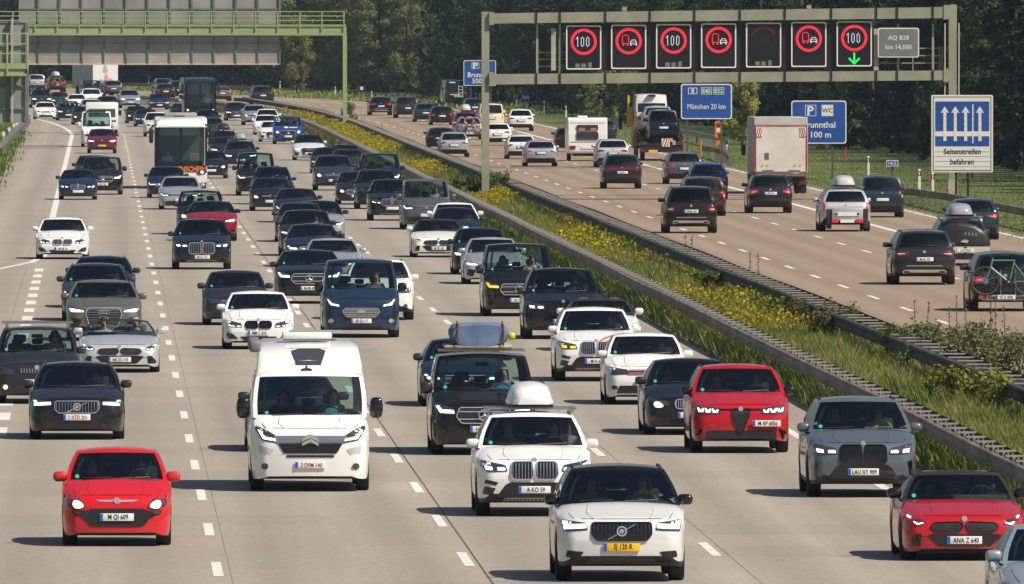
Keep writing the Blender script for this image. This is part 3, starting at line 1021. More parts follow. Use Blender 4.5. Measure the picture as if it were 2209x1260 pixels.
WHEELS = {}
def wheel_mesh(R):
    k = round(R, 3)
    if k not in WHEELS:
        mb = MB(); w = .112
        mb.lathe_x((0, 0, 0), [(-w + .02, R * .62), (-w, R * .68), (-w, R * .93), (-w + .03, R), (w - .03, R), (w, R * .93), (w, R * .68), (w - .02, R * .62)], 26)
        t = mb.mesh('wheel', [RUBBER], 45)
        mb = MB()
        for s in (-1, 1):
            mb.lathe_x((0, 0, 0), [(s * (w - .02), R * .66), (s * (w - .045), R * .60), (s * (w - .06), R * .2), (s * (w - .03), 0.001)], 20)
            for q in range(5):
                a = 2 * math.pi * q / 5
                mb.box((s * (w - .035), R * .36 * math.cos(a), R * .36 * math.sin(a)), (.03, .07, .07))
        r = mb.mesh('rim', [ALU], 40)
        WHEELS[k] = (t, r)
    return WHEELS[k]

MIRR = None
def mirror_mesh():
    global MIRR
    if MIRR is None:
        mb = MB(); mb.box((0, 0, 0), (.22, .15, .155), ch=.055); mb.box((0, .015, -.02), (.10, .05, .05))
        MIRR = mb.mesh('wing_mirror', [WHITEP, BLACKP], 60)
    return MIRR
# ------------------------------------------------------------------ ground, carriageways, markings
_curve0 = curve
def curve(Y): return _curve0(min(Y, 2300.0))
U_ALL = [-700, -250, -90, -45, -25, -14, -10.5, -9.5, -8.5, -7.5, -6.5, -5.8, -5.2, -2, 2, 5, 7, 9, 11, 13, 14.7, 15.2, 15.8, 16.4, 17, 17.6, 18.2, 18.75, 20, 24, 28, 33.6, 36, 42, 50, 70, 120, 260, 800]
Y_ALL = [-60, 60, 150] + list(range(200, 2304, 8)) + [2600, 3200, 4500, 8000]

def sheet(name, u0, u1, y0, y1, dz, mat, parent=None, label=None):
    us = [u for u in U_ALL if u0 < u < u1]; us = [u0] + us + [u1]
    yy = [y0] + [y for y in Y_ALL if y0 < y < y1] + [y1]
    V = [tuple(RP(u, y, dz)) for y in yy for u in us]; n = len(us)
    F_ = [(i * n + k, i * n + k + 1, (i + 1) * n + k + 1, (i + 1) * n + k) for i in range(len(yy) - 1) for k in range(n - 1)]
    me = bpy.data.meshes.new(name); me.from_pydata(V, [], F_); me.materials.append(mat); me.shade_smooth()
    o = put(name, me, parent); o['kind'] = 'structure'
    return o

def road_mat(name, base, dark, light, lanes, seam):
    m = principled(name, base, 0.82, spec=.35)
    L = m.node_tree.links; b = m.node_tree.nodes['Principled BSDF']
    tc = N(m, 'ShaderNodeTexCoord'); 
    def noise(scale, st, det=6):
        mp = N(m, 'ShaderNodeMapping'); mp.inputs['Scale'].default_value = st
        L.new(tc.outputs['Object'], mp.inputs['Vector'])
        nz = N(m, 'ShaderNodeTexNoise'); nz.inputs['Scale'].default_value = scale; nz.inputs['Detail'].default_value = det
        L.new(mp.outputs[0], nz.inputs['Vector']); return nz.outputs['Fac']
    n1 = noise(1.0, (1.6, .012, 1)); n2 = noise(1.0, (.25, .018, 1)); n3 = noise(9.0, (1, .25, 1))
    def mixc(fac, c1, c2, lo, hi):
        mr = N(m, 'ShaderNodeMapRange'); mr.inputs['From Min'].default_value = lo; mr.inputs['From Max'].default_value = hi
        L.new(fac, mr.inputs['Value'])
        mx = N(m, 'ShaderNodeMix', data_type='RGBA'); L.new(mr.outputs[0], mx.inputs[0])
        for k, c in ((6, c1), (7, c2)):
            if isinstance(c, tuple): mx.inputs[k].default_value = (*c, 1)
            else: L.new(c, mx.inputs[k])
        return mx.outputs[2]
    a = mixc(n1, dark, light, .30, .70)
    a2 = mixc(n2, base, a, .25, .75)
    # slab pattern: joints every 5 m along, one lane across
    br = N(m, 'ShaderNodeTexBrick'); mp = N(m, 'ShaderNodeMapping')
    mp.inputs['Rotation'].default_value = (0, 0, rad(90)); mp.inputs['Scale'].default_value = (1, 1, 1)
    L.new(tc.outputs['Object'], mp.inputs['Vector']); L.new(mp.outputs[0], br.inputs['Vector'])
    br.offset = 0.0; br.inputs['Scale'].default_value = 1.0; br.inputs['Brick Width'].default_value = 5.0; br.inputs['Row Height'].default_value = 3.76
    br.inputs['Mortar Size'].default_value = .0; br.inputs['Color1'].default_value = (.90, .90, .91, 1); br.inputs['Color2'].default_value = (1.06, 1.05, 1.03, 1)
    mu = N(m, 'ShaderNodeMix', data_type='RGBA', blend_type='MULTIPLY'); mu.inputs[0].default_value = seam
    L.new(a2, mu.inputs[6]); L.new(br.outputs['Color'], mu.inputs[7])
    sp_ = N(m, 'ShaderNodeSeparateXYZ'); L.new(tc.outputs['Object'], sp_.inputs[0])
    m1 = N(m, 'ShaderNodeMath', operation='MULTIPLY_ADD'); m1.inputs[1].default_value = 4 * math.pi / lanes[1]; m1.inputs[2].default_value = -lanes[0] * 4 * math.pi / lanes[1]
    L.new(sp_.outputs['X'], m1.inputs[0]); m2_ = N(m, 'ShaderNodeMath', operation='COSINE'); L.new(m1.outputs[0], m2_.inputs[0])
    m3_ = N(m, 'ShaderNodeMath', operation='MULTIPLY_ADD'); L.new(n2, m3_.inputs[0]); m3_.inputs[1].default_value = 1.6; L.new(m2_.outputs[0], m3_.inputs[2])
    trk = mixc(m3_.outputs[0], (.84, .835, .83), (1.05, 1.05, 1.05), -.6, 1.8)
    mt = N(m, 'ShaderNodeMix', data_type='RGBA', blend_type='MULTIPLY'); mt.inputs[0].default_value = .9
    L.new(mu.outputs[2], mt.inputs[6]); L.new(trk, mt.inputs[7]); mu = mt
    g = mixc(n3, (.88, .88, .88), (1.07, 1.07, 1.07), .3, .7)
    m2 = N(m, 'ShaderNodeMix', data_type='RGBA', blend_type='MULTIPLY'); m2.inputs[0].default_value = 1.0
    L.new(mu.outputs[2], m2.inputs[6]); L.new(g, m2.inputs[7]); L.new(m2.outputs[2], b.inputs['Base Color'])
    return m

CONC = road_mat('concrete_road', (.345, .304, .256), (.285, .250, .212), (.365, .322, .270), (1.72, 3.78), .6)
ASPH = road_mat('asphalt_road', (.300, .226, .162), (.255, .190, .136), (.330, .250, .182), (22.7, 3.4), .0)
SOIL = noisy('grass_soil', (.075, .115, .024), (.145, .17, .045), .35, .95, c3=(.10, .14, .03))
sheet('ground', -700, 800, -60, 8000, 0, SOIL)
sheet('carriageway', -5.2, 14.7, -60, 2250, .004, CONC)
sheet('carriageway', 18.75, 33.6, -60, 2250, .004, ASPH)

PAINTW = noisy('road_paint', (.50, .465, .42), (.74, .71, .66), 3.5, .75, lo=.28, hi=.55)
def strips(name, items, dz, mat):
    """painted or sealed strips lying on the road: (u0, u1, y0, y1)"""
    V, F_ = [], []
    for u0, u1, y0, y1 in items:
        n = max(1, int((y1 - y0) / 8)); b = len(V)
        for i in range(n + 1):
            y = y0 + (y1 - y0) * i / n
            V += [tuple(RP(u0, y, dz)), tuple(RP(u1, y, dz))]
        F_ += [(b + 2 * i, b + 2 * i + 1, b + 2 * i + 3, b + 2 * i + 2) for i in range(n)]
    me = bpy.data.meshes.new(name); me.from_pydata(V, [], F_); me.materials.append(mat)
    o = put(name, me); o['kind'] = 'structure'; return o

DA = []
for u, z0 in ((1.72, 229.8), (5.46, 234.0), (9.28, 238.3)):
    for k in range(-3, 70):
        z = z0 + 18.0 * k; DA.append((u - .075, u + .075, z - 3, z + 3))
pa, pb = PG(1703, 577), PG(1764, 511)
for u, z0 in ((pa.x, pa.y), (pb.x, pb.y)):
    for k in range(-6, 62):
        z = z0 + 18.0 * k
        if z > 280: DA.append((u - .075, u + .075, z - 3, z + 3))
for k in range(0, 18):
    z = 424.0 + 11.7 * (k - 10); DA.append((-2.1, -1.82, z - 3, z + 3))
DA.append((-2.06, -1.80, 531, 1750))
DA.append((13.42, 13.60, 150, 2000)); DA.append((19.15, 19.3, 250, 1700))
DA.append((29.35, 29.62, 420, 1900)); DA.append((33.0, 33.2, 420, 1900))
strips('lane_marking', DA, .009, PAINTW)
V = []
q = [(-2.05, 531), (-2.3, 522), (-3.3, 508), (-5.1, 484)]
for u, y in q: V += [tuple(RP(u - .1, y, .0095)), tuple(RP(u + .12, y, .0095))]
me = bpy.data.meshes.new('lane_marking'); me.from_pydata(V, [], [(2 * i + 1, 2 * i, 2 * i + 2, 2 * i + 3) for i in range(3)]); me.materials.append(PAINTW)
put('lane_marking', me)['kind'] = 'structure'
TAR = principled('joint_tar', (.09, .078, .065), .8)
TARL = principled('joint_light', (.20, .175, .15), .85)
strips('road_strip', [(5.605, 5.63, 180, 1500)], .008, TAR)
strips('road_strip', [(1.90, 1.91, 180, 900), (9.46, 9.475, 180, 900), (-2.4, -2.385, 180, 700), (26.1, 26.13, 400, 1200)], .007, TARL)
TJ = []
for yy in (688, 699): TJ.append((18.8, 33.5, yy, yy + 1.5))
for yy in (829, 836): TJ.append((18.8, 33.5, yy, yy + 2.2))
for yy in (990, 1010, 1000): TJ.append((-5.1, -2.2, yy, yy + 3))
strips('road_strip', TJ, .012, principled('cross_strip_dark', (.12, .10, .085), .85))  # darker strips laid across the carriageways
# pale drain slab under the near guard rail
mb = MB(); mb.box((0, 0, 0), (1.3, 16, .06), ch=.01)
o = mb.obj('drain_slab', [noisy('slab_concrete', (.30, .27, .22), (.40, .36, .30), 2, .85)]); o.location = RP(15.45, 386, .03); o['kind'] = 'structure'
sheet('gutter', 14.7, 14.98, 150, 1300, .006, noisy('gutter_concrete', (.20, .17, .14), (.30, .26, .21), 1.2, .9, stretch=(1, .05, 1)))

# ------------------------------------------------------------------ guard rails
def wbeam(name, u, y0, y1, z0, face, mat, parent, step=4.0, zf=None):
    """W profile beam standing at u, its waves towards 'face' (-1 left, +1 right)"""
    prof = [(.0, 0), (.055, .03), (.075, .07), (.03, .125), (.03, .185), (.075, .24), (.055, .28), (0, .31)]
    n = int((y1 - y0) / step); V, F_ = [], []
    for i in range(n + 1):
        y = y0 + (y1 - y0) * i / n; w = (.012 * math.sin(y * .11) + .010 * math.sin(y * .037 + u))
        p = RP(u + w, y, (z0 if zf is None else zf(y)) + .012 * math.sin(y * .07 + 2 * u))
        for a, h in prof: V.append((p.x + face * a, p.y, p.z + h))
    k = len(prof)
    for i in range(n):
        for j in range(k - 1):
            q = (i * k + j, i * k + j + 1, (i + 1) * k + j + 1, (i + 1) * k + j)
            F_.append(q if face < 0 else q[::-1])
    me = bpy.data.meshes.new(name); me.from_pydata(V, [], F_); me.materials.append(mat); me.shade_smooth(); me.set_sharp_from_angle(angle=rad(50))
    o = put(name, me, parent)
    m = o.modifiers.new('thick', 'SOLIDIFY'); m.thickness = .006
    return o

RAILM = noisy('weathered_rail', (.095, .080, .062), (.21, .18, .145), 1.4, .75, .15, stretch=(1, .25, 1), bump=.2)
RAILD = noisy('dark_rail', (.035, .032, .028), (.085, .075, .062), 1.4, .75, .15, stretch=(1, .25, 1), bump=.2)
SPACER = noisy('spacer_steel', (.26, .235, .20), (.40, .37, .33), 3, .7, .1)
SPACER2 = noisy('spacer_steel_pale', (.30, .28, .25), (.44, .42, .38), 3, .7, .1)

def instances(name, me, pts, parent, limit=300):
    """the nearest ones as parts; the rest joined into one part"""
    for p in pts[:limit]: put(name, me, parent, p)
    rest = pts[limit:]
    if rest:
        n = len(me.vertices); co = np.empty(n * 3, np.float32); me.vertices.foreach_get('co', co); co = co.reshape(-1, 3)
        V = np.concatenate([co + np.array(p, np.float32) for p in rest])
        F_ = []
        for i in range(len(rest)): F_ += [tuple(v + i * n for v in f.vertices) for f in me.polygons]
        m = bpy.data.meshes.new(name); m.from_pydata(V.tolist(), [], F_); m.materials.append(me.materials[0])
        o = put(name + '_row', m, parent); o['kind'] = 'stuff'

g1 = empty('guard_rail', (0, 0, 0), 0, 'weathered single sided guard rail along the oncoming carriageway', 'guard rail', 'guard rails of the motorway')
wbeam('beam', 15.12, 236, 1420, .46, -1, RAILM, g1)
mb = MB(); mb.box((0, 0, 0), (.36, .07, .034)); sp = mb.mesh('spacer', [SPACER])
instances('spacer', sp, [RP(15.34, 238 + 3.0 * k, .765) for k in range(390)], g1)
mb = MB(); mb.box((0, 0, 0), (.36, 2.3, .03)); 
mb = MB(); mb.box((-.04, 0, 0), (.02, .10, .74)); mb.box((.04, 0, 0), (.02, .10, .74)); mb.box((0, .045, 0), (.07, .012, .74)); ps = mb.mesh('post', [SPACER])
instances('post', ps, [RP(15.42, 239.5 + 1.5 * k, .37) for k in range(500)], g1)
wbeam('rear_beam', 15.52, 236, 1420, .46, 1, RAILD, g1)  # dark colour paints in the shade seen between the spacers

g2 = empty('guard_rail', (0, 0, 0), 0, 'dark double sided ladder guard rail along the far carriageway', 'guard rail', 'guard rails of the motorway')
wbeam('beam', 17.82, 300, 1330, .44, -1, RAILD, g2)
wbeam('rear_beam', 18.42, 300, 1330, .44, 1, RAILD, g2)
mb = MB(); mb.box((0, 0, 0), (.56, .06, .026)); sp2 = mb.mesh('spacer', [SPACER2])
instances('spacer', sp2, [RP(18.12, 302 + 3.4 * k, .735) for k in range(298)], g2)
mb = MB(); mb.box((0, 0, 0), (.10, .06, .74)); mb.box((0, .0, .30), (.5, .05, .08)); ps2 = mb.mesh('post', [RAILD])
instances('post', ps2, [RP(18.12, 303.3 + 2.67 * k, .37) for k in range(300)], g2)

def side_rail(pts, label, z=.45, mat=RAILD, n=6):
    """roadside guard rail through ground points"""
    e = empty('guard_rail', (0, 0, 0), 0, label, 'guard rail', 'guard rails of the motorway')
    prof = [(0, 0), (.06, .04), (.02, .14), (.02, .18), (.06, .27), (0, .31)]
    P = []
    for a, b in zip(pts[:-1], pts[1:]):
        for i in range(n): P.append(Vector(a).lerp(Vector(b), i / n))
    P.append(Vector(pts[-1])); V, F_ = [], []
    for i, p in enumerate(P):
        t = (P[min(i + 1, len(P) - 1)] - P[max(i - 1, 0)]); t.z = 0; t.normalize(); nrm = Vector((-t.y, t.x, 0))
        for a, h in prof: V.append(tuple(p + nrm * a + Vector((0, 0, z + h))))
    k = len(prof)
    for i in range(len(P) - 1):
        for j in range(k - 1): F_.append((i * k + j, i * k + j + 1, (i + 1) * k + j + 1, (i + 1) * k + j))
    me = bpy.data.meshes.new('beam'); me.from_pydata(V, [], F_); me.materials.append(mat); me.shade_smooth()
    o = put('beam', me, e); o.modifiers.new('thick', 'SOLIDIFY').thickness = .03
    d = 0
    mb = MB(); mb.box((0, 0, .36), (.10, .14, .74)); pm = mb.mesh('post', [mat])
    L0 = 0
    for a, b in zip(P[:-1], P[1:]):
        L0 += (b - a).length
        if L0 > 3.9: L0 = 0; put('post', pm, e, tuple(b + Vector((.09, .05, 0))))
    return e

def Pz(u, y, dz=0): return tuple(RP(u, y, dz))
side_rail([Pz(34.9, 420, 0), Pz(34.9, 520), Pz(34.7, 600), Pz(34.6, 640), Pz(34.55, 668, -.1), Pz(34.6, 690, -.45)], 'dark roadside guard rail under the lane use sign', mat=RAILM, z=.46)
p = [PG(1572, 330), PG(1540, 318), PG(1500, 309), PG(1468, 303)]
side_rail([tuple(q) for q in p], 'curved steel guard rail behind the emergency telephone', mat=STEEL, n=5)
p = [PG(1573, 362), PG(1560, 350), PG(1540, 343), PG(1515, 340)]
side_rail([tuple(q) for q in p], 'short rusty guard rail end in front of the emergency telephone', mat=RAILM, n=5, z=.38)
side_rail([Pz(35.0, 1500), Pz(35, 1560), Pz(35, 1620), Pz(35, 1700), Pz(35, 1780)], 'distant guard rail in front of the dark trees', mat=RAILM, n=6)
side_rail([tuple(PG(0, 338)), tuple(PG(28, 302)), tuple(PG(54, 279)), tuple(PG(62, 268))], 'pale guard rail with round reflectors on the grass bank', mat=STEEL, n=8)

# ------------------------------------------------------------------ grass, flowers, weeds
def leafmat(name, c1, c2, c3=None, trans=.3, scale=.35, lo=.35, hi=.65):
    m = noisy(name, c1, c2, scale, .75, c3=c3, detail=4, spec=.25, lo=lo, hi=hi)
    nt = m.node_tree; b = nt.nodes['Principled BSDF']
    src = b.inputs['Base Color'].links[0].from_socket
    oi = N(m, 'ShaderNodeObjectInfo'); hsv = N(m, 'ShaderNodeHueSaturation')
    mr = N(m, 'ShaderNodeMapRange'); mr.inputs['To Min'].default_value = .72; mr.inputs['To Max'].default_value = 1.3
    nt.links.new(oi.outputs['Random'], mr.inputs['Value']); nt.links.new(mr.outputs[0], hsv.inputs['Value'])
    mr2 = N(m, 'ShaderNodeMapRange'); mr2.inputs['To Min'].default_value = .482; mr2.inputs['To Max'].default_value = .515
    nt.links.new(oi.outputs['Random'], mr2.inputs['Value']); nt.links.new(mr2.outputs[0], hsv.inputs['Hue'])
    nt.links.new(src, hsv.inputs['Color']); nt.links.new(hsv.outputs[0], b.inputs['Base Color'])
    tr = N(m, 'ShaderNodeBsdfTranslucent'); nt.links.new(hsv.outputs[0], tr.inputs[0])
    mx = N(m, 'ShaderNodeMixShader'); mx.inputs[0].default_value = trans
    out = nt.nodes['Material Output']
    nt.links.new(b.outputs[0], mx.inputs[1]); nt.links.new(tr.outputs[0], mx.inputs[2]); nt.links.new(mx.outputs[0], out.inputs[0])
    return m

GRASS = [leafmat('grass_blade_mid', (.17, .22, .04), (.29, .31, .075), trans=.5), leafmat('grass_blade_olive', (.28, .29, .075), (.40, .37, .12), trans=.5),
         leafmat('grass_blade_deep', (.05, .11, .015), (.10, .17, .025), trans=.4), leafmat('grass_blade_dry', (.30, .24, .11), (.42, .33, .17))]
FLOW = leafmat('flower_yellow', (.50, .42, .02), (.66, .55, .03), trans=.3)

def blades(name, n, u_fn, y0, y1, h0, h1, w, mix, dz=0.0, clump=5, spread=.14, keep=None):
    """n blades in clumps; y spread evenly in screen height"""
    nc = n // clump
    t = rng.random(nc); yc = 1 / (1 / y0 + (1 / y1 - 1 / y0) * t)
    uc = u_fn(nc, yc)
    hm = (rng.random(nc) ** 1.3) * (h1 - h0) + h0
    ci = rng.choice(len(mix), nc, p=np.array(mix) / sum(mix))
    # patchy colour
    pat = np.sin(yc * .21) + np.sin(yc * .083 + uc * 1.7) + np.sin(yc * .53 + uc * 3.1)
    ci = np.where((pat > 1.2) & (rng.random(nc) < .6), 1, ci); ci = np.where((pat < -1.4) & (rng.random(nc) < .6), 2, ci)
    u = np.repeat(uc, clump) + rng.normal(0, spread, nc * clump); y = np.repeat(yc, clump) + rng.normal(0, spread, nc * clump)
    h = np.repeat(hm, clump) * (.6 + .6 * rng.random(nc * clump)); mi = np.repeat(ci, clump)
    m = nc * clump
    gx = np.array([curve(v) for v in y]); X = u + gx
    Z = np.array([ground(a, b) for a, b in zip(X, y)]) + dz
    ang = rng.random(m) * 2 * np.pi; ww = w * (.6 + .8 * rng.random(m)); lean = h * (.15 + .45 * rng.random(m)); la = rng.random(m) * 2 * np.pi
    V = np.empty((m, 4, 3), np.float32)
    dx, dy = np.cos(ang) * ww, np.sin(ang) * ww * .5
    V[:, 0] = np.stack([X - dx, y - dy, Z], 1); V[:, 1] = np.stack([X + dx, y + dy, Z], 1)
    mx_, my_ = X + np.cos(la) * lean * .5, y + np.sin(la) * lean * .5
    V[:, 2] = np.stack([mx_ + dx * .8, my_ + dy * .8, Z + h * .65], 1)
    V[:, 3] = np.stack([X + np.cos(la) * lean, y + np.sin(la) * lean, Z + h], 1)
    b = np.arange(m)[:, None] * 4
    F_ = np.concatenate([b + np.array([[0, 1, 2]]), b + np.array([[0, 2, 3]])])
    me = big_mesh(name, V.reshape(-1, 3), F_, GRASS, np.concatenate([mi, mi]))
    o = put(name, me); o['kind'] = 'stuff'
    return o

blades('grass', 130000, lambda n, y: 14.98 + .42 * rng.random(n), 236, 1350, .16, .50, .012, [3.5, 1.5, 5, .4], clump=8)
blades('grass', 330000, lambda n, y: 15.60 + 2.2 * rng.random(n), 236, 1350, .12, .46, .011, [5.5, 5, 1.8, .8], clump=8, spread=.17)
blades('grass', 26000, lambda n, y: 17.9 + .85 * rng.random(n), 300, 1330, .15, .40, .03, [4, 4, 3, 2])
blades('grass', 110000, lambda n, y: 33.7 + 13 * rng.random(n) ** 1.2, 380, 1500, .04, .12, .014, [6, 1.4, 3, .4], clump=10, spread=.6)
blades('grass', 9000, lambda n, y: -5.25 - 5 * rng.random(n) ** 1.3, 700, 1250, .12, .34, .05, [4, 1, 5, .3], clump=6, spread=.25)
blades('grass', 14000, lambda n, y: 34 + 16 * rng.random(n), 1250, 1850, .12, .4, .09, [4, 5, 2, 2], clump=6, spread=.4)

def flowers(n, y0, y1, thr):
    nc = n // 6
    t = rng.random(nc * 3); y = 1 / (1 / y0 + (1 / y1 - 1 / y0) * t); u = 15.0 + 2.7 * rng.random(nc * 3)
    pat = np.sin(y * .047 + 1.2) * 1.1 + np.sin(y * .0113 + 2.1) * 1.2 + .8 * np.sin(y * .19 + u * 2)
    k = (pat > thr) & ((u > 15.6) | (rng.random(nc * 3) < .35)); y, u = y[k][:nc], u[k][:nc]
    y = np.repeat(y, 6) + rng.normal(0, .22, len(y) * 6); u = np.repeat(u, 6) + rng.normal(0, .16, len(u) * 6)
    m = len(y); X = u + np.array([curve(v) for v in y]); Z = np.array([ground(a, b) for a, b in zip(X, y)]) + .30 + .36 * rng.random(m)
    V = np.empty((m, 4, 3), np.float32); r = .008 + .012 * rng.random(m) + y * .000020
    a = rng.random(m) * np.pi; tl = rng.random(m) * .9
    for i, (sx, sz) in enumerate(((-1, -1), (1, -1), (1, 1), (-1, 1))):
        V[:, i] = np.stack([X + r * (sx * np.cos(a) - sz * np.sin(a)), y + r * sz * tl, Z + r * (sx * np.sin(a) + sz * np.cos(a))], 1)
    F_ = np.arange(m * 4).reshape(-1, 4)
    o = put('flowers', big_mesh('flowers', V.reshape(-1, 3), F_, [FLOW])); o['kind'] = 'stuff'
flowers(3000, 236, 560, 1.5)
flowers(3000, 300, 760, .9)
flowers(13000, 660, 1340, 0.1)

def foliage(n, shape, size, seed, clusters=26, flat=.5, bias=.55):
    """leaf quads gathered in clumps through a volume; shape(k) gives clump centres and radii"""
    r = np.random.default_rng(seed)
    c, cr = shape(clusters, r)
    k = r.integers(0, len(c), n)
    d = r.normal(size=(n, 3)); d /= np.linalg.norm(d, axis=1)[:, None]
    rr = r.random(n) ** bias
    p = c[k] + d * rr[:, None] * cr[k][:, None] * np.array([1, 1, flat * 1.4])
    nrm = d + r.normal(0, .6, (n, 3)) + np.array([0, 0, .5]); nrm /= np.linalg.norm(nrm, axis=1)[:, None]
    a = np.cross(nrm, r.normal(size=(n, 3))); a /= np.linalg.norm(a, axis=1)[:, None]; b = np.cross(nrm, a)
    s = size * (.6 + .8 * r.random(n))[:, None]
    V = np.stack([p - a * s, p - b * s * .55, p + a * s, p + b * s * .55], 1)
    return V.reshape(-1, 3), np.arange(n * 4).reshape(-1, 4)

WEED = leafmat('weed_leaf', (.06, .105, .02), (.13, .17, .04), scale=2.0)
WEEDY = leafmat('weed_leaf_yellowish', (.16, .19, .03), (.26, .26, .04), scale=2.0)
WEEDD = leafmat('weed_leaf_dusky', (.085, .10, .035), (.17, .165, .065), scale=2.0)
STEM = principled('stem_green', (.10, .10, .03), .8)
def shrub(px, py, w, h, mat, label, seed, n=1500, size=.05, cat='shrub', group='weeds and shrubs of the median', dz=0.0, base=None):
    p = PG(px, py) if base is None else Vector(base)
    e = empty('shrub', p, 0, label, cat, group)
    def sh(k, r):
        c = np.stack([r.normal(0, w * .24, k), r.normal(0, w * .24, k), h * (.12 + .78 * r.random(k) ** .8)], 1)
        return c, w * (.10 + .14 * r.random(k))
    V, F_ = foliage(n, sh, size, seed, clusters=22, flat=.7)
    V[:, 2] = np.maximum(V[:, 2], 0.0)
    put('leaves', big_mesh('leaves', V, F_, [mat]), e)
    mb = MB(); r = random.Random(seed)
    for _ in range(7):
        a = r.random() * 6.3; mb.tube((0, 0, 0), (math.cos(a) * w * .25 * r.random(), math.sin(a) * w * .25 * r.random(), h * (.5 + .4 * r.random())), .012, 5, r2=.005)
    mb.obj('stem', [STEM], e)
    return e

def tall_weed(px, py, h, label, seed, mat=WEEDD, n=3):
    p = PG(px, py); e = empty('weed', p, 0, label, 'weed', 'weeds and shrubs of the median')
    r = random.Random(seed); mb = MB(); V, F_ = [], []
    lb = MB()
    for i in range(n):
        x = (i - (n - 1) / 2) * .18 + r.uniform(-.05, .05); hh = h * r.uniform(.75, 1.05); lx = r.uniform(-.08, .08)
        mb.path([(x, 0, 0), (x + lx * .5, 0, hh * .5), (x + lx, 0, hh)], .009, 5)
        for k in range(46):
            t = .3 + .7 * r.random(); a = r.random() * 6.28; s = r.uniform(.015, .045)
            c = Vector((x + lx * t, 0, hh * t)); d = Vector((math.cos(a), math.sin(a) * .6, r.uniform(-.2, .8))).normalized()
            u = d.orthogonal().normalized()
            lb.add([c + u * s * .4, c + d * s * 2.2, c - u * s * .4], [(0, 1, 2)])
    mb.obj('stem', [STEM], e); lb.obj('leaves', [mat], e)
    return e

shrub(1030, 442, 1.5, 1.35, WEED, 'dark green shrub at the foot of the near gantry post', 3, 2600, .07)
shrub(1004, 437, 1.0, 1.0, WEED, 'smaller dark shrub left of the near gantry post', 4, 1400, .06)
shrub(1072, 428, 1.1, 1.2, WEED, 'leafy shrub right of the near gantry post', 5, 1500, .06)
shrub(1270, 492, .55, .75, WEEDY, 'yellow green weed clump on the dark ladder rail', 6, 500, .05)
shrub(757, 262, 1.3, 1.6, WEEDD, 'spiky dry bush beside the green gantry post', 7, 900, .08)
sh_pts = [(1700, 700, 1.1, .65, WEEDY), (1760, 722, 1.3, .85, WEEDD), (1805, 742, 1.2, .9, WEEDD), (1660, 690, .9, .55, WEEDY), (1960, 790, 1.5, 1.0, WEED), (2020, 800, 1.6, 1.0, WEEDD), (2080, 815, 1.7, 1.2, WEEDD), (2140, 835, 1.8, 1.25, WEEDD), (2195, 850, 1.6, 1.3, WEEDD), (2170, 905, 1.3, .9, WEEDY), (2060, 885, 1.3, .8, WEEDY), (1540, 640, 1.1, .7, WEED)]
nm = ['bushy weeds half hiding the posts of the ladder rail', 'thick green weeds in front of the ladder rail posts', 'dusky weeds ending where the ladder rail posts show', 'yellowish weeds before the first hidden rail posts', 'green bush growing into the ladder rail', 'dusky bush where the ladder rail disappears', 'tall dusky bush covering the ladder rail end', 'tallest dusky bush before the far asphalt', 'dusky bush at the edge of the frame', 'pale yellowish bush in the near median grass', 'small yellowish bush near the near guard rail top', 'low green weeds midway along the ladder rail']
for i, ((px, py, w, h, m), l) in enumerate(zip(sh_pts, nm)): shrub(px, py, w, h, m, l, 20 + i, 1500, .05)
tall_weed(1625, 626, 1.1, 'pair of tall thin weeds standing over the ladder rail', 1, n=2)
tall_weed(1485, 560, .9, 'sparse thin weed over the ladder rail before the black suv', 2, n=2)
tall_weed(1985, 745, 1.2, 'thin dark weed above the ladder rail near its hidden end', 3, n=2)
tall_weed(2068, 770, 1.5, 'wispy seed stalks over the dusky bushes', 4, n=3)
tall_weed(2150, 800, 1.7, 'tallest wispy seed stalks by the far carriageway edge', 5, n=3)
tall_weed(2140, 880, 1.7, 'two pale mullein stalks in the near median', 6, mat=WEEDY, n=2)
tall_weed(820, 300, 1.0, 'reddish dry weed by the rail beyond the green post', 7, n=2)

# ------------------------------------------------------------------ trees
BARK = noisy('bark', (.035, .028, .022), (.10, .08, .062), 3, .9, stretch=(1, 1, .25), bump=.4)
BARKR = noisy('pine_bark', (.06, .042, .032), (.13, .09, .065), 3, .9, stretch=(1, 1, .25), bump=.4)
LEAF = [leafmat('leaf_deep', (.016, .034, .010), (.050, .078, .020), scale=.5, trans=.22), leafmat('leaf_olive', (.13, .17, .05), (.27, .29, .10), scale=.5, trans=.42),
        leafmat('leaf_spruce', (.010, .024, .012), (.030, .052, .022), scale=.6, trans=.12), leafmat('leaf_yellowish', (.20, .21, .05), (.36, .33, .10), scale=.5, trans=.42)]

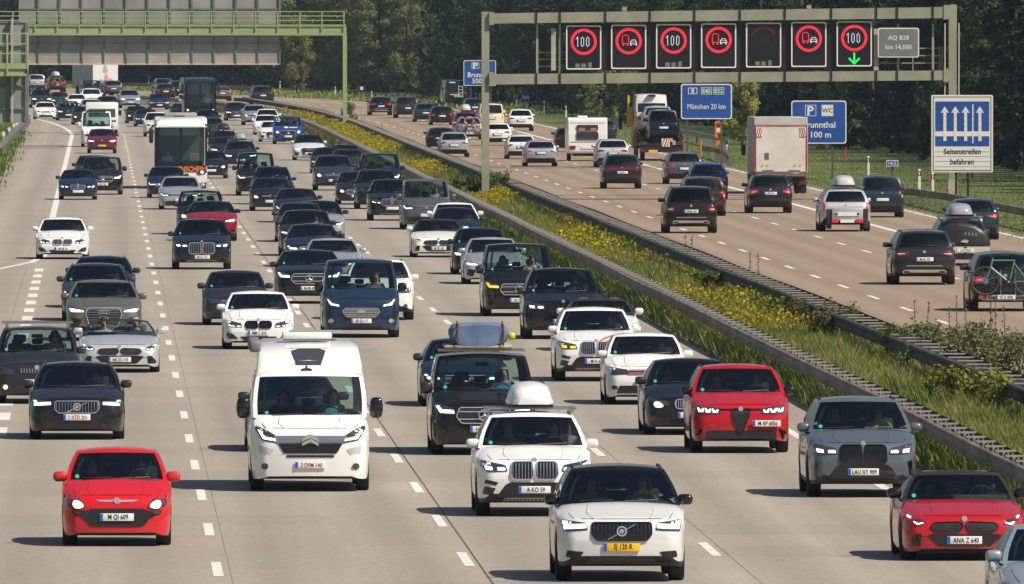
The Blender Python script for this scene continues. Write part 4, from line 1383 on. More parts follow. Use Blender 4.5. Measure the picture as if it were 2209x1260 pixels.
def tree_mesh(kind, seed):
    r = random.Random(seed); tb = MB()
    if kind == 'leafy':
        H = 14; lean = r.uniform(-.4, .4)
        def sh(k, q):
            z = H * (.10 + .86 * q.random(k)); R = 3.1 * np.sqrt(np.clip(1 - ((z / H - .48) / .58) ** 2, .08, 1))
            a = q.random(k) * 6.283; d = R * q.random(k) ** .5
            return np.stack([d * np.cos(a) + lean * z / H, d * np.sin(a), z], 1), .55 + .75 * q.random(k)
        V, F_ = foliage(8000, sh, .17, seed, clusters=70, flat=.55, bias=.45)
        tb.path([(0, 0, -.2), (lean * .2, 0, H * .3), (lean * .5, .1, H * .6), (lean * .8, 0, H * .88)], .16, 7)
        for k in range(9):
            z = H * r.uniform(.22, .75); a = r.random() * 6.28; l = r.uniform(1.2, 2.6)
            tb.tube((lean * z / H, 0, z), (lean * z / H + l * math.cos(a), l * math.sin(a), z + l * .7), .07, 5, r2=.02)
    elif kind == 'spruce':
        H = 17
        def sh(k, q):
            t = (np.arange(k) + q.random(k)) / k; z = H * (.06 + .93 * t); R = 2.7 * (1 - t) ** .8 + .15
            a = q.random(k) * 6.283; d = R * (.35 + .65 * q.random(k))
            return np.stack([d * np.cos(a), d * np.sin(a), z - d * .25], 1), .35 + .5 * (1 - t)
        V, F_ = foliage(7000, sh, .17, seed, clusters=120, flat=.28, bias=.6)
        tb.tube((0, 0, -.2), (0, 0, H * .97), .19, 7, r2=.03)
        for k in range(26):
            t = r.uniform(.05, .9); a = r.random() * 6.28; l = 2.5 * (1 - t) ** .8
            tb.tube((0, 0, H * t), (l * math.cos(a), l * math.sin(a), H * t - l * .28), .035, 4, r2=.012)
    elif kind == 'pine':
        H = 17
        def sh(k, q):
            z = H * (.50 + .48 * q.random(k)); R = 2.6 * np.sqrt(np.clip(1 - ((z / H - .76) / .30) ** 2, .1, 1))
            a = q.random(k) * 6.283; d = R * q.random(k) ** .5
            return np.stack([d * np.cos(a), d * np.sin(a), z], 1), .5 + .6 * q.random(k)
        V, F_ = foliage(5000, sh, .17, seed, clusters=50, flat=.5)
        tb.path([(0, 0, -.2), (.1, 0, H * .35), (-.05, 0, H * .65), (.1, 0, H * .95)], .17, 8)
        for k in range(14):
            z = H * r.uniform(.25, .9); a = r.random() * 6.28; l = r.uniform(.5, 2.0)
            tb.tube((.05, 0, z), (l * math.cos(a), l * math.sin(a), z + l * .3), .04, 4, r2=.012)
    else:                                                   # young bushy edge tree
        H = 6.5
        def sh(k, q):
            z = H * (.04 + .93 * q.random(k) ** .8); R = 1.9 * np.sqrt(np.clip(1 - ((z / H - .35) / .68) ** 2, .06, 1))
            a = q.random(k) * 6.283; d = R * q.random(k) ** .5
            return np.stack([d * np.cos(a), d * np.sin(a), z], 1), .3 + .45 * q.random(k)
        V, F_ = foliage(5200, sh, .13, seed, clusters=55, flat=.6, bias=.5)
        for k in range(4):
            a = r.random() * 6.28; l = r.uniform(.3, 1.0)
            tb.tube((0, 0, -.1), (l * math.cos(a), l * math.sin(a), H * r.uniform(.6, .9)), .06, 5, r2=.015)
    V[:, 2] = np.maximum(V[:, 2], .05)
    return V, F_, tb

TREES = {}
for kind, seeds in (('leafy', (1, 2, 3)), ('spruce', (4, 5)), ('pine', (6, 7)), ('bush', (8, 9, 10))):
    for s in seeds:
        V, F_, tb = tree_mesh(kind, s)
        TREES.setdefault(kind, []).append((big_mesh('crown', V, F_, [LEAF[0]]), tb.mesh('trunk', [BARKR if kind == 'pine' else BARK], 50)))

TLAB = {'leafy': ('deep green broadleaved tree in the wood edge', 'broadleaved trees of the wood edge'),
        'spruce': ('dark spruce in the wood edge', 'spruces of the wood edge'),
        'pine': ('tall pine with bare reddish trunk in the wood edge', 'pines of the wood edge'),
        'bush': ('bushy young tree at the foot of the wood', 'young trees at the foot of the wood')}
WHERE = [(100, 'above the farthest cars under the green gantry'), (330, 'behind the far lorry under the green gantry'), (480, 'behind the dark coach under the green gantry'), (610, 'behind the right end of the grey sign backs'),
         (740, 'just left of the green gantry post'), (890, 'just right of the green gantry post'), (1039, 'left of the near olive gantry post'), (1220, 'behind the struts left of the first display'), (1310, 'behind the first lit display'),
         (1410, 'behind the second lit display'), (1510, 'behind the third lit display'), (1605, 'behind the fourth lit display and blue sign'), (1705, 'behind the unlit fifth display'), (1800, 'behind the sixth display and parking sign'),
         (1890, 'behind the green arrow display'), (2010, 'behind the grey kilometre board'), (2145, 'behind the lane use sign'), (9999, 'right of the lane use sign')]
NTREE = {'leafy': 'broadleaved_tree', 'spruce': 'spruce_tree', 'pine': 'pine_tree', 'bush': 'young_tree'}
def tree(kind, p, leaf=0, sc=1.0, label=None, group=None, rz=None):
    if label is None or label.startswith('olive lit'):
        px = VPX + FPX * p[0] / p[1]
        where = [w_ for lim, w_ in WHERE if px < lim][0]
        label = (label or TLAB[kind][0]).replace(' beyond the far bend', '').replace(' in the wood edge', '').replace(' at the foot of the wood', '') + ' ' + where
        group = label
    e = empty(NTREE[kind], p, random.random() * 6.28 if rz is None else rz, label, 'tree', group)
    e.scale = (sc, sc, sc * random.uniform(.92, 1.1))
    cm, tm = random.choice(TREES[kind])
    o = put('crown', cm, e); o.material_slots[0].link = 'OBJECT'; o.material_slots[0].material = LEAF[leaf]
    put('trunk', tm, e)
    return e

def edge_u(Y):
    return float(np.interp(Y, [380, 650, 760, 860, 1000, 1150, 1300, 1450, 1600, 1900], [50, 48.5, 48.5, 48, 47, 45, 42.5, 45.5, 51, 55]))
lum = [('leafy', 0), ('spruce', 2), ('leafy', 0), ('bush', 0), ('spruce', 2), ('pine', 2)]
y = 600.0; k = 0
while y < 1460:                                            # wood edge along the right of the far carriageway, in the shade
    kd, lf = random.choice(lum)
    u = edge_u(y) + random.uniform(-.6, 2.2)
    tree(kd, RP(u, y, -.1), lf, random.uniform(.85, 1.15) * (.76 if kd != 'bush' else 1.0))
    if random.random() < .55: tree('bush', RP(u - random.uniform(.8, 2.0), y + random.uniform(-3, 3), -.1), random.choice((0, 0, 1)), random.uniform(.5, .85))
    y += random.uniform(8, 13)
# wood that closes the far bend, facing the camera
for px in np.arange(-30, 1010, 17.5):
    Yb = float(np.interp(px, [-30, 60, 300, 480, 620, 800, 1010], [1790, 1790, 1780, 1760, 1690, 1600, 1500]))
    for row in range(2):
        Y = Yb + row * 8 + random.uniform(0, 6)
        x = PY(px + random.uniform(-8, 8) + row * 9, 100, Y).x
        lit = 560 < px < 1000  # sunlight on this stretch is painted in by paler leaf colours
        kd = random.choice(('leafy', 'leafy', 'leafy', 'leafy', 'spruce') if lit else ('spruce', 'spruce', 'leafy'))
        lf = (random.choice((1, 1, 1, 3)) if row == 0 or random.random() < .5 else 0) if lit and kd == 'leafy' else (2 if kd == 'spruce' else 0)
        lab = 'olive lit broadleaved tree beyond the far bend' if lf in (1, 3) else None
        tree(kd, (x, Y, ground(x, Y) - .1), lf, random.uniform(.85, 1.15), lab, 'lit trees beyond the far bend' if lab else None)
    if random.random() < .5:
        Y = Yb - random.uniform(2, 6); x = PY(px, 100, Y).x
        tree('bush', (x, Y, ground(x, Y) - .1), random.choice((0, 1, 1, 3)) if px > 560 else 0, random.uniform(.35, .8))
EXTRA = [('leafy', 640, 205, .55, 3, 'slender yellow green tree with pale trunk behind the green post'), ('bush', 1335, 268, .9, 3, 'sunlit young tree left of the car transporter'),
         ('bush', 1365, 272, .6, 1, 'reddish tinted bush left of the car transporter'), ('bush', 1270, 262, .5, 1, 'olive bush above the caravan roof'), ('bush', 1235, 258, .42, 1, 'low brownish bush behind the caravan'),
         ('pine', 1108, 228, .9, 2, 'reddish bare trunk left under the gantry beam'), ('pine', 1136, 230, .85, 2, 'grey bare trunk beside the tiny blue plate'), ('leafy', 820, 205, .8, 1, 'wide olive tree right of the green post'),
         ('leafy', 880, 207, .75, 1, 'olive tree in the middle of the lit wood'), ('bush', 1600, 330, .7, 3, 'dry yellowish bush beside the box lorry')]
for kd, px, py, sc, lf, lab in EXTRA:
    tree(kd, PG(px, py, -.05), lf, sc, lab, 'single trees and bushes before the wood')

# the body of the wood behind the edge trees
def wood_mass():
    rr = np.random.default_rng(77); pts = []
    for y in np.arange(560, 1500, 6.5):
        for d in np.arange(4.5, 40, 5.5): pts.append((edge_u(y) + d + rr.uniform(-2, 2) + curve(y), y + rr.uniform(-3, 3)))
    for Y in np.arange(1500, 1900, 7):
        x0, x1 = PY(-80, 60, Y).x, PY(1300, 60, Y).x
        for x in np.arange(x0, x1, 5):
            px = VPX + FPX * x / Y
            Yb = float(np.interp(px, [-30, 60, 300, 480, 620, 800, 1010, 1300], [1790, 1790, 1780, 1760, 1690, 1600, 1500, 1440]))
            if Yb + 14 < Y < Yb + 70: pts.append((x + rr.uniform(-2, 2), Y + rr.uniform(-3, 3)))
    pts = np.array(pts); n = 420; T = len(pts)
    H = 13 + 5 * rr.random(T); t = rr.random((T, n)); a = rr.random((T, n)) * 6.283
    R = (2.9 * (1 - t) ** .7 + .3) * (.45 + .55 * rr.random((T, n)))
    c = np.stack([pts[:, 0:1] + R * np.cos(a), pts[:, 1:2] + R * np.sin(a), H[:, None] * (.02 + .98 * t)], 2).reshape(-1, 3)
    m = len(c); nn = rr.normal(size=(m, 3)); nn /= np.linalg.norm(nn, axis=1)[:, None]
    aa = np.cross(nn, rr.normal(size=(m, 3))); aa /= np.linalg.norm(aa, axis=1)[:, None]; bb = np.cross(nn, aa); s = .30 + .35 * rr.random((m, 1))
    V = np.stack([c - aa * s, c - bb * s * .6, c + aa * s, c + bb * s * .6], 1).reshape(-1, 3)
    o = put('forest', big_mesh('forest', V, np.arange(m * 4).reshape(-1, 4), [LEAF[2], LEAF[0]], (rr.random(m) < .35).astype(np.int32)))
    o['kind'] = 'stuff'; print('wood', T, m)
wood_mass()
# ------------------------------------------------------------------ people
def build_person():
    J = [(0, 0, .10), (0, .02, .30), (0, .03, .46), (0, .01, .585), (0, -.015, .66), (0, -.02, .755), (0, -.01, .83),
         (.17, .03, .49), (.23, -.10, .30), (.15, -.36, .31), (-.17, .03, .49), (-.23, -.10, .30), (-.15, -.36, .31),
         (.10, -.30, .08), (.12, -.55, -.12), (-.10, -.30, .08), (-.12, -.55, -.12), (.17, -.43, .35), (-.17, -.43, .35), (0, -.115, .735)]
    E = [(0, 1), (1, 2), (2, 3), (3, 4), (4, 5), (5, 6), (2, 7), (7, 8), (8, 9), (2, 10), (10, 11), (11, 12), (0, 13), (13, 14), (0, 15), (15, 16), (9, 17), (12, 18), (5, 19)]
    Rr = [.16, .155, .15, .055, .075, .088, .05, .075, .055, .04, .075, .055, .04, .09, .07, .09, .07, .035, .035, .014]
    me = bpy.data.meshes.new('person'); me.from_pydata(J, E, [])
    o = bpy.data.objects.new('person', me); COL.objects.link(o)
    mod = o.modifiers.new('skin', 'SKIN'); o.modifiers.new('sub', 'SUBSURF').levels = 1
    sv = me.skin_vertices[0].data
    for i, r in enumerate(Rr): sv[i].radius = (r * (1.25 if i in (0, 1, 2) else 1), r)
    sv[0].use_root = True
    dg = bpy.context.evaluated_depsgraph_get()
    m2 = bpy.data.meshes.new_from_object(o.evaluated_get(dg)); bpy.data.objects.remove(o)
    m2.materials.clear(); m2.materials.append(WHITEP); m2.materials.append(SKIN)
    for p in m2.polygons:
        c = p.center
        p.material_index = 1 if (c.z > .565 or (c.y < -.20 and c.z > .2)) else 0
    m2.shade_smooth(); m2.name = 'person'
    mb = MB()
    for i in range(9):
        for j in range(16):
            pass
    # hair cap, eyes, mouth
    vs, fs = [], []
    nj, ni = 14, 6
    for i in range(ni + 1):
        t = i / ni * math.radians(112)
        for j in range(nj):
            a = 2 * math.pi * j / nj
            f = math.sin(a)
            tt = t * (0.52 if f < -.3 else 1.0) if True else t
            vs.append((.096 * math.sin(tt) * math.cos(a), -.012 + .104 * math.sin(tt) * f, .752 + .105 * math.cos(tt)))
    for i in range(ni):
        for j in range(nj):
            k = (j + 1) % nj
            fs.append((i * nj + j, (i + 1) * nj + j, (i + 1) * nj + k, i * nj + k))
    hair = MB().add(vs, fs).mesh('hair', [INK], 60)
    mb = MB()
    for s in (-1, 1): mb.box((s * .034, -.101, .765), (.024, .012, .012))
    mb.box((0, -.098, .695), (.045, .012, .008))
    face = mb.mesh('eyes', [INK])
    return m2, hair, face
PERSON, HAIR, EYES = build_person()
HAIRM = dict(dark=principled('hair_dark', (.012, .009, .007), .7), brown=principled('hair_brown', (.06, .03, .015), .7), grey=principled('hair_grey', (.3, .29, .27), .7), blond=principled('hair_blond', (.38, .24, .10), .7))
SHIRT = {}
def person(pos, yaw, shirt, hair, label, scale=1.0):
    k = tuple(shirt)
    if k not in SHIRT: SHIRT[k] = noisy('shirt_%d' % len(SHIRT), tuple(x * .8 for x in shirt), shirt, 9, .85)
    o = put('person', PERSON, None, pos, label=label, cat='person', group='people seated in vehicles')
    o.rotation_euler = (0, 0, yaw); o.scale = (scale,) * 3
    o.material_slots[0].link = 'OBJECT'; o.material_slots[0].material = SHIRT[k]
    h = put('hair', HAIR, o); h.material_slots[0].link = 'OBJECT'; h.material_slots[0].material = HAIRM[hair]
    put('eyes', EYES, o)
    return o

# ------------------------------------------------------------------ assemble a car
GEO = {}; FACE = {}
def car(kind, style, pnt, xc, yb, label, end='front', H=None, st=None, ov=None, text=None, plate='white', roof=None, mir=None,
        people=(), yaw=0.0, cat=None, name=None, sticker=False, noplate=False, zoff=0.0, at=None):
    st = dict(st or {}); st['style'] = style; ov = dict(ov or {})
    if H: ov['H'] = round(H, 2)
    s_px = (yb - VPY) / CAMH
    near = s_px > 44
    gk = (kind, end, tuple(sorted(ov.items())))
    if gk not in GEO: GEO[gk] = car_geo(kind, end, ov)
    c = GEO[gk]
    fk = gk + (tuple(sorted((k, str(v)) for k, v in st.items())), near)
    if fk not in FACE:
        FACE[fk] = ((face_front if end == 'front' else face_rear)(c, st, near), c.plate)
    feats, c.plate = FACE[fk]
    K = c.K
    if at is None:
        p = PG(xc, yb); hy = head_yaw(p.y) + rad(yaw)
        yl = K['ya'] if end == 'front' else K['L'] - K['ya'] - K['wb']
        loc = p - Matrix.Rotation(hy, 3, 'Z') @ Vector((0, yl, 0))
    else:
        loc, hy = Vector(at[0]), at[1]
    cat = cat or ('van' if kind in ('van', 'bigvan') else 'pickup' if kind == 'pickup' else 'car')
    root = empty(name or K['nm'], loc, hy, label, cat, 'traffic driving towards the camera' if end == 'front' else 'traffic driving away from the camera')
    P = paint(pnt); RP_ = paint(roof) if roof else P
    def slot(o, i, m): o.material_slots[i].link = 'OBJECT'; o.material_slots[i].material = m
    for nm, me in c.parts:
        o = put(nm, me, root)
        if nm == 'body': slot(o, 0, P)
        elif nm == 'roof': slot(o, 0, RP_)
    objs = []
    for f in feats:
        par = objs[f[2]] if f[2] is not None and f[2] < len(objs) else root
        objs.append(put(f[0], f[1], par))
        if f[0] == 'bonnet_crease': slot(objs[-1], 0, P)
    if not noplate:
        po = []
        for f in plate_parts(c, st, plate == 'yellow', plate == 'red', text):
            o = put(f[0], f[1], root if f[2] is None else po[0])
            if len(f) > 3: o.location = f[3]
            po.append(o)
    T, Rm = wheel_mesh(K['Rw'])
    for w in c.wheels:
        o = put('wheel', T, root, w); put('rim', Rm, o)
    for m in c.mirrors:
        o = put('wing_mirror', mirror_mesh(), root, m)
        if kind in ('van', 'bigvan'):
            o.scale = (1.05, 1.1, 1.45) if kind == 'van' else (1.05, 1.3, 2.3); o.location.x += math.copysign(.05 if kind == 'van' else .09, m[0]); o.location.z += .04 if kind == 'van' else .10
        slot(o, 0, GLOSSB if mir == 'black' else P)
    if c.rails and not K.get('open'): put('roof_rail', c.rails, root)
    put('seat', c.seats, root); put('dashboard', c.dash, root)
    if end == 'front':
        for q in c.trims: put('pillar_trim', q, root)
    if sticker and end == 'front':
        mb = MB(); patch_into(mb, c.bvh, disc(-K['W'] / 2 * .72, K['zc'] + .07, .034, .03, 8), .012, 0, .1)
        if mb.v: put('sticker', mb.mesh('sticker', [STICK]), root)
    if s_px > 30:
        mb = MB()
        if end == 'front' and K['nm'] != 'roadster':
            for sx in (-.62, .08):
                q = []; mb = MB()
                for t in (0, .5, 1):
                    x = (sx + t * .52) * K['W'] / 2; z = K['zc'] + .045 + .015 * t
                    y = hit_y(c.bvh, x, z)
                    if y is not None: q.append((x, y - .02, z))
                if len(q) > 1:
                    mb.path(q, .011, 5); put('wiper', mb.mesh('wiper', [BLACKP], 40), root)
    Rz = Matrix.Rotation(hy, 3, 'Z')
    for (sx, dy, shirt, hair, lab) in people:
        drv = K['yc'] + (1.02 if kind not in ('van', 'bigvan') else .82) + dy
        zz = K['H'] - .05 - .86 - .08 if not K.get('open') else K['belt'] - .45
        if kind in ('van', 'bigvan', 'mpv'): zz = K['belt'] - .34
        lp = Vector(c.F((sx * .37, drv, zz)))
        person(loc + Rz @ lp, hy, shirt, hair, lab)
    root['_geo'] = 0
    del root['_geo']
    return root, c

def on_car(root, c, x, y, z):
    """world point from front-frame car coordinates"""
    return root.matrix_basis @ Vector(c.F((x, y, z)))

def roof_box(root, c, col, label, L=1.9, W=.80, Hh=.36, x=0.0, y=None):
    K = c.K; y = K['yh'] + 1.0 if y is None else y
    z = K['H'] + .12
    p = root.location + Matrix.Rotation(root.rotation_euler.z, 3, 'Z') @ Vector(c.F((x, y, 0)))
    e = empty('roof_box', p + Vector((0, 0, z)), root.rotation_euler.z, label, 'roof box', 'roof boxes on cars')
    vs, fs = [], []
    ys = [0, .05, .16, .4, .75, .92, 1.0]; sc = [.55, .78, .92, 1.0, 1.0, .9, .7]; hz = [.35, .66, .86, 1, .98, .85, .5]
    prof = [(-1, 0), (-1, .14), (-.93, .24), (-.87, .52), (-.74, .80), (-.44, .96), (0, 1), (.44, .96), (.74, .80), (.87, .52), (.93, .24), (1, .14), (1, 0)]
    for t, s, h in zip(ys, sc, hz):
        for a, b in prof: vs.append((a * W / 2 * s, (t - .5) * L, b * Hh * h))
    n = len(prof)
    for i in range(len(ys) - 1):
        for k in range(n - 1): fs.append((i * n + k + 1, i * n + k, (i + 1) * n + k, (i + 1) * n + k + 1))
    fs += [tuple(range(n)), tuple(range((len(ys) - 1) * n, len(ys) * n))[::-1]]
    MB().add(vs, fs).obj('lid', [principled('roof_box_' + label[:12], col, .3, coat=.5)], e, 45)
    MB().box((0, 0, -.025), (W * .94, L * .9, .06), ch=.02).obj('base', [BLACKP], e)
    mb = MB()
    for dy in (-.5, .45):
        mb.box((0, dy, -.075), (K['W'] * .80, .06, .035))
        for s in (-1, 1): mb.box((s * K['W'] * .36, dy, -.10), (.05, .07, .09))
    mb.obj('roof_bar', [ALU], e)
    return e

def roof_bars(root, c):
    mb = MB(); K = c.K
    for y in (K['yh'] + .35, K['yh'] + 1.15):
        p = c.F((0, y, K['H'] + .075)); mb.box(p, (K['W'] * .84, .08, .035))
        for s in (-1, 1): q = c.F((s * K['W'] * .36, y, K['H'] + .025)); mb.box(q, (.06, .09, .12))
    mb.obj('roof_bar', [ALU], root)

def bicycle(loc, yaw, frame_col, label, sc=1.0, group='bicycles carried on cars', wheel_col=None):
    """a bicycle standing across the view: its length along local x, wheels 1.05 m apart"""
    e = empty('bicycle', loc, yaw, label, 'bicycle', group); e.scale = (sc,) * 3
    r = .345; wb = .54
    fm = principled('bike_frame_' + label[:10], frame_col, .3, .2, .8)
    tyre = principled('bike_tyre' + str(wheel_col), wheel_col or (.02, .02, .02), .7)
    for s in (-1, 1):
        mb = MB(); n = 28
        for k in range(n):
            a, b = 2 * math.pi * k / n, 2 * math.pi * (k + 1) / n
            mb.tube((r * math.cos(a), 0, r * math.sin(a)), (r * math.cos(b), 0, r * math.sin(b)), .024, 6)
        w = put('wheel', mb.mesh('wheel', [tyre], 50), e, (s * wb, 0, r))
        mb = MB()
        for k in range(9):
            a = math.pi * k / 9; mb.tube((-r * math.cos(a), 0, -r * math.sin(a)), (r * math.cos(a), 0, r * math.sin(a)), .003, 3)
        mb.lathe_x((0, 0, 0), [(0, .001), (0, .05)], 12); mb.prism(disc(0, 0, .08), -.01, .01)
        put('spoke', mb.mesh('spoke', [ALU]), w)
    hd = (-.36, 0, .86); hd2 = (-.40, 0, .68); bb = (.07, 0, .30); st_ = (.20, 0, .86); ra = (wb, 0, r)
    mb = MB(); mb.tube(hd, st_, .02); mb.tube(hd2, bb, .03); mb.tube(bb, st_, .02); mb.tube(hd, hd2, .026)
    for s in (-1, 1): mb.tube(bb, (ra[0], s * .05, ra[2]), .014); mb.tube((.185, 0, .80), (ra[0], s * .05, ra[2]), .012)
    mb.obj('frame', [fm], e, 50)
    mb = MB()
    for s in (-1, 1): mb.tube((hd2[0], s * .05, .66), (-wb, s * .05, r), .018)
    mb.tube(hd, (-.345, 0, .93), .018)
    mb.obj('fork', [fm], e, 50)
    mb = MB(); mb.path([(-.42, -.34, .96), (-.36, -.12, .95), (-.345, 0, .93), (-.36, .12, .95), (-.42, .34, .96)], .014)
    mb.obj('handlebar', [BLACKP], e, 50)
    mb = MB(); mb.tube(st_, (.235, 0, .98), .014); mb.box((.22, 0, 1.0), (.26, .13, .06), ch=.025)
    mb.obj('saddle', [BLACKP], e, 50)
    mb = MB(); mb.ring((bb[0], -.04, bb[2]), .10, .03, t=.01); mb.tube((bb[0], -.06, bb[2]), (bb[0] + .10, -.06, bb[2] - .13), .012); mb.tube((bb[0], .06, bb[2]), (bb[0] - .10, .06, bb[2] + .13), .012)
    mb.obj('chainset', [BLACKP], e, 50)
    return e
# ------------------------------------------------------------------ oncoming traffic (from the camera outwards)
DK = (.03, .03, .035); BL = (.05, .20, .42); TE = (.03, .34, .30); WH = (.62, .62, .60); YE = (.62, .58, .16); GR = (.16, .17, .18); RE = (.40, .06, .05)
RD = 'roadster'

car('suv', 'iron', 'pearl', 1337, 1252, 'white compact suv with black roof and yellow number plate', H=1.63, st=dict(dark=1), ov=dict(zn=.92, zc=1.09, W=1.87), roof='black', mir='black', text='SJ 120 R', plate='yellow',
    people=[(-1, 0, (.20, .24, .28), 'brown', 'front passenger in grey top inside the white suv with black roof'), (1, 0, (.30, .22, .14), 'blond', 'driver with blond hair inside the white suv with black roof')])
car('hatch', 'grin', 'fire_red', 252, 1176, 'bright red small hatchback with round lit headlights, alone in its lane', H=1.47, st=dict(lamp='round', lit='warm'), ov=dict(W=1.69, zn=.80, L=4.06, zc=.98), text='M QI 609', sticker=True,
    people=[(1, 0, DK, 'dark', 'driver in dark clothes inside the bright red hatchback'), (-1, 0, DK, 'dark', 'dim passenger inside the bright red hatchback')])
car(RD, 'roadster', 'red', 2074, 1207, 'red roadster with closed black soft top', H=1.30, st=dict(lamp='roadster', plz=.465), mir='black', text='ANA Z 640', sticker=True,
    people=[(1, 0, DK, 'dark', 'driver inside the red roadster with black soft top'), (-1, 0, DK, 'brown', 'passenger inside the red roadster with black soft top')])
car('sedan', 'generic', 'light_blue', 2304, 1373, 'pale silver car of which only a mirror and pillar show at the bottom corner', H=1.45)
car('suv', 'kidney', 'slate', 1857, 1071, 'slate grey suv with black kidney grille and lit angular headlights', H=1.66, st=dict(lamp='kidney_s', kz=(.60, .945, .42), dark=1, plz=.47), text='LAU XY 909', sticker=True,
    people=[(1, 0, YE, 'grey', 'driver in yellow shirt inside the slate grey suv'), (-1, 0, DK, 'brown', 'passenger in dark top inside the slate grey suv')])
r, c = car('suv', 'kidney', 'white', 1150, 1112, 'white suv with chrome kidney grille and white roof box', H=1.66, st=dict(lamp='kidney_s', kz=(.66, .95, .40), plz=.475), ov=dict(W=1.89, L=4.7), text='A KO 59', sticker=True,
    people=[(1, 0, DK, 'dark', 'driver in dark top inside the white suv with roof box'), (-1, 0, GR, 'grey', 'front passenger inside the white suv with roof box'), (1.65, .75, WH, 'brown', 'rear passenger in white top inside the white suv with roof box')])
roof_box(r, c, (.78, .78, .77), 'glossy white roof box on the white suv with kidney grille', W=.78, Hh=.36, x=0)
r, c = car('bigvan', 'chevron', 'white', 668, 1058, 'white high roofed camper van with chrome chevrons on its nose', st=dict(lamp='van', plz=.40), mir='black', text='2 DFM 140', plate='red', noplate=False, sticker=True,
    people=[(1.1, 0, TE, 'brown', 'driver in turquoise shirt behind the wheel of the white camper van'), (-1.2, 0, DK, 'dark', 'dim passenger inside the white camper van')])
CAMPER = (r, c)
SHIELD, SHC = car('suv', 'shield', 'red', 1594, 976, 'red suv with shield shaped grille and triple lit headlights', H=1.62, st=dict(lamp='triple', lit='led'), ov=dict(clad=0), mir='black', text='M AP 6056', sticker=True, noplate=True,
    people=[(1, 0, DK, 'dark', 'driver inside the red suv with shield grille'), (-1, 0, GR, 'brown', 'passenger inside the red suv with shield grille')])
r, c = car('van', 'star', 'black', 1042, 980, 'black passenger van with blue luggage bundle on its roof', H=1.86, st=dict(plz=.50), text='NT M 214', sticker=True,
    people=[(1.1, 0, BL, 'grey', 'driver in blue shirt inside the black van with roof luggage')])
VCLASS = (r, c)
car('wagon', 'iron', 'brown_black', 166, 947, 'dark brown estate car with ring emblem and silver framed grille', H=1.46, st=dict(), ov=dict(W=1.85, zn=.80), text='1 XTD 201', plate='red',
    people=[(1, 0, DK, 'brown', 'driver inside the dark brown estate car')])
car('sedan', 'kidney', 'black', 1488, 937, 'black saloon half hidden behind the red suv with shield grille', H=1.46, st=dict(lamp='kidney_s', kz=(.72, .94, .34), lit='warm'), text='M KD 418', sticker=True,
    people=[(-1, 0, DK, 'dark', 'passenger inside the black saloon behind the red suv')])
r, c = car('hatch', 'bar', 'white', 1393, 872, 'white hatchback with red line in its grille', H=1.48, st=dict(lit='none'), ov=dict(W=1.75, zn=.82, zc=1.02), sticker=True, text='M PX 731',
    people=[(1, 0, DK, 'dark', 'driver inside the white hatchback with red grille line')])
mb = MB(); patch_into(mb, c.bvh, rect(-.40, .40, .795 * c.K['zn'], .825 * c.K['zn']), .03, 0, .2); mb.obj('trim_strip', [principled('trim_red', (.5, .02, .03), .4)], r)
r, c = car('mpv', 'round', 'dark_grey', 80, 870, 'dark grey boxy car with roof bars and round fog lamps at the edge', H=1.60, st=dict(lamp='box', lit='none', fog=1), ov=dict(W=1.79, zn=.86, zc=1.06), text='SU BV 77', sticker=True,
    people=[(1, 0, GR, 'dark', 'driver inside the dark grey boxy car with roof bars')])
roof_bars(r, c)
r, c = car(RD, 'roadster', 'pale_silver', 258, 803, 'open silver roadster with two people and its top down', H=1.20, st=dict(lamp='roadster', plz=.47), ov=dict(open=1, W=1.86), text='NE ZS 170',
    people=[(-1, 0, (.35, .33, .32), 'dark', 'smiling passenger in pale top in the open silver roadster'), (1, 0, DK, 'grey', 'driver in dark top wearing sunglasses in the open silver roadster')])
r, c = car('suv', 'kidney', 'white', 1284, 822, 'white suv with orange and purple stripes across its bonnet', H=1.63, st=dict(lamp='kidney_s', kz=(.66, .95, .38), lit='amber', plz=.50), ov=dict(W=1.82), text='M H 666', sticker=True,
    people=[(1, 0, GR, 'dark', 'driver inside the white suv with orange bonnet stripes')])
ORANGE = (r, c)
car('suv', 'hexagon', 'greige', 224, 735, 'olive grey coupe suv with large hexagon grille and dark front inlets', H=1.52, st=dict(lamp='wide', plz=.36), ov=dict(W=1.90, zn=.90, zc=1.06, L=4.6, ye=3.5), text='M QE 551', sticker=True,
    people=[(1, 0, DK, 'dark', 'driver inside the olive grey coupe suv')])
car('suv', 'bar', 'blue_grey', 207, 692, 'grey blue suv tucked in behind the olive grey coupe suv', H=1.53, ov=dict(zn=.86, zc=1.04), sticker=True)
car('wagon', 'bar', 'deep_blue', 222, 664, 'deep blue estate car behind the grey blue suv in the same lane', H=1.44)
car('hatch', 'kidney', 'white', 557, 753, 'white hatchback with black kidney grille and ringed headlights', H=1.41, st=dict(lamp='kidney', dark=1, kz=(.72, .94, .36), plz=.555), ov=dict(W=1.765, zn=.74, zc=.95), text='MM C 818', sticker=True,
    people=[(1, 0, RE, 'dark', 'driver in reddish top inside the white hatchback with kidney grille')])
car('hatch', 'bar', 'dark_grey', 508, 701, 'charcoal small hatchback following the white kidney grille hatchback', H=1.43, st=dict(lit='none'), ov=dict(W=1.75), sticker=True,
    people=[(-1, 0, DK, 'dark', 'passenger seen inside the charcoal small hatchback'), (1, 0, DK, 'brown', 'driver seen inside the charcoal small hatchback')])
car('van', 'ford', 'steel_blue', 778, 728, 'steel blue passenger van with chrome barred hexagon grille', H=1.98, st=dict(lamp='van', plz=.43), ov=dict(W=1.97, zn=1.02), mir='black', text='ER EU 17', sticker=True,
    people=[(1.1, 0, GR, 'brown', 'driver inside the steel blue passenger van')])
car('suv', 'generic', 'white', 819, 690, 'white suv mostly hidden behind the steel blue van', H=1.62, st=dict(lit='none'), text=None)
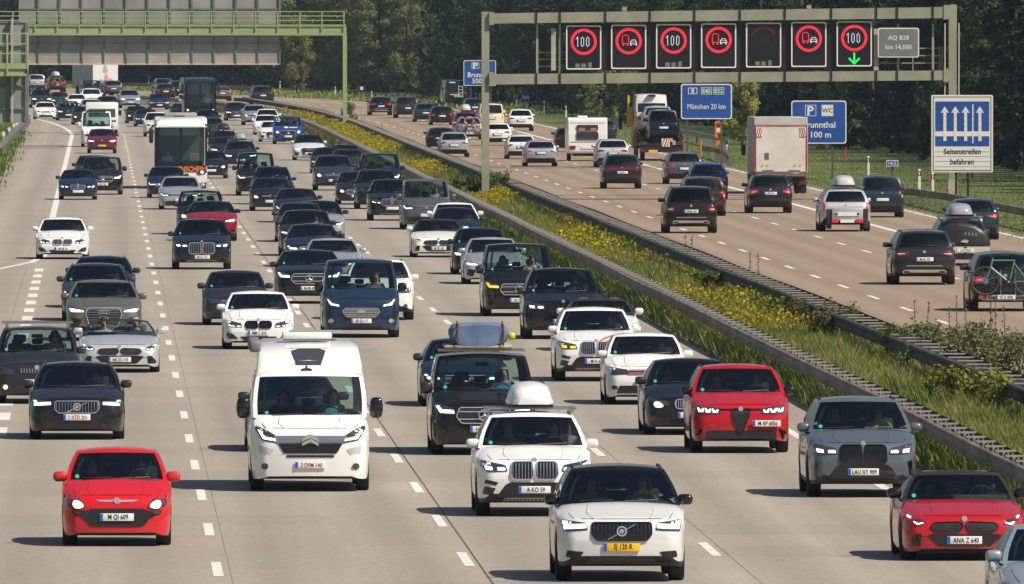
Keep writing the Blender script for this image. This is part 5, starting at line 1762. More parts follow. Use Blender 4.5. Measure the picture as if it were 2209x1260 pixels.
car('suv', 'star', 'black', 666, 655, 'glossy black coupe suv with large star emblem beside the blue van', H=1.52, st=dict(plz=.48), ov=dict(W=1.94, zn=.95, zc=1.08), text='M GB 451', sticker=True)
car('suv', 'kidney', 'navy', 435, 581, 'navy blue suv with two silver outlined kidney grilles', H=1.62, st=dict(lamp='kidney_s', kz=(.56, .93, .43), plz=.44), ov=dict(W=1.92), text='M LU 715', sticker=True)
car('suv', 'shield', 'crimson', 457, 520, 'red suv behind the navy blue kidney grille suv', H=1.46, st=dict(lamp='wide'), roof='black', mir='black', noplate=True)
car('mpv', 'generic', 'black', 433, 506, 'black people carrier with one yellowish fog lamp beside the red suv', H=1.66, st=dict(lit='warm', lamp='box'))
car('wagon', 'bar', 'silver', 389, 452, 'silver grey estate car in front of the white coach', H=1.42, ov=dict(rails=0))
car('hatch', 'bar', 'deep_blue', 359, 427, 'deep blue hatchback at the lower edge of the white coach', H=1.43)
car('sedan', 'kidney', 'deep_blue', 168, 431, 'midnight blue saloon with lit lamps beside the dark star grille van', H=1.37, st=dict(lamp='kidney_s'), ov=dict(W=1.75))
car('van', 'star', 'brown_black', 221, 420, 'dark van with chrome star grille behind the midnight blue saloon', H=1.76, ov=dict(W=1.9), text='M VT 88')
car('suv', 'bar', 'dark_grey', 202, 406, 'dark car showing only its roof behind the dark star grille van', H=1.58)
car('wagon', 'kidney', 'white', 135, 559, 'white estate car alone over the wide broken line', H=1.40, st=dict(lamp='kidney', kz=(.72, .92, .36), plz=.50), ov=dict(W=1.81, zn=.73, zc=.93), text='M XB 70',
    people=[(1, 0, GR, 'brown', 'driver inside the white estate car')])
car('suv', 'generic', 'dark_red', 220, 331, 'wine red suv with orange number plate in front of a white camper', H=1.50, st=dict(lamp='wide'), ov=dict(W=1.8, zn=.88, zc=1.03), plate='yellow')
car('bigvan', 'generic', 'white', 208, 317, 'white delivery van right behind the wine red suv', st=dict(lit='warm', lamp='box'), ov=dict(W=1.98, H=2.3, zn=1.1), cat='van', name='delivery_van')
car('sedan', 'generic', 'white', 98, 257, 'white car entering at the bend beside the big grey sign back', H=1.38, st=dict(lit='none'))
car('mpv', 'generic', 'navy', 147, 260, 'dark blue car with one lit lamp next to the white car in the bend', H=1.56, st=dict(lit='led'))
car('hatch', 'generic', 'dark_green', 180, 269, 'dark green hatchback beside the white delivery van', H=1.40, st=dict(lit='warm'))
car('hatch', 'generic', 'white', 166, 238, 'small white hatchback in the far queue behind dark cars', H=1.42, st=dict(lit='none'))
car('mpv', 'bar', 'white', 198, 229, 'white people carrier deep in the far queue below the lorry', H=1.60, st=dict(lit='none'))
car('van', 'generic', 'dark_grey', 199, 213, 'dark grey van at the far end of the queue below the lorry', H=1.76, st=dict(lit='none'))
car('suv', 'generic', 'dark_green', 89, 233, 'dark green suv behind the white car in the bend', H=1.66)
car('sedan', 'generic', 'dark_green', 129, 231, 'dark saloon with bright lamps beside the dark green suv', H=1.35)
car('mpv', 'generic', 'navy', 73, 223, 'navy people carrier cut off by the big grey sign back', H=1.60, st=dict(lit='none'))
car('suv', 'generic', 'light_blue', 280, 233, 'pale blue silver suv in the far middle lane', H=1.62)
car('wagon', 'generic', 'navy', 233, 246, 'dark blue estate car ahead of the white motorhome', H=1.50, st=dict(lit='none'))
car('hatch', 'generic', 'light_blue', 197, 251, 'pale blue hatchback squeezed beside the white motorhome', H=1.40, st=dict(lit='none'))
car('hatch', 'generic', 'black', 296, 266, 'black hatchback with warm lamp right of the white motorhome', H=1.35, st=dict(lit='warm'))
car('sedan', 'bar', 'navy', 316, 273, 'navy saloon overlapping the black hatchback', H=1.33)
car('hatch', 'bar', 'deep_blue', 343, 237, 'bright lamped dark blue hatchback left of the dark coach', H=1.38)
car('suv', 'generic', 'pearl', 338, 295, 'off white suv with roof rails behind the white coach', H=1.72, st=dict(lit='none'))
car('hatch', 'generic', 'navy', 392, 258, 'dark blue car mostly hidden behind the dark coach', H=1.26, st=dict(lit='none'))
car('suv', 'generic', 'dark_green', 448, 284, 'dark green car in front of the dark coach', H=1.60)
car('hatch', 'generic', 'blue_grey', 456, 301, 'blue grey hatchback beside the roof of the white coach', H=1.48, st=dict(lit='none'))
r, c = car('wagon', 'generic', 'navy', 482, 331, 'navy estate car with black roof box', H=1.38)
roof_box(r, c, (.02, .02, .022), 'black roof box on the navy estate car', W=.82, Hh=.33)
r, c = car('wagon', 'generic', 'brown_black', 519, 361, 'dark estate car with pale grey roof box', H=1.45)
roof_box(r, c, (.30, .32, .34), 'pale grey roof box on the dark estate car', W=.72, Hh=.34)
car('hatch', 'bar', 'black', 455, 385, 'black hatchback with large clear lamps right of the white coach', H=1.40, ov=dict(W=1.76), st=dict(lamp='round', lit='warm'))
car('hatch', 'generic', 'navy', 486, 346, 'navy hatchback glimpsed between two roof box cars', H=1.35)
car('van', 'bar', 'black', 552, 422, 'black square van with white lamps in the third lane', H=1.98, ov=dict(W=1.82))
car('wagon', 'bar', 'deep_blue', 588, 441, 'deep blue estate car with pale sun visors behind a black hatchback', H=1.66)
car('hatch', 'bar', 'black', 584, 455, 'black hatchback with big pale headlights and clear windscreen', H=1.40, ov=dict(W=1.78), st=dict(lamp='round', lit='warm'))
car('sedan', 'bar', 'black', 640, 480, 'black saloon behind the silver estate and the grey estate', H=1.36, people=[(1, 0, RE, 'dark', 'driver in red top inside the black saloon')])
car('sedan', 'bar', 'blue_grey', 648, 522, 'blue grey saloon glimpsed behind the black suv with yellow vest', H=1.44)
car('wagon', 'bar', 'silver', 690, 520, 'silver estate car with dark roof beside the black suv', H=1.47, roof='black', mir='black')
car('suv', 'hexagon', 'black', 660, 552, 'black suv with yellow vest behind its windscreen', H=1.57, st=dict(lamp='wide'), people=[(1, -.1, (.75, .75, .05), 'dark', 'driver in bright yellow vest inside the black suv')])
car('wagon', 'star', 'navy', 675, 576, 'navy estate car with glowing lamps behind the pale grey saloon', H=1.40)
car('sedan', 'generic', 'silver', 718, 611, 'pale grey saloon whose roof shows behind the blue van', H=1.37, people=[(1, 0, DK, 'dark', 'driver inside the pale grey saloon')])
car(RD, 'roadster', 'white', 945, 555, 'white roadster with black soft top and amber indicator', H=1.30, st=dict(lamp='roadster', lit='amber', plz=.47), text='M ZR 303')
car('sedan', 'bar', 'white', 982, 520, 'white saloon roof behind the dark blue coupe', H=1.40)
car('sedan', 'kidney', 'navy', 984, 536, 'dark blue coupe behind the white roadster', H=1.44, people=[(1, 0, WH, 'brown', 'driver in white shirt inside the dark blue coupe')])
car('hatch', 'generic', 'black', 1035, 592, 'black car with bright lamps beside the barrier ahead of the silver saloon', H=1.47, sticker=True)
car('sedan', 'hexagon', 'silver', 1063, 613, 'silver saloon with dotted daytime lights behind the black star van', H=1.42, st=dict(lamp='wide'), sticker=True)
car('van', 'star', 'black', 1118, 682, 'black passenger van with amber indicator and star emblem', H=1.97, st=dict(lit='amber', plz=.46), ov=dict(zn=.98), text='KS TV 61', sticker=True, people=[(1.1, 0, WH, 'brown', 'driver in pale shirt inside the black van with amber indicator'), (-1.1, 0, DK, 'dark', 'passenger inside the black van with amber indicator')])
car('suv', 'kidney', 'black', 1213, 731, 'large black suv with tall dark kidney grille near the barrier', H=1.78, st=dict(lamp='kidney_s', kz=(.58, .94, .36), dark=1, plz=.47), ov=dict(W=2.0, L=4.9), text='M XS 52', sticker=True, people=[(1, 0, DK, 'grey', 'driver inside the large black suv')])
car(RD, 'roadster', 'white', 1297, 757, 'white convertible with dark top behind the striped white suv', H=1.27, people=[(1, 0, RE, 'dark', 'driver in red top inside the white convertible')])
car('sedan', 'star', 'navy', 1000, 876, 'dark blue saloon hidden behind the black van with roof luggage', H=1.40, st=dict(lamp='star'), sticker=True)
car('sedan', 'generic', 'black', 634, 973, 'dark saloon hidden behind the white camper van', H=1.40)
car('van', 'star', 'van_blue', 621, 311, 'bright blue van with white lettering on its bonnet', H=1.84, st=dict(lit='warm'), people=())
BLUEVAN = scene.objects[[o.name for o in scene.objects if o.get('label', '').startswith('bright blue van')][0]]
car('sedan', 'hexagon', 'white', 588, 306, 'white saloon with black hexagon grille left of the bright blue van', H=1.40, st=dict(lit='none'))
car('hatch', 'generic', 'white', 574, 291, 'white hatchback behind the white saloon with hexagon grille', H=1.43)
car('sedan', 'generic', 'white', 577, 278, 'third white car in the row left of the bright blue van', H=1.48, st=dict(lit='none'))
car('suv', 'generic', 'light_blue', 549, 270, 'silver blue suv left of the row of white cars', H=1.55, st=dict(lit='warm'))
car('hatch', 'hexagon', 'black', 510, 260, 'black hatchback in front of the silver blue suv', H=1.42)
car('wagon', 'hexagon', 'pearl', 666, 346, 'off white estate car with dark hexagon grille near the median', H=1.50, roof='dark_grey')
car('sedan', 'generic', 'navy', 707, 374, 'navy saloon with amber lamp behind the off white estate', H=1.38, st=dict(lit='amber'))
car('suv', 'generic', 'dark_green', 742, 370, 'dark green car roof by the median barrier', H=1.44, ov=dict(rails=0))
car('hatch', 'generic', 'dark_grey', 750, 381, 'dark grey car in front of the dark green roof', H=1.42, st=dict(lit='none'))
car('suv', 'generic', 'blue_grey', 719, 411, 'rounded dark suv with oval lamps in the fourth lane', H=1.68, st=dict(lamp='round', lit='warm'), ov=dict(W=1.92, zn=.9, rails=0))
car('van', 'star', 'navy', 820, 421, 'dark blue square van next to the median barrier', H=1.93)
car('sedan', 'star', 'black', 769, 441, 'black saloon with plain grille ahead of the rounded dark suv', H=1.43, st=dict(lamp='round', lit='warm'))
car('suv', 'shield', 'black', 812, 451, 'black suv with spindle nose beside the black saloon', H=1.68, noplate=True, st=dict(lamp='iron', lit='none'))
car('suv', 'kidney', 'black', 845, 476, 'black suv with chrome kidney grille and ring headlights', H=1.66, st=dict(lamp='kidney', kz=(.66, .93, .42)), ov=dict(W=1.93), text=None)
car('van', 'bar', 'grey', 919, 495, 'grey passenger van by the barrier beside the black kidney suv', H=1.94, st=dict(), ov=dict(W=1.94), text=None, people=[(1.1, 0, WH, 'dark', 'driver in white sleeves inside the grey passenger van')])

# ------------------------------------------------------------------ traffic driving away
r, c = car('suv', 'block', 'dark_green', 2165, 671, 'dark petrol car with a green bicycle on its tail', end='rear', H=1.60, st=dict(brake=1), noplate=True, ov=dict(W=1.86, rails=0))
BIKECAR = (r, c)
car('suv', 'slim', 'dark_grey', 1991, 614, 'graphite suv with chrome lower bumper and twin tailpipes', end='rear', H=1.63, st=dict(chrome=1, plv=.70), ov=dict(W=1.89), text='M GL 557')
r, c = car('wagon', 'block', 'dark_grey', 2072, 572, 'dark estate car with covered carrier on its tail and pale roof box', end='rear', H=1.50, noplate=True, ov=dict(W=1.84))
TAILBOX = (r, c)
roof_box(r, c, (.36, .36, .38), 'pale grey roof box on the dark estate car beyond the graphite suv', W=.86, Hh=.36)
car('hatch', 'slim', 'petrol', 2101, 517, 'dark petrol hatchback in the outer lane by the guard rail', end='rear', H=1.48, st=dict(brake=1))
car('mpv', 'tall', 'petrol', 1901, 469, 'teal high roofed car with large rear window', end='rear', H=1.68, st=dict(plv=.66), ov=dict(W=1.80, rails=0))
r, c = car('suv', 'pillar', 'pale_silver', 1822, 499, 'silver estate with tall red pillar lamps and tail box', end='rear', H=1.60, st=dict(brake=1), ov=dict(W=1.89), noplate=True)
VOLV = (r, c)
roof_box(r, c, (.50, .51, .53), 'silver roof box on the silver estate with pillar lamps', W=.84, Hh=.36)
car('suv', 'ell', 'dark_grey', 1660, 460, 'dark grey suv close behind the white box lorry', end='rear', H=1.59, st=dict(brake=1, plv=.76), ov=dict(W=1.82), text='M JC 44')
car('suv', 'block', 'brown_black', 1489, 503, 'black suv with silver skid plate and red lamp clusters', end='rear', H=1.74, st=dict(chrome=1, plv=.72), ov=dict(W=1.97, priv=1), text='EM ML 350')
car('mpv', 'tall', 'brown', 1517, 466, 'brown rounded car behind the black suv with skid plate', end='rear', H=1.58, st=dict(brake=1), ov=dict(rails=0))
car('suv', 'block', 'blue', 1527, 430, 'bright blue suv ahead of the brown car', end='rear', H=1.62, ov=dict(W=1.75))
car('suv', 'ell', 'grey', 1475, 397, 'grey suv ahead of the bright blue suv', end='rear', H=1.55, st=dict(brake=1))
car('suv', 'lightbar', 'dark_grey', 1341, 407, 'dark grey electric suv with red light bar', end='rear', H=1.62, text='M ID 4')
car('suv', 'slim', 'pale_silver', 1321, 361, 'pale silver suv beside the caravan', end='rear', H=1.52)
car('suv', 'block', 'brown_black', 1229, 328, 'black suv mostly hidden left of the caravan', end='rear', H=1.48)
car('wagon', 'block', 'petrol', 1300, 306, 'dark teal estate car towing the caravan', end='rear', H=1.45)
car('wagon', 'ell', 'silver', 1166, 359, 'silver estate car with L shaped red lamps', end='rear', H=1.42, st=dict(brake=1, plv=.74))
car('hatch', 'ell', 'pearl', 1124, 343, 'pearl white hatchback beside the silver estate car', end='rear', H=1.38)
car('suv', 'slim', 'white', 1072, 315, 'white suv with black window band half behind the gantry post', end='rear', H=1.46, ov=dict(rails=0, priv=1))
car('suv', 'slim', 'white', 1123, 283, 'white suv alone in the outer lane with green trim plate', end='rear', H=1.58, ov=dict(rails=0, priv=1))
car('van', 'tall', 'cream', 1059, 279, 'ivory taxi van half hidden behind the gantry post', end='rear', H=1.88, ov=dict(W=1.9))
car('hatch', 'slim', 'silver', 979, 339, 'silver hatchback nearest the median on the far carriageway', end='rear', H=1.45, ov=dict(W=1.79))
car('hatch', 'slim', 'black', 951, 323, 'black hatchback beside the silver hatchback', end='rear', H=1.36)
r, c = car('wagon', 'slim', 'silver', 1012, 301, 'silver estate car carrying bicycles on its tail', end='rear', H=1.52)
BIKES2 = (r, c)
r, c = car('wagon', 'block', 'dark_red', 1005, 288, 'dark red estate car with white roof box', end='rear', H=1.50)
roof_box(r, c, (.55, .56, .58), 'white roof box on the dark red estate car', W=.74, Hh=.42)
car('hatch', 'block', 'black', 953, 270, 'black hatchback with red lamps and round emblem', end='rear', H=1.43, st=dict(brake=1))
car('hatch', 'block', 'petrol', 918, 263, 'petrol green hatchback behind the dark pickup', end='rear', H=1.43)
car('pickup', 'round', 'dark_grey', 879, 255, 'dark pickup truck with white marks on its rear window', end='rear', H=1.70)
car('suv', 'slim', 'black', 821, 249, 'black suv with silver lower bumper leading the pickup', end='rear', H=1.50, st=dict(chrome=1, brake=1), ov=dict(rails=0))
r, c = car('bigvan', 'tall', 'dark_grey', 982, 229, 'dark camper van with white ladder on its tail', end='rear', st=dict(), ov=dict(H=2.25, W=2.02, panel=1))
DARKVAN = (r, c)
car('hatch', 'block', 'deep_blue', 1023, 250, 'blue hatchback between the roof box car and the taxi van', end='rear', H=1.40)
car('suv', 'slim', 'dark_grey', 566, 225, 'dark grey suv alone in the far bend', end='rear', H=1.62, ov=dict(W=1.98))
car('sedan', 'block', 'greige', 478, 218, 'grey saloon with lit brake lamp right of the dark coach', end='rear', H=1.35, st=dict(brake=1))
car('suv', 'block', 'dark_grey', 356, 214, 'dark suv with red lamps left of the dark coach', end='rear', H=1.45, st=dict(brake=1))
car('mpv', 'block', 'blue_grey', 354, 203, 'blue grey car behind the dark suv with red lamps', end='rear', H=1.58)
car('mpv', 'block', 'deep_blue', 386, 212, 'deep blue van like car peeping out beside the dark coach', end='rear', H=1.65)
car('suv', 'block', 'grey', 243, 208, 'grey suv below the white lorry in the far bend', end='rear', H=1.55)
r, c = car('suv', 'block', 'dark_red', 122, 199, 'dark red car with bicycles on its tail in the far bend', end='rear', H=1.55)
REDBIKES = (r, c)
roof_box(r, c, (.62, .63, .64), 'silver roof box on the dark red car in the far bend', W=.80, Hh=.45)
car('mpv', 'tall', 'silver', 78, 193, 'silver people carrier at the farthest end of the bend', end='rear', H=1.62)
# ------------------------------------------------------------------ coaches, lorries, trailers, loads
def wheel_set(root, R, pts):
    T, Rm = wheel_mesh(R)
    for p in pts: o = put('wheel', T, root, p); put('rim', Rm, o)

def coach(xc, yb, W, H, L, body, band, label, text=None, driver=None, guide=None, roofunit=False, z_ws=(1.10, 2.95), sheen_h=.36):
    p = PG(xc, yb); hy = head_yaw(p.y); loc = p - Matrix.Rotation(hy, 3, 'Z') @ Vector((0, 2.4, 0))
    root = empty('coach', loc, hy, label, 'bus', 'coaches driving towards the camera')
    P = paint(body); B = paint(band); hw = W / 2; z0, z1 = z_ws
    mb = MB(); mb.box((0, L / 2 + .9, (H + .32) / 2), (W, L - 1.8, H - .32), ch=.12); mb.obj('body', [P], root, 35)
    mb = MB()
    mb.prism(rounded([(-hw + .02, .30), (hw - .02, .30), (hw, .8), (hw, z0), (-hw, z0), (-hw, .8)], .12), .06, 1.85); mb.obj('front_panel', [P], root, 35)
    mb = MB(); mb.prism([(-hw + .03, z0 - .30), (hw - .03, z0 - .30), (hw - .03, z0 + .02), (-hw + .03, z0 + .02)], .045, .3); mb.obj('front_band', [B], root)
    # cap above the windscreen leans back
    vs = []
    for y, zb, zt, w in ((.16, z1, z1 + .08, hw - .05), (.34, z1, H - .22, hw - .06), (.75, z1, H - .06, hw - .10), (1.9, z1, H, hw - .10)):
        vs += [(-w, y, zb), (-w, y, zt - .10), (-w + .18, y, zt), (w - .18, y, zt), (w, y, zt - .10), (w, y, zb)]
    fs = [(i * 6 + k, (i + 1) * 6 + k, (i + 1) * 6 + (k + 1) % 6, i * 6 + (k + 1) % 6) for i in range(3) for k in range(6)] + [(5, 4, 3, 2, 1, 0)]
    MB().add(vs, fs).obj('roof_cap', [P], root, 30)
    mb = MB()
    for s in (-1, 1): mb.box((s * (hw - .06), .42, (z0 + z1) / 2), (.10, .5, z1 - z0))
    mb.obj('windscreen_pillar', [B], root)
    for x0, x1 in ((-hw + .11, -.02), (.02, hw - .11)):
        V = []; F_ = []
        for i in range(6):
            for j in range(6):
                x = x0 + (x1 - x0) * i / 5; z = z0 + .02 + (z1 - z0) * j / 5
                V.append((x, .10 + .12 * (j / 5) + .20 * (abs(x) / hw) ** 3, z))
        for i in range(5):
            for j in range(5): F_.append((i * 6 + j, (i + 1) * 6 + j, (i + 1) * 6 + j + 1, i * 6 + j + 1))
        MB().add(V, F_).obj('windscreen', [GLASS], root, 60)
    mb = MB(); mb.box((0, 1.2, z0 - .05), (W - .3, 1.9, .06)); mb.box((0, 1.72, (z0 + z1) / 2), (W - .25, .06, z1 - z0 + .1)); mb.box((0, .7, z0 + .10), (W - .5, .5, .28), ch=.08)
    mb.obj('driver_cab', [INTER], root)
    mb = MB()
    for s in (-1, 1): mb.box((s * hw * .46, .66, z1 - sheen_h / 2 - .03), (hw * .80, .02, sheen_h))
    mb.obj('sky_sheen_panel', [principled('sky_sheen_pale', (.42, .47, .46), .8)], root)  # added pale panels stand in for sky reflected in the upper windscreen
    mb = MB()
    for s in (-1, 1): mb.box((s * hw * .5, 1.48, z0 + .30), (.5, .16, .62), ch=.06)
    mb.obj('seat', [SEATM], root)
    for s in (-1, 1):
        mb = MB(); mb.prism(rounded([(s * hw * .58, .82), (s * hw * .94, .96), (s * hw * .95, .74), (s * hw * .66, .66)][::s], .04), .03, .2); h = mb.obj('headlight', [LENS], root)
        mb = MB(); mb.prism(disc(s * hw * .80, .80, .07), .015, .06); mb.obj('lamp_bulb', [LED], h)
        mb = MB(); mb.tube((s * (hw - .1), .3, z1 + .15), (s * (hw + .17), -.05, z1 - .02), .035); mb.box((s * (hw + .17), -.06, z1 - .40), (.20, .14, .72), ch=.06); mb.obj('wing_mirror', [BLACKP], root, 50)
    mb = MB(); mb.box((0, .035, .52), (.52, .02, .115)); mb.obj('number_plate', [PLATE], root)
    mb = MB(); mb.prism(rect(-hw * .55, hw * .55, .36, .44), .045, .2); mb.obj('air_intake', [BLACKP], root)
    for s in (-1, 1):
        mb = MB(); mb.box((s * (hw - .002), L / 2 + 1.0, 2.25), (.012, L - 3, 1.25)); mb.obj('side_window', [PRIV], root)
    mb = MB(); mb.path([(-.7, .10, z0 + .06), (-.2, .10, z0 + .12)], .015); mb.path([(.15, .10, z0 + .06), (.75, .10, z0 + .12)], .015); mb.obj('wiper', [BLACKP], root)
    if roofunit:
        mb = MB(); mb.box((0, 4.5, H + .10), (W * .62, 3.2, .22), ch=.08); mb.obj('roof_unit', [principled('roof_unit_grey', (.30, .31, .33), .5)], root, 40)
        mb = MB(); mb.box((0, 2.85, H + .14), (.5, .06, .10)); mb.obj('roof_hatch', [principled('hatch_tan', (.45, .35, .22), .5)], root)
    wheel_set(root, .50, [(s * (hw - .16), y, .50) for s in (-1, 1) for y in (2.4, L - 3.2)])
    if text:
        o = put('lettering', text_mesh(text, .24, principled('lettering_orange', (.85, .20, .01), .5), .85, .03), root, (.52, .036, z0 - .145))
    Rz = Matrix.Rotation(hy, 3, 'Z')
    for x, sh, hair, lab in [q for q in (driver, guide) if q]: person(loc + Rz @ Vector((x, 1.05, z0 - .12)), hy, sh, hair, lab)
    return root

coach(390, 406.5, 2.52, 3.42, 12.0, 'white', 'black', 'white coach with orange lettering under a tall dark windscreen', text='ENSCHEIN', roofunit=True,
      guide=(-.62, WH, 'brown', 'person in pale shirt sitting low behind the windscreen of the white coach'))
coach(430, 259, 2.5, 3.35, 12.0, 'dark_green', 'black', 'dark green coach far back in the queue', sheen_h=.85)

# camper van: high roof, awning, skylight, logo
r, c = CAMPER
mb = MB(); w = .90
st_ = [(1.17, 1.95, 2.02, .905), (1.36, 1.95, 2.20, .90), (1.8, 1.95, 2.40, .885), (2.4, 1.95, 2.49, .87), (5.4, 1.97, 2.52, .87), (5.8, 1.97, 2.45, .84)]
vs, fs = [], []
for y, zb, zt, w in st_:
    d = zt - zb
    vs += [(-w, y, zb), (-w, y, zb + d * .74), (-w + .025, y, zb + d * .91), (-w + .12, y, zt), (0, y, zt + .02), (w - .12, y, zt), (w - .025, y, zb + d * .91), (w, y, zb + d * .74), (w, y, zb)]
for i in range(5): fs += [(i * 9 + k, i * 9 + k + 1, (i + 1) * 9 + k + 1, (i + 1) * 9 + k) for k in range(8)]
fs += [tuple(range(9))[::-1], tuple(range(45, 54))]
o = MB().add(vs, [f[::-1] for f in fs]).obj('high_roof', [WHITEP], r, 40)
o.material_slots[0].link = 'OBJECT'; o.material_slots[0].material = paint('white')
bv = BVHTree.FromPolygons([Vector(v) for v in vs], fs)
mb = MB(); patch_into(mb, bv, [(-.33, 2.42), (.30, 2.42), (.20, 2.15), (-.23, 2.15)], .02, 0, .08); mb.obj('skylight', [principled('skylight_tint', (.055, .056, .065), .25)], r)
mb = MB(); patch_into(mb, bv, disc(-.05, 2.06, .10, .035), .012, 0, .1); patch_into(mb, bv, disc(-.05, 2.115, .02, .02, 8), .012, 0, .1); mb.obj('emblem', [INK], r)
mb = MB(); mb.box((-.93, 3.0, 2.46), (.20, 3.4, .20), ch=.05); mb.obj('awning_case', [principled('awning_grey', (.16, .165, .18), .6)], r, 50)
mb = MB(); mb.box((-.02, 2.9, 2.62), (.85, .9, .10), ch=.03); mb.obj('roof_hatch', [WHITEP], r, 50)
mb = MB(); mb.box((.15, 4.2, 2.66), (.9, 1.3, .03)); mb.obj('solar_panel', [principled('solar_grey', (.33, .33, .35), .4)], r)

# delivery van roof slot and box of the white van behind the wine red suv
o = [q for q in scene.objects if q.get('label', '').startswith('white delivery van')][0]
mb = MB(); mb.box((0, 1.25, 2.30), (1.25, .5, .10), ch=.03); mb.obj('roof_vent', [BLACKP], o)

# bundle on the black van
r, c = VCLASS; K = c.K
p = r.location + Matrix.Rotation(r.rotation_euler.z, 3, 'Z') @ Vector((-.05, 1.75, K['H'] + .10))
e = empty('luggage_bundle', p, r.rotation_euler.z, 'blue luggage bundle strapped on the black van roof', 'luggage')
BLUEF = noisy('luggage_blue', (.085, .135, .24), (.15, .22, .34), 3, .8, bump=.35)
vs, fs = [], []; ny, na = 9, 18; rr_ = random.Random(5)
for i in range(ny):
    t = i / (ny - 1); y = -.25 + 1.9 * t; s = (.86, .97, 1, 1, 1, 1, 1, .95, .8)[i]
    for k in range(na):
        a = 2 * math.pi * k / na; ca, sa = math.cos(a), math.sin(a)
        x = .60 * s * math.copysign(abs(ca) ** .62, ca) * (.92 + .08 * sa); z = .22 + .22 * s * math.copysign(abs(sa) ** .7, sa)
        vs.append((x + rr_.uniform(-.012, .012), y, z + rr_.uniform(-.012, .012) + (.02 if sa > .5 else 0)))
for i in range(ny - 1): fs += [(i * na + (k + 1) % na, i * na + k, (i + 1) * na + k, (i + 1) * na + (k + 1) % na) for k in range(na)]
fs += [tuple(range(na)), tuple(range((ny - 1) * na, ny * na))[::-1]]
MB().add(vs, fs).obj('cover', [BLUEF], e, 60)
mb = MB(); mb.box((-.02, .7, .02), (1.28, 1.9, .07), ch=.03); mb.obj('base_mat', [noisy('mat_beige', (.34, .27, .20), (.46, .38, .29), 5, .9)], e, 50)
for x in (-.40, .44):
    mb = MB(); mb.path([(x, -.30, .03), (x * 1.02, -.285, .25), (x, -.24, .43), (x, .8, .475)], .016, 5); mb.obj('strap', [principled('strap_red', (.16, .045, .035), .8)], e)
mb = MB(); mb.lathe_x((0, 0, 0), [(-.075, .001), (-.062, .045), (-.03, .075), (.03, .075), (.062, .045), (.075, .001)], 14)
o = mb.obj('ball', [principled('ball_lime', (.45, .55, .02), .5)], None, 60); o.location = p + Vector((.60, -.12, .22)); tag(o, 'lime yellow ball tied beside the blue luggage bundle', 'ball')
mb = MB()
for y in (.1, 1.1):
    mb.box((0, y, -.05), (1.62, .06, .035))
o = mb.obj('roof_bar', [ALU], r); o.location = (0, 1.75, K['H'] + .10)

# stripes on the white suv's bonnet
r, c = ORANGE
def arc(pts, w):
    up = [(x, z + w) for x, z in pts]; return pts + up[::-1]
for col, pts, w in (((.80, .10, .03), [(.00, .845), (.16, .94), (.40, 1.02), (.66, 1.055)], .032), ((.10, .06, .22), [(.16, .85), (.28, .92), (.46, .985), (.66, 1.02)], .012), ((.85, .22, .02), [(.26, .845), (.38, .90), (.52, .955), (.66, .985)], .034)):
    mb = MB(); patch_into(mb, c.bvh, arc(pts, w), .02, 0, .04, .012)
    if mb.v: mb.obj('bonnet_stripe', [principled('stripe_%d' % int(col[1] * 1000), col, .4)], r)
# plate of the red shield suv sits off centre; lettering on the bright blue van
hy_ = min(hit_y(SHC.bvh, x_, .565) for x_ in (.25, .48, .72)) - .05
pl = put('number_plate', MB().box((.48, hy_, .565), (.52, .025, .115), ch=.006).mesh('number_plate', [PLATE]), SHIELD)
put('euro_band', MB().box((.245, hy_ - .0145, .565), (.045, .004, .108)).mesh('euro_band', [EUBLUE]), pl)
put('lettering', text_mesh('M AP 6056', .078, INK, .72, .008), pl, (.50, hy_ - .017, .565))
gk = [g for k, g in GEO.items() if k[0] == 'van' and abs(g.K['H'] - 1.84) < .011 and k[1] == 'front'][0]
mb = MB(); patch_into(mb, gk.bvh, disc(-.12, 1.10, .13, .05), .03, 0, .1)
for k in range(5): patch_into(mb, gk.bvh, rect(.08 + .11 * k, .16 + .11 * k, 1.07, 1.12), .03, 0, .1)
mb.obj('lettering', [WHITEP], BLUEVAN)

# white motorhome behind the delivery van
def box_body(root, W, H, z0, L, y0, mat, name='box', ch=.12):
    mb = MB(); mb.box((0, y0 + L / 2, (H + z0) / 2), (W, L, H - z0), ch=ch); return mb.obj(name, [mat], root, 40)
p = PG(220, 291); hy = head_yaw(p.y)
e = empty('motorhome', p, hy, 'white motorhome with bulging front right behind the delivery van', 'motorhome')
box_body(e, 2.3, 2.3, .35, 5.5, .4, paint('white'))
mb = MB(); mb.box((0, .42, 1.55), (1.9, .08, .6), ch=.03); mb.obj('windscreen', [GLASS], e)
mb = MB(); mb.box((0, .39, .62), (1.6, .06, .25), ch=.03); mb.obj('grille', [BLACKP], e)
for s in (-1, 1):
    mb = MB(); mb.box((s * .85, .38, .95), (.28, .06, .18), ch=.03); mb.obj('headlight', [LENS], e)
    mb = MB(); mb.box((s * 1.28, .5, 1.55), (.18, .12, .4), ch=.04); mb.obj('wing_mirror', [GLOSSB], e)
wheel_set(e, .34, [(s * 1.0, y, .34) for s in (-1, 1) for y in (1.1, 4.6)])

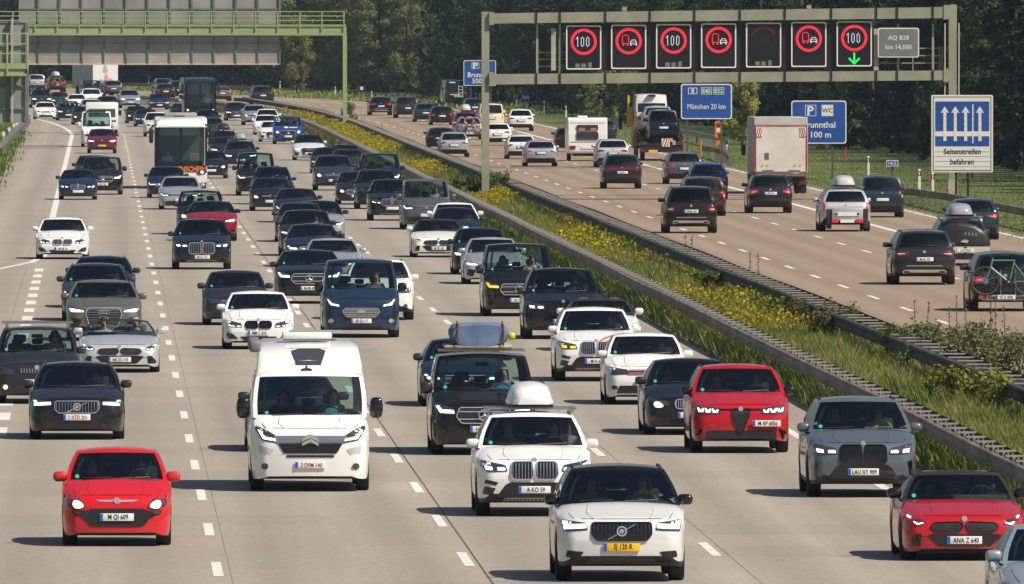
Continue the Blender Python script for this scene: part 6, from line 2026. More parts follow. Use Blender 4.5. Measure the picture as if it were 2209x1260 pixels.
# caravan
p = PG(1265, 347); hy = head_yaw(p.y)
e = empty('caravan', p, hy, 'white caravan with dark two part rear window and orange curtains', 'caravan')
mb = MB(); prof = [(0, .42), (-.02, .9), (0, 1.5), (.10, 2.32), (.22, 2.42), (5.0, 2.42), (5.3, 2.1), (5.4, .9), (5.2, .42)]
vs = [(x, y - 2.2, z) for x in (-1.1, 1.1) for y, z in prof]; n = len(prof)
fs = [tuple(range(n)), tuple(range(2 * n - 1, n - 1, -1))] + [(i, i + n, (i + 1) % n + n, (i + 1) % n) for i in range(n)]
mb.add(vs, fs); o = mb.obj('body', [paint('white')], e); bvm = o.modifiers.new('round', 'BEVEL'); bvm.width = .06; bvm.segments = 2
mb = MB(); mb.prism(rounded(rect(-.62, .60, 1.20, 1.62), .06), -2.26, -2.15); mb.prism(rounded(rect(-.60, .58, 1.70, 2.02), .06), -2.23, -2.10); w = mb.obj('rear_window', [principled('caravan_window', (.03, .034, .045), .15, coat=.5)], e)
for x in (-.32, .32): mb = MB(); mb.prism(disc(x, 1.76, .20, .10), -2.25, -2.2); mb.obj('curtain', [principled('curtain_orange', (.45, .16, .05), .8)], w)
for s in (-1, 1):
    mb = MB(); mb.prism(rounded(rect(s * .84 - .17, s * .84 + .17, .66, .86), .05), -2.25, -2.1); mb.obj('tail_light', [TAIL], e)
mb = MB(); mb.prism(rect(-.35, .35, .70, .80), -2.25, -2.15); mb.obj('number_plate', [PLATE], e)
mb = MB(); mb.box((0, -2.18, .50), (2.1, .14, .16), ch=.04); mb.obj('bumper', [principled('caravan_grey', (.3, .3, .3), .5)], e)
mb = MB(); mb.box((0, .3, .34), (1.5, 4.6, .12)); mb.tube((0, 3.0, .38), (0, 4.6, .42), .05); mb.obj('chassis', [BLACKP], e)
mb = MB(); mb.box((-.25, -.8, 2.47), (.55, .5, .10), ch=.03); mb.obj('roof_hatch', [WHITEP], e)
mb = MB(); mb.prism(rect(-.95, .95, 1.06, 1.09), -2.235, -2.2); mb.prism(rect(-.98, .98, 2.12, 2.14), -2.14, -2.1); mb.obj('trim_strip', [principled('trim_tan', (.35, .30, .22), .5)], e)
wheel_set(e, .33, [(s * .98, -.05, .33) for s in (-1, 1)])

# white box lorry
p = PG(1683, 418); hy = head_yaw(p.y)
e = empty('box_lorry', p, hy, 'white box lorry with red edged rear door and striped markers', 'lorry')
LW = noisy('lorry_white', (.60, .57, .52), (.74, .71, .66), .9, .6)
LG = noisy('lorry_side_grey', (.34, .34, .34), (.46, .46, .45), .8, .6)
W, z0, z1, L = 2.42, .96, 3.45, 7.6
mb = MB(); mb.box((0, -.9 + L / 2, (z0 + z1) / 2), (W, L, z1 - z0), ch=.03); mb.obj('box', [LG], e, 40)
mb = MB(); mb.prism(rect(-W / 2 + .03, W / 2 - .03, z0 + .02, z1 - .34), -.925, -.88); d = mb.obj('rear_door', [LW], e)
mb = MB(); mb.prism(rect(-W / 2 + .01, W / 2 - .01, z1 - .33, z1 - .02), -.935, -.88); mb.obj('top_panel', [noisy('lorry_top', (.46, .44, .40), (.56, .54, .50), 2, .6)], e)
RED = principled('marker_red', (.42, .02, .03), .5); mb = MB()
for x in (-1.15, 1.15): mb.prism(rect(x - .03, x + .03, z0 + .05, z1 - .36), -.94, -.92)
mb.prism(rect(-1.15, 1.15, z1 - .40, z1 - .36), -.94, -.92); mb.prism(rect(-1.15, 1.15, z0 + .02, z0 + .05), -.94, -.92); mb.obj('contour_marking', [RED], e)
def chevron_plate(par, x, z, w, h, y, n=3, name='warning_plate', flip=1):
    o = put(name, MB().box((x, y, z), (w, .02, h)).mesh(name, [WHITEP]), par); mb = MB()
    for k in range(n):
        t = -1 + 2 * (k + .5) / n; a = w / n * .5
        P = [(x + w * .5 * t - a * .5 - flip * w * .18, z - h / 2), (x + w * .5 * t + a * .5 - flip * w * .18, z - h / 2), (x + w * .5 * t + a * .5 + flip * w * .18, z + h / 2), (x + w * .5 * t - a * .5 + flip * w * .18, z + h / 2)]
        P = [(min(max(px, x - w / 2), x + w / 2), pz) for px, pz in P]; mb.prism(P, y - .016, y - .008)
    put('stripe', mb.mesh('stripe', [RED]), o)
for s in (-1, 1): chevron_plate(d, s * .98, z1 - .66, .28, .42, -.94, flip=s * -1)
mb = MB(); YL = principled('marker_yellow', (.75, .36, .02), .5)
for x in (-.85, -.62, .62, .85): mb.prism([(x - .09, z0 + .28), (x + .03, z0 + .28), (x + .11, z0 + .38), (x - .01, z0 + .38)], -.94, -.92)
mb.obj('contour_marking', [YL], d)
mb = MB(); mb.prism(rect(-.75, -.55, 1.55, 1.85), -.935, -.92); mb.obj('door_latch', [principled('latch_grey', (.12, .12, .12), .5)], d)
mb = MB(); mb.box((0, -.85, z0 - .10), (2.2, .2, .14)); mb.box((-.6, -.9, z0 + .06), (.5, .1, .12)); mb.box((.6, -.9, z0 + .06), (.5, .1, .12)); mb.obj('tail_lift', [principled('lift_grey', (.16, .15, .14), .5)], e)
mb = MB(); mb.box((0, 2.2, .62), (1.0, 6.4, .35)); mb.box((0, -.7, .52), (2.2, .12, .14)); mb.box((0, .2, .62), (2.3, .3, .5)); mb.obj('chassis', [BLACKP], e)
for s in (-1, 1):
    mb = MB(); mb.box((s * .98, -.78, .52), (.34, .08, .14), ch=.02); mb.obj('tail_light', [TAIL], e)
    mb = MB(); mb.box((s * .95, .28, .35), (.5, .05, .62)); mb.obj('mudflap', [BLACKP], e)
mb = MB(); mb.box((0, -.75, .70), (.52, .03, .12)); mb.obj('number_plate', [PLATE], e)
mb = MB(); mb.box((0, 7.8, 1.6), (2.3, 1.8, 2.4), ch=.2); mb.obj('driver_cab', [paint('white')], e, 40)
for s in (-1, 1): mb = MB(); mb.box((s * 1.32, 8.3, 1.9), (.2, .15, .5), ch=.05); mb.obj('wing_mirror', [BLACKP], e)
wheel_set(e, .44, [(s * x, y, .44) for s in (-1, 1) for x in (1.05, .80) for y in (.9,)] + [(s * 1.05, 7.2, .44) for s in (-1, 1)])

# far lorry with a printed rear
p = PG(224, 206); hy = head_yaw(p.y) + rad(5.0)
e = empty('lorry', p, hy, 'white lorry with pink and grey picture on its rear in the far bend', 'lorry')
W, z0, z1, L = 2.5, .9, 3.65, 11
mb = MB(); mb.box((0, -.8 + L / 2, (z0 + z1) / 2), (W, L, z1 - z0), ch=.03); mb.obj('box', [LG], e)
mb = MB(); mb.prism(rect(-1.22, 1.22, .95, 3.6), -.83, -.78); d = mb.obj('rear_door', [paint('white')], e)
for col, pts in (((.30, .30, .32), [(-.9, 1.0), (-.55, 1.6), (-.2, 1.5), (-.3, 1.0)]), ((.72, .30, .26), [(-.25, 1.1), (-.1, 1.9), (.15, 2.2), (.35, 1.5), (.2, 1.05)]), ((.34, .34, .36), [(.25, 1.0), (.4, 1.7), (.8, 1.5), (.95, 1.0)]), ((.42, .42, .44), [(-.3, 2.3), (-.1, 3.0), (.1, 2.9), (.25, 2.3), (0, 2.1)])):
    mb = MB(); mb.prism(rounded(pts, .15), -.845, -.83); mb.obj('rear_print', [principled('print_%d' % int(col[0] * 100), col, .6)], d)
mb = MB(); mb.box((0, 4, .6), (1.0, 9, .3)); mb.box((0, -.7, .5), (2.3, .1, .15)); mb.obj('chassis', [BLACKP], e)
for s in (-1, 1): mb = MB(); mb.box((s, -.76, .52), (.3, .06, .14)); mb.obj('tail_light', [TAIL], e)
wheel_set(e, .48, [(s * 1.05, y, .48) for s in (-1, 1) for y in (1.0, 2.3, 8.5)])

# car transporter with three vehicles
p = PG(1424, 347); hy = head_yaw(p.y); Rz = Matrix.Rotation(hy, 3, 'Z')
e = empty('car_transporter', p, hy, 'yellow and black car transporter with ramps and striped warning plate', 'lorry')
mb = MB(); mb.box((.05, 4.6, .92), (2.35, 10.6, .16)); mb.box((0, 4.6, .66), (1.0, 10, .36)); mb.box((.05, -.75, .66), (2.4, .3, .36)); mb.obj('trailer_bed', [BLACKP], e)
mb = MB()
for s in (-1, 1):
    mb.box((s * 1.0 + .05, -.5, .98), (.42, .9, .18))
    for k in range(6): mb.box((s * 1.15 + .05, .3 + 1.7 * k, 1.25), (.09, .10, .55))
    mb.tube((s * 1.17 + .05, .2, 1.5), (s * 1.17 + .05, 9.5, 2.05), .05)
mb.obj('ramp', [noisy('ramp_dark', (.02, .02, .02), (.06, .05, .045), 3, .6)], e)
mb = MB(); mb.box((-1.28, 2.2, 1.6), (.10, .14, 2.2)); mb.box((-1.22, 4.8, 1.5), (.12, .16, 2.6)); mb.obj('stanchion', [noisy('stanchion_rust', (.08, .05, .035), (.22, .15, .11), 5, .7)], e)
YT = principled('truck_yellow', (.78, .36, .01), .4)
mb = MB(); mb.box((-1.35, 9.6, 2.25), (.40, .5, .80), ch=.05, taper=.8); mb.obj('cab_panel', [YT], e, 40)
mb = MB(); mb.box((-1.45, 9.4, 3.15), (.17, .2, .95), ch=.06, taper=.6); mb.obj('crane_post', [principled('post_yellow', (.80, .50, .02), .4)], e, 40)
mb = MB(); mb.box((-.1, 10.6, 1.7), (2.3, 1.9, 2.2), ch=.15); mb.obj('driver_cab', [YT], e, 40)
mb = MB(); mb.box((-1.88, 10.2, 2.10), (.22, .2, .85), ch=.06); mb.tube((-1.2, 10.2, 2.3), (-1.8, 10.2, 2.3), .03); mb.obj('wing_mirror', [BLACKP], e, 40)
chevron_plate(e, .28, 1.02, .44, .46, -.95)
chevron_plate(e, .74, 1.02, .16, .26, -.95, n=2)
for s, x in ((-1, -1.02), (1, 1.1)):
    mb = MB(); mb.box((x, -.93, .58), (.34, .06, .15), ch=.02); mb.obj('tail_light', [TAIL], e)
mb = MB(); mb.box((1.22, -.6, 1.25), (.12, .10, .24)); mb.obj('marker_light', [TAIL], e)
mb = MB(); mb.box((-.42, -.935, .55), (.5, .03, .14)); mb.obj('number_plate', [PLATEY], e)
mb = MB(); mb.box((.30, -.93, .58), (.9, .02, .10)); mb.obj('light_bar', [principled('bar_dark', (.04, .015, .016), .5)], e)
wheel_set(e, .38, [(s * 1.02 + .05, y, .38) for s in (-1, 1) for y in (.1, 1.0)] + [(s * 1.02, 9.6, .45) for s in (-1, 1)])
def loaded(kind, sty, pnt, x, y, z, lab, **kw):
    return car(kind, sty, pnt, 0, 347, lab, end='rear', at=(p + Rz @ Vector((x, y, z)), hy), noplate=kw.pop('noplate', True), **kw)
loaded('mpv', 'tall', 'navy', .18, -.35, 1.06, 'dark blue boxy van as the last load on the car transporter', H=1.80, ov=dict(W=1.80, rails=0, priv=1), name='van', cat='van', noplate=False)
loaded('suv', 'slim', 'silver', .05, 4.2, 1.42, 'silver car loaded in the middle of the car transporter', H=1.62, ov=dict(rails=0))
r9, c9 = loaded('bigvan', 'block', 'white', -.22, 7.2, 1.08, 'white high van as the front load on the car transporter', ov=dict(H=2.62, W=1.92, zb=1.55, belt=1.5, lowwin=1, L=5.2, ye=5.0, yb=5.1, wb=3.2), name='van')
mb = MB(); mb.prism(disc(0, 2.52, .26, .06), -.03, .4); o = mb.obj('roof_light', [principled('dark_red_lamp', (.10, .012, .012), .3)], r9)

# tail loads on cars
def rack_with_lights(root, z, w, y=-.32, text=None, plate_x=0.0):
    mb = MB(); mb.box((0, y, z), (w, .10, .07), ch=.02); mb.box((0, y + .22, z), (.10, .5, .08)); mb.box((0, y, z - .09), (w * .9, .05, .05)); k = mb.obj('carrier', [principled('carrier_silver', (.34, .34, .34), .4, .6)], root)
    for s in (-1, 1):
        q = put('carrier_light', MB().box((s * (w / 2 - .10), y - .05, z - .02), (.26, .06, .13), ch=.02).mesh('carrier_light', [principled('lamp_housing', (.45, .22, .20), .4)]), k)
        for dx in (-.06, .06): put('tail_light', MB().prism(disc(s * (w / 2 - .10) + dx, z - .02, .045), y - .095, y - .07).mesh('tail_light', [BRAKE if dx < 0 else TAIL]), q)
    n = put('number_plate', MB().box((plate_x, y - .07, z - .02), (.52, .02, .115)).mesh('number_plate', [PLATE]), k)
    put('euro_band', MB().box((plate_x - .235, y - .084, z - .02), (.045, .004, .108)).mesh('euro_band', [EUBLUE]), n)
    if text: put('lettering', text_mesh(text, .078, INK, .72, .008), n, (plate_x + .02, y - .088, z - .02))
    return k

r, c = BIKECAR
rack_with_lights(r, .42, 1.45, text='PZ X 3000', plate_x=-.02)
Rb = Matrix.Rotation(r.rotation_euler.z, 3, 'Z')
bicycle(r.location + Rb @ Vector((-.0, -.42, .47)), r.rotation_euler.z, (.13, .27, .16), 'pale green mountain bicycle carried on the tail of the petrol car', sc=1.06, wheel_col=(.07, .045, .038))
mb = MB()
for x in (-.15, .25): mb.tube((x, -.32, .45), (x, -.28, 1.15), .014)
mb.obj('carrier_arm', [principled('carrier_silver', (.34, .34, .34), .4, .6)], r)

r, c = TAILBOX
Rb = Matrix.Rotation(r.rotation_euler.z, 3, 'Z')
e = empty('tail_carrier', r.location + Rb @ Vector((.0, -.55, .45)), r.rotation_euler.z, 'black domed cover over a carrier with beige plate board behind the dark estate', 'luggage carrier')
vs, fs = [], []; prof = [(-.86, .22), (-.85, .48), (-.74, .72), (-.42, .90), (0, .95), (.42, .86), (.74, .60), (.86, .30), (.86, .20)]
for y, s in ((-.34, .80), (-.28, .95), (-.1, 1.0), (.35, 1.0), (.5, .9)):
    vs += [(x * s, y, .2 + (z - .2) * s) for x, z in prof]
n = len(prof)
for i in range(4): fs += [(i * n + k + 1, i * n + k, (i + 1) * n + k, (i + 1) * n + k + 1) for k in range(n - 1)]
fs += [tuple(range(n)), tuple(range(4 * n, 5 * n))[::-1]]
MB().add(vs, fs).obj('cover', [noisy('cover_black', (.008, .008, .009), (.02, .019, .019), 4, .45, bump=.5)], e, 50)
b = put('plate_board', MB().box((.0, -.36, .06), (1.66, .03, .22)).mesh('plate_board', [principled('board_beige', (.52, .47, .38), .6)]), e)
n_ = put('number_plate', MB().box((.05, -.385, .05), (.52, .02, .115)).mesh('number_plate', [PLATE]), b)
put('lettering', text_mesh('LOS 9020', .078, INK, .72, .008), n_, (.05, -.398, .05))
mb = MB(); mb.box((0, -.30, -.12), (1.5, .10, .12)); mb.box((.0, -.2, -.22), (1.2, .3, .05)); mb.box((.05, -.34, -.02), (.10, .08, .36)); mb.obj('carrier', [BLACKP], e)
mb = MB(); mb.prism([(-.12, .32), (.02, .40), (.16, .36), (.10, .28)], -.37, -.33); mb.obj('patch', [principled('patch_yellow', (.45, .42, .25), .6)], e)
for k in range(4): mb = MB(); mb.prism(disc(.06 + .11 * k, .58 - .01 * k, .03, .06), -.355, -.30); mb.obj('buckle', [ALU], e)

r, c = VOLV
Rb = Matrix.Rotation(r.rotation_euler.z, 3, 'Z')
e = empty('tail_carrier', r.location + Rb @ Vector((.03, -.40, .30)), r.rotation_euler.z, 'silver box carrier with plate and red lamps behind the silver estate', 'luggage carrier')
SV = noisy('box_silver', (.40, .41, .42), (.52, .53, .54), 3, .45, .4)
mb = MB(); mb.box((0, 0, .34), (1.16, .5, .48), ch=.05); mb.obj('box', [SV], e, 40)
n_ = put('number_plate', MB().box((0, -.262, .36), (.90, .02, .15)).mesh('number_plate', [PLATE]), e)
for s in (-1, 1):
    put('plate_band', MB().box((s * .40, -.275, .36), (.09, .006, .10)).mesh('plate_band', [EUBLUE]), n_)
    mb = MB(); mb.box((s * .46, -.25, .10), (.26, .06, .14), ch=.02); mb.obj('tail_light', [BRAKE], e)
    mb = MB(); mb.box((s * .68, -.1, .18), (.20, .16, .74), ch=.05); mb.obj('bag', [noisy('bag_dark', (.015, .015, .016), (.05, .045, .04), 4, .9)], e, 50)
mb = MB(); mb.box((0, -.27, .10), (.52, .02, .12)); mb.obj('lower_plate', [PLATE], e)
mb = MB(); mb.box((0, .1, .04), (1.2, .5, .06)); mb.obj('carrier', [BLACKP], e)

r, c = BIKES2
Rb = Matrix.Rotation(r.rotation_euler.z, 3, 'Z')
bicycle(r.location + Rb @ Vector((.05, -.35, .50)), r.rotation_euler.z, (.55, .55, .55), 'white framed bicycle on the tail of the silver estate', group='bicycles carried on cars')
bicycle(r.location + Rb @ Vector((-.05, -.55, .50)), r.rotation_euler.z + math.pi, (.5, .06, .05), 'red framed bicycle hung outermost on the silver estate', group='bicycles carried on cars')
rack_with_lights(r, .45, 1.4)
r, c = REDBIKES
Rb = Matrix.Rotation(r.rotation_euler.z, 3, 'Z')
bicycle(r.location + Rb @ Vector((.0, -.35, .55)), r.rotation_euler.z, (.45, .42, .15), 'olive bicycle on the tail of the dark red car', group='bicycles carried on cars')
r, c = DARKVAN
mb = MB()
for x in (.18, .52): mb.tube((x, -.10, .72), (x, -.10, 1.78), .03)
for k in range(4): mb.tube((.18, -.10, .85 + .27 * k), (.52, -.10, .85 + .27 * k), .025)
mb.box((-.1, -.14, .98), (.9, .08, .07)); mb.box((.1, -.14, .80), (.6, .08, .05)); mb.obj('ladder', [principled('ladder_white', (.62, .60, .55), .5)], r)
mb = MB(); mb.box((-.35, -.02, 2.0), (.5, .1, .10), ch=.02); mb.obj('rear_spot', [WHITEP], r)

# ------------------------------------------------------------------ gantry with lane signals
ST = noisy('gantry_steel', (.255, .26, .185), (.32, .325, .235), 1.2, .55, bump=.05)
GY = 680.0
S_ = FPX / GY
def G(px, py): q = PY(px, py, GY); return (q.x, q.z)
base = PG(1047, 441)
gx0, gz0 = base.x, base.z
e = empty('signal_gantry', (gx0, GY, 0), 0, 'olive steel gantry with seven lane signal displays over the far carriageway', 'sign gantry', 'gantries over the motorway')
def L_(px, py): x, z = G(px, py); return (x - gx0, z)
def gbox(name, x0, x1, y0, y1, d0, d1, mat, par, ch=.0):
    (a, t), (b, u) = L_(x0, y0), L_(x1, y1)
    return put(name, MB().box(((a + b) / 2, (d0 + d1) / 2, (t + u) / 2), (abs(b - a), d1 - d0, abs(t - u)), ch=ch).mesh(name, [mat]), par)
for x0, x1, yt, yb_ in ((1039, 1055.5, 25, 441), (2046.5, 2063.5, 10, 432)):
    gbox('post', x0, x1, yt, yb_, -.2, .2, ST, e)
foot = gbox('post_foot', 2045, 2065, 388, 434, -.24, .24, noisy('foot_concrete', (.34, .31, .24), (.46, .42, .33), 3, .9), e)
def slanted(name, x0, x1, yl0, yl1, yr0, yr1, d0, d1, mat, par):
    (a, t0), (_, b0), (b, t1), (_, b1) = L_(x0, yl0), L_(x0, yl1), L_(x1, yr0), L_(x1, yr1)
    vs = [(a, d0, b0), (b, d0, b1), (b, d1, b1), (a, d1, b0), (a, d0, t0), (b, d0, t1), (b, d1, t1), (a, d1, t0)]
    return put(name, MB().add(vs, [(3, 2, 1, 0), (4, 5, 6, 7), (0, 1, 5, 4), (1, 2, 6, 5), (2, 3, 7, 6), (3, 0, 4, 7)]).mesh(name, [mat]), par)
slanted('upper_beam', 1055.5, 2046.5, 29, 51, 15, 39, -.3, .3, ST, e)
slanted('lower_beam', 1055.5, 2046.5, 160, 182.5, 152, 173, -.3, .3, ST, e)
for x, y0, y1, q0, q1 in ((1060, 26, 54, 156, 186), (2040, 11, 42, 148, 177)):
    gbox('flange', x - 5, x + 5, y0, y1, -.34, .34, ST, e); gbox('flange', x - 5, x + 5, q0, q1, -.34, .34, ST, e)
ymid = lambda x, a, b: a + (b - a) * (x - 1056) / 990
for x in (1157, 1208, 1306, 1402, 1498, 1596, 1693, 1793, 1890, 1935, 2012):
    gbox('clamp', x - 1.6, x + 1.6, ymid(x, 27, 13), ymid(x, 53, 41), -.35, -.28, BLACKP, e)
    gbox('clamp', x - 1.6, x + 1.6, ymid(x, 158, 150), ymid(x, 185, 176), -.35, -.28, BLACKP, e)
for x in (1159, 1208, 1938, 2013): gbox('strut', x - 2.4, x + 2.4, 51, 160, .05, .2, ST, e)
for y0, x0, x1 in ((112, 1163, 1222), (127, 1163, 1222), (142, 1163, 1222), (103, 1980, 2036), (119, 1980, 2036), (135, 1900, 2036)):
    gbox('hand_rail', x0, x1, y0, y0 + 2.4, .25, .32, ST, e)
for x in (1970, 2028, 2034): gbox('rail_post', x - 1.2, x + 1.2, 101, 152, .25, .30, ST, e)
for x in (1194, 1890): gbox('bracket', x - 5, x + 5, 62, 152, -.1, .1, noisy('bracket_pale', (.32, .33, .25), (.42, .42, .34), 3, .6), e)
for x in (1347, 1745): gbox('lifting_lug', x - 5, x + 5, ymid(x, 18, 8), ymid(x, 27, 15), -.15, .15, ST, e)
for x in (2038, 2068): gbox('cable_conduit', x - 1.3, x + 1.3, 50, 205, -.25, -.2, principled('conduit', (.5, .48, .4), .5), e)
gbox('display_housing', 1222, 1882, 52, 152, .02, .36, principled('housing_black', (.010, .011, .014), .5), e)
FACE_ = principled('display_face', (.006, .006, .008), .45)
LR = principled('led_red', (.5, .01, .03), .5, emit=(1.0, .02, .05), estr=1.1)
LRD = principled('led_red_dim', (.10, .01, .02), .5)
LW_ = principled('led_white', (.6, .6, .65), .5, emit=(.85, .85, .95), estr=.55)
LWD = principled('led_white_dim', (.035, .035, .042), .5)
LGN = principled('led_green', (.02, .5, .1), .5, emit=(.03, .95, .10), estr=1.0)
BORD = principled('display_border', (.82, .78, .76), .5)
for i, x0 in enumerate((1221, 1318, 1415, 1512, 1609, 1706.5, 1804.5)):
    x1 = x0 + 76; yt = 55 - 1.5 * i; ybt = 150 - 1.1 * i
    (a, t), (b, u) = L_(x0, yt), L_(x1, ybt); w, h = b - a, t - u; cx, cz = (a + b) / 2, (t + u) / 2
    pn = put('display', MB().box((cx, -.06, cz), (w, .16, h), ch=.02).mesh('display', [FACE_]), e)
    mb = MB(); y = -.145; o_ = rounded(rect(cx - w / 2, cx + w / 2, cz - h / 2, cz + h / 2), .08, 3); n = len(o_)
    q = [(cx + (x - cx) * (1 - .11 / w), cz + (z - cz) * (1 - .11 / h)) for x, z in o_]
    vs = [(x, y, z) for x, z in o_] + [(x, y, z) for x, z in q] + [(x, y + .03, z) for x, z in o_]
    mb.add(vs, [(k, (k + 1) % n, n + (k + 1) % n, n + k) for k in range(n)] + [((k + 1) % n, k, 2 * n + k, 2 * n + (k + 1) % n) for k in range(n)])
    put('border', mb.mesh('border', [BORD]), pn)
    off = i == 4; zc_ = cz + h * .13
    R_ = .56; nn = 44; mb = MB()
    for k in range(nn):                                   # the ring is made of lamp dots
        a_ = 2 * math.pi * k / nn
        for rr_ in (R_ - .02, R_ - .075):
            if off and not (.3 < a_ < 2.9): continue
            mb.prism(disc(cx + rr_ * math.cos(a_), zc_ + rr_ * math.sin(a_), .036, n=6), -.15, -.142)
    put('lamp_ring', mb.mesh('lamp_ring', [LRD if off else LR]), pn)
    if i in (0, 2, 4, 6):
        m = LWD if off else LW_
        mb = MB(); hh, ww = .205, .10
        def dots(pts):
            for p_, q_ in zip(pts[:-1], pts[1:]):
                d_ = math.hypot(q_[0] - p_[0], q_[1] - p_[1]); k_ = max(1, int(d_ / .032))
                for t_ in range(k_ + 1):
                    mb.prism(disc(p_[0] + (q_[0] - p_[0]) * t_ / k_, p_[1] + (q_[1] - p_[1]) * t_ / k_, .017, n=5), -.15, -.142)
        x_ = cx - .26; grp = put('speed_limit', MB().prism(rect(cx - .36, cx + .28, zc_ - .24, zc_ + .24), -.1435, -.141).mesh('speed_limit', [FACE_]), pn); mb = MB(); dots([(x_ - .07, zc_ + .12), (x_, zc_ + hh), (x_, zc_ - hh)]); put('digit', mb.mesh('digit', [m]), grp)
        for x_ in (cx - .06, cx + .17):
            mb = MB(); dots([(x_ - ww * .5, zc_ + hh * .7), (x_, zc_ + hh), (x_ + ww * .6, zc_ + hh * .7), (x_ + ww * .6, zc_ - hh * .7), (x_, zc_ - hh), (x_ - ww * .5, zc_ - hh * .7), (x_ - ww * .5, zc_ + hh * .7)]); put('digit', mb.mesh('digit', [m]), grp)

    else:
        mb = MB()
        def dots2(pts, r_=.022):
            for p_, q_ in zip(pts[:-1], pts[1:]):
                d_ = math.hypot(q_[0] - p_[0], q_[1] - p_[1]); k_ = max(1, int(d_ / .04))
                for t_ in range(k_ + 1): mb.prism(disc(p_[0] + (q_[0] - p_[0]) * t_ / k_, p_[1] + (q_[1] - p_[1]) * t_ / k_, r_, n=5), -.15, -.142)
        x_, z_ = cx - .14, zc_ + .04
        dots2([(x_ - .13, z_ - .15), (x_ - .13, z_ + .17), (x_ - .07, z_ + .22), (x_ + .07, z_ + .22), (x_ + .13, z_ + .17), (x_ + .13, z_ - .15), (x_ - .13, z_ - .15)])
        for s in (-1, 1): dots2([(x_ + s * .09, z_ - .17), (x_ + s * .09, z_ - .22)], .035)
        put('lorry_symbol', mb.mesh('lorry_symbol', [LR]), pn); mb = MB(); x_, z_ = cx + .21, zc_ - .08
        dots2([(x_ - .14, z_ - .04), (x_ - .12, z_ + .05), (x_ - .07, z_ + .13), (x_ + .07, z_ + .13), (x_ + .12, z_ + .05), (x_ + .14, z_ - .04), (x_ - .14, z_ - .04)], .02)
        dots2([(x_ - .13, z_ + .045), (x_ + .13, z_ + .045)], .016)
        for s in (-1, 1): dots2([(x_ + s * .11, z_ - .06), (x_ + s * .11, z_ - .10)], .024)
        put('car_symbol', mb.mesh('car_symbol', [LW_]), pn)
    if i in (0, 2, 4):
        mb = MB()
        for k in (-1, 0, 1): mb.prism(rect(cx + k * .26 - .10 + (.04 if k == 1 else 0), cx + k * .26 + .09, cz - h / 2 + .08, cz - h / 2 + .26 + .05 * (k == 1)), -.147, -.142)
        put('mirror_panel', mb.mesh('mirror_panel', [principled('dull_mirror', (.20, .19, .20) if i != 4 else (.06, .06, .065), .4)]), pn)
    if i == 6:
        mb = MB(); zt_ = cz - h * .24
        for p_, q_ in (((cx, zt_ + .06), (cx, zt_ - .36)), ((cx - .21, zt_ - .17), (cx, zt_ - .38)), ((cx + .21, zt_ - .17), (cx, zt_ - .38))):
            for k in range(8): mb.prism(disc(p_[0] + (q_[0] - p_[0]) * k / 7, p_[1] + (q_[1] - p_[1]) * k / 7, .042, n=6), -.15, -.142)
        put('green_arrow', mb.mesh('green_arrow', [LGN]), pn)

def lerp_rect(p, name, x0, x1, y0, y1, d, mat, z=None):
    pass

def sign_panel(root, w, h, cz, cx=0.0, face=None, border=None, bw=.05, y=0.0, r=.10, name='panel', thick=.05, back=None):
    o = put(name, MB().prism(rounded(rect(cx - w / 2, cx + w / 2, cz - h / 2, cz + h / 2), r), y, y + thick).mesh(name, [border or face]), root)
    if border: put('panel_face', MB().prism(rounded(rect(cx - w / 2 + bw, cx + w / 2 - bw, cz - h / 2 + bw, cz + h / 2 - bw), r * .8), y - .006, y + .01).mesh('panel_face', [face]), o)
    return o
SBLUE = noisy('sign_blue', (.008, .065, .30), (.012, .085, .37), .7, .5)
SWHITE = principled('sign_white', (.76, .74, .70), .5)
SGREY = noisy('sign_grey', (.16, .17, .18), (.21, .22, .23), .8, .5)
SGREEN = principled('sign_green', (.01, .20, .06), .5)
def frame_line(o, x0, x1, z0, z1, t, y, mat, name='symbol_frame'):
    mb = MB()
    for a, b, c_, d in ((x0, x1, z1 - t, z1), (x0, x1, z0, z0 + t), (x0, x0 + t, z0 + t, z1 - t), (x1 - t, x1, z0 + t, z1 - t)): mb.prism(rect(a, b, c_, d), y, y + .006)
    return put(name, mb.mesh(name, [mat]), o)

# grey kilometre board on the gantry
(a, t), (b, u) = L_(1893, 60), L_(1982, 124)
pn = sign_panel(e, b - a, t - u, (t + u) / 2, (a + b) / 2, SGREY, SWHITE, .05, y=-.30, r=.10, name='kilometre_board')
cx, cz = (a + b) / 2, (t + u) / 2
put('lettering', text_mesh('AQ B28', .19, SWHITE, 1.0, .012), pn, (cx, -.312, cz + .20)); put('lettering', text_mesh('km 14,600', .20, SWHITE, .95, .012), pn, (cx, -.312, cz - .20))

# lane use sign before the gantry post
Y0 = 664.0
def at_px(px, py, Y): q = PY(px, py, Y); return q
(c0, c1) = at_px(2009, 205, Y0), at_px(2142, 372, Y0); w, h = c1.x - c0.x, c0.z - c1.z; cx, cz = (c0.x + c1.x) / 2, (c0.z + c1.z) / 2
gz = ground(cx, Y0)
e2 = empty('lane_use_sign', (cx, Y0, gz), 0, 'large white sign with four white arrows on blue above Seitenstreifen befahren', 'road sign', 'road signs beside the motorway')
cz -= gz
pn = sign_panel(e2, w, h, cz, 0, SWHITE, SWHITE, .03, r=.06)
frame_line(pn, -w / 2 + .07, w / 2 - .07, cz - h / 2 + .07, cz + h / 2 - .07, .03, -.010, INK, 'border_line')
k = w / 555.0                                              # sign drawing units (zoomed photograph)
fx_ = lambda x: (x - 570) * k
fz_ = lambda z: cz + (455 - z) * k
bp = put('blue_field', MB().prism(rect(fx_(328), fx_(814), fz_(568), fz_(165)), -.012, -.004).mesh('blue_field', [SBLUE]), pn)
mb = MB()
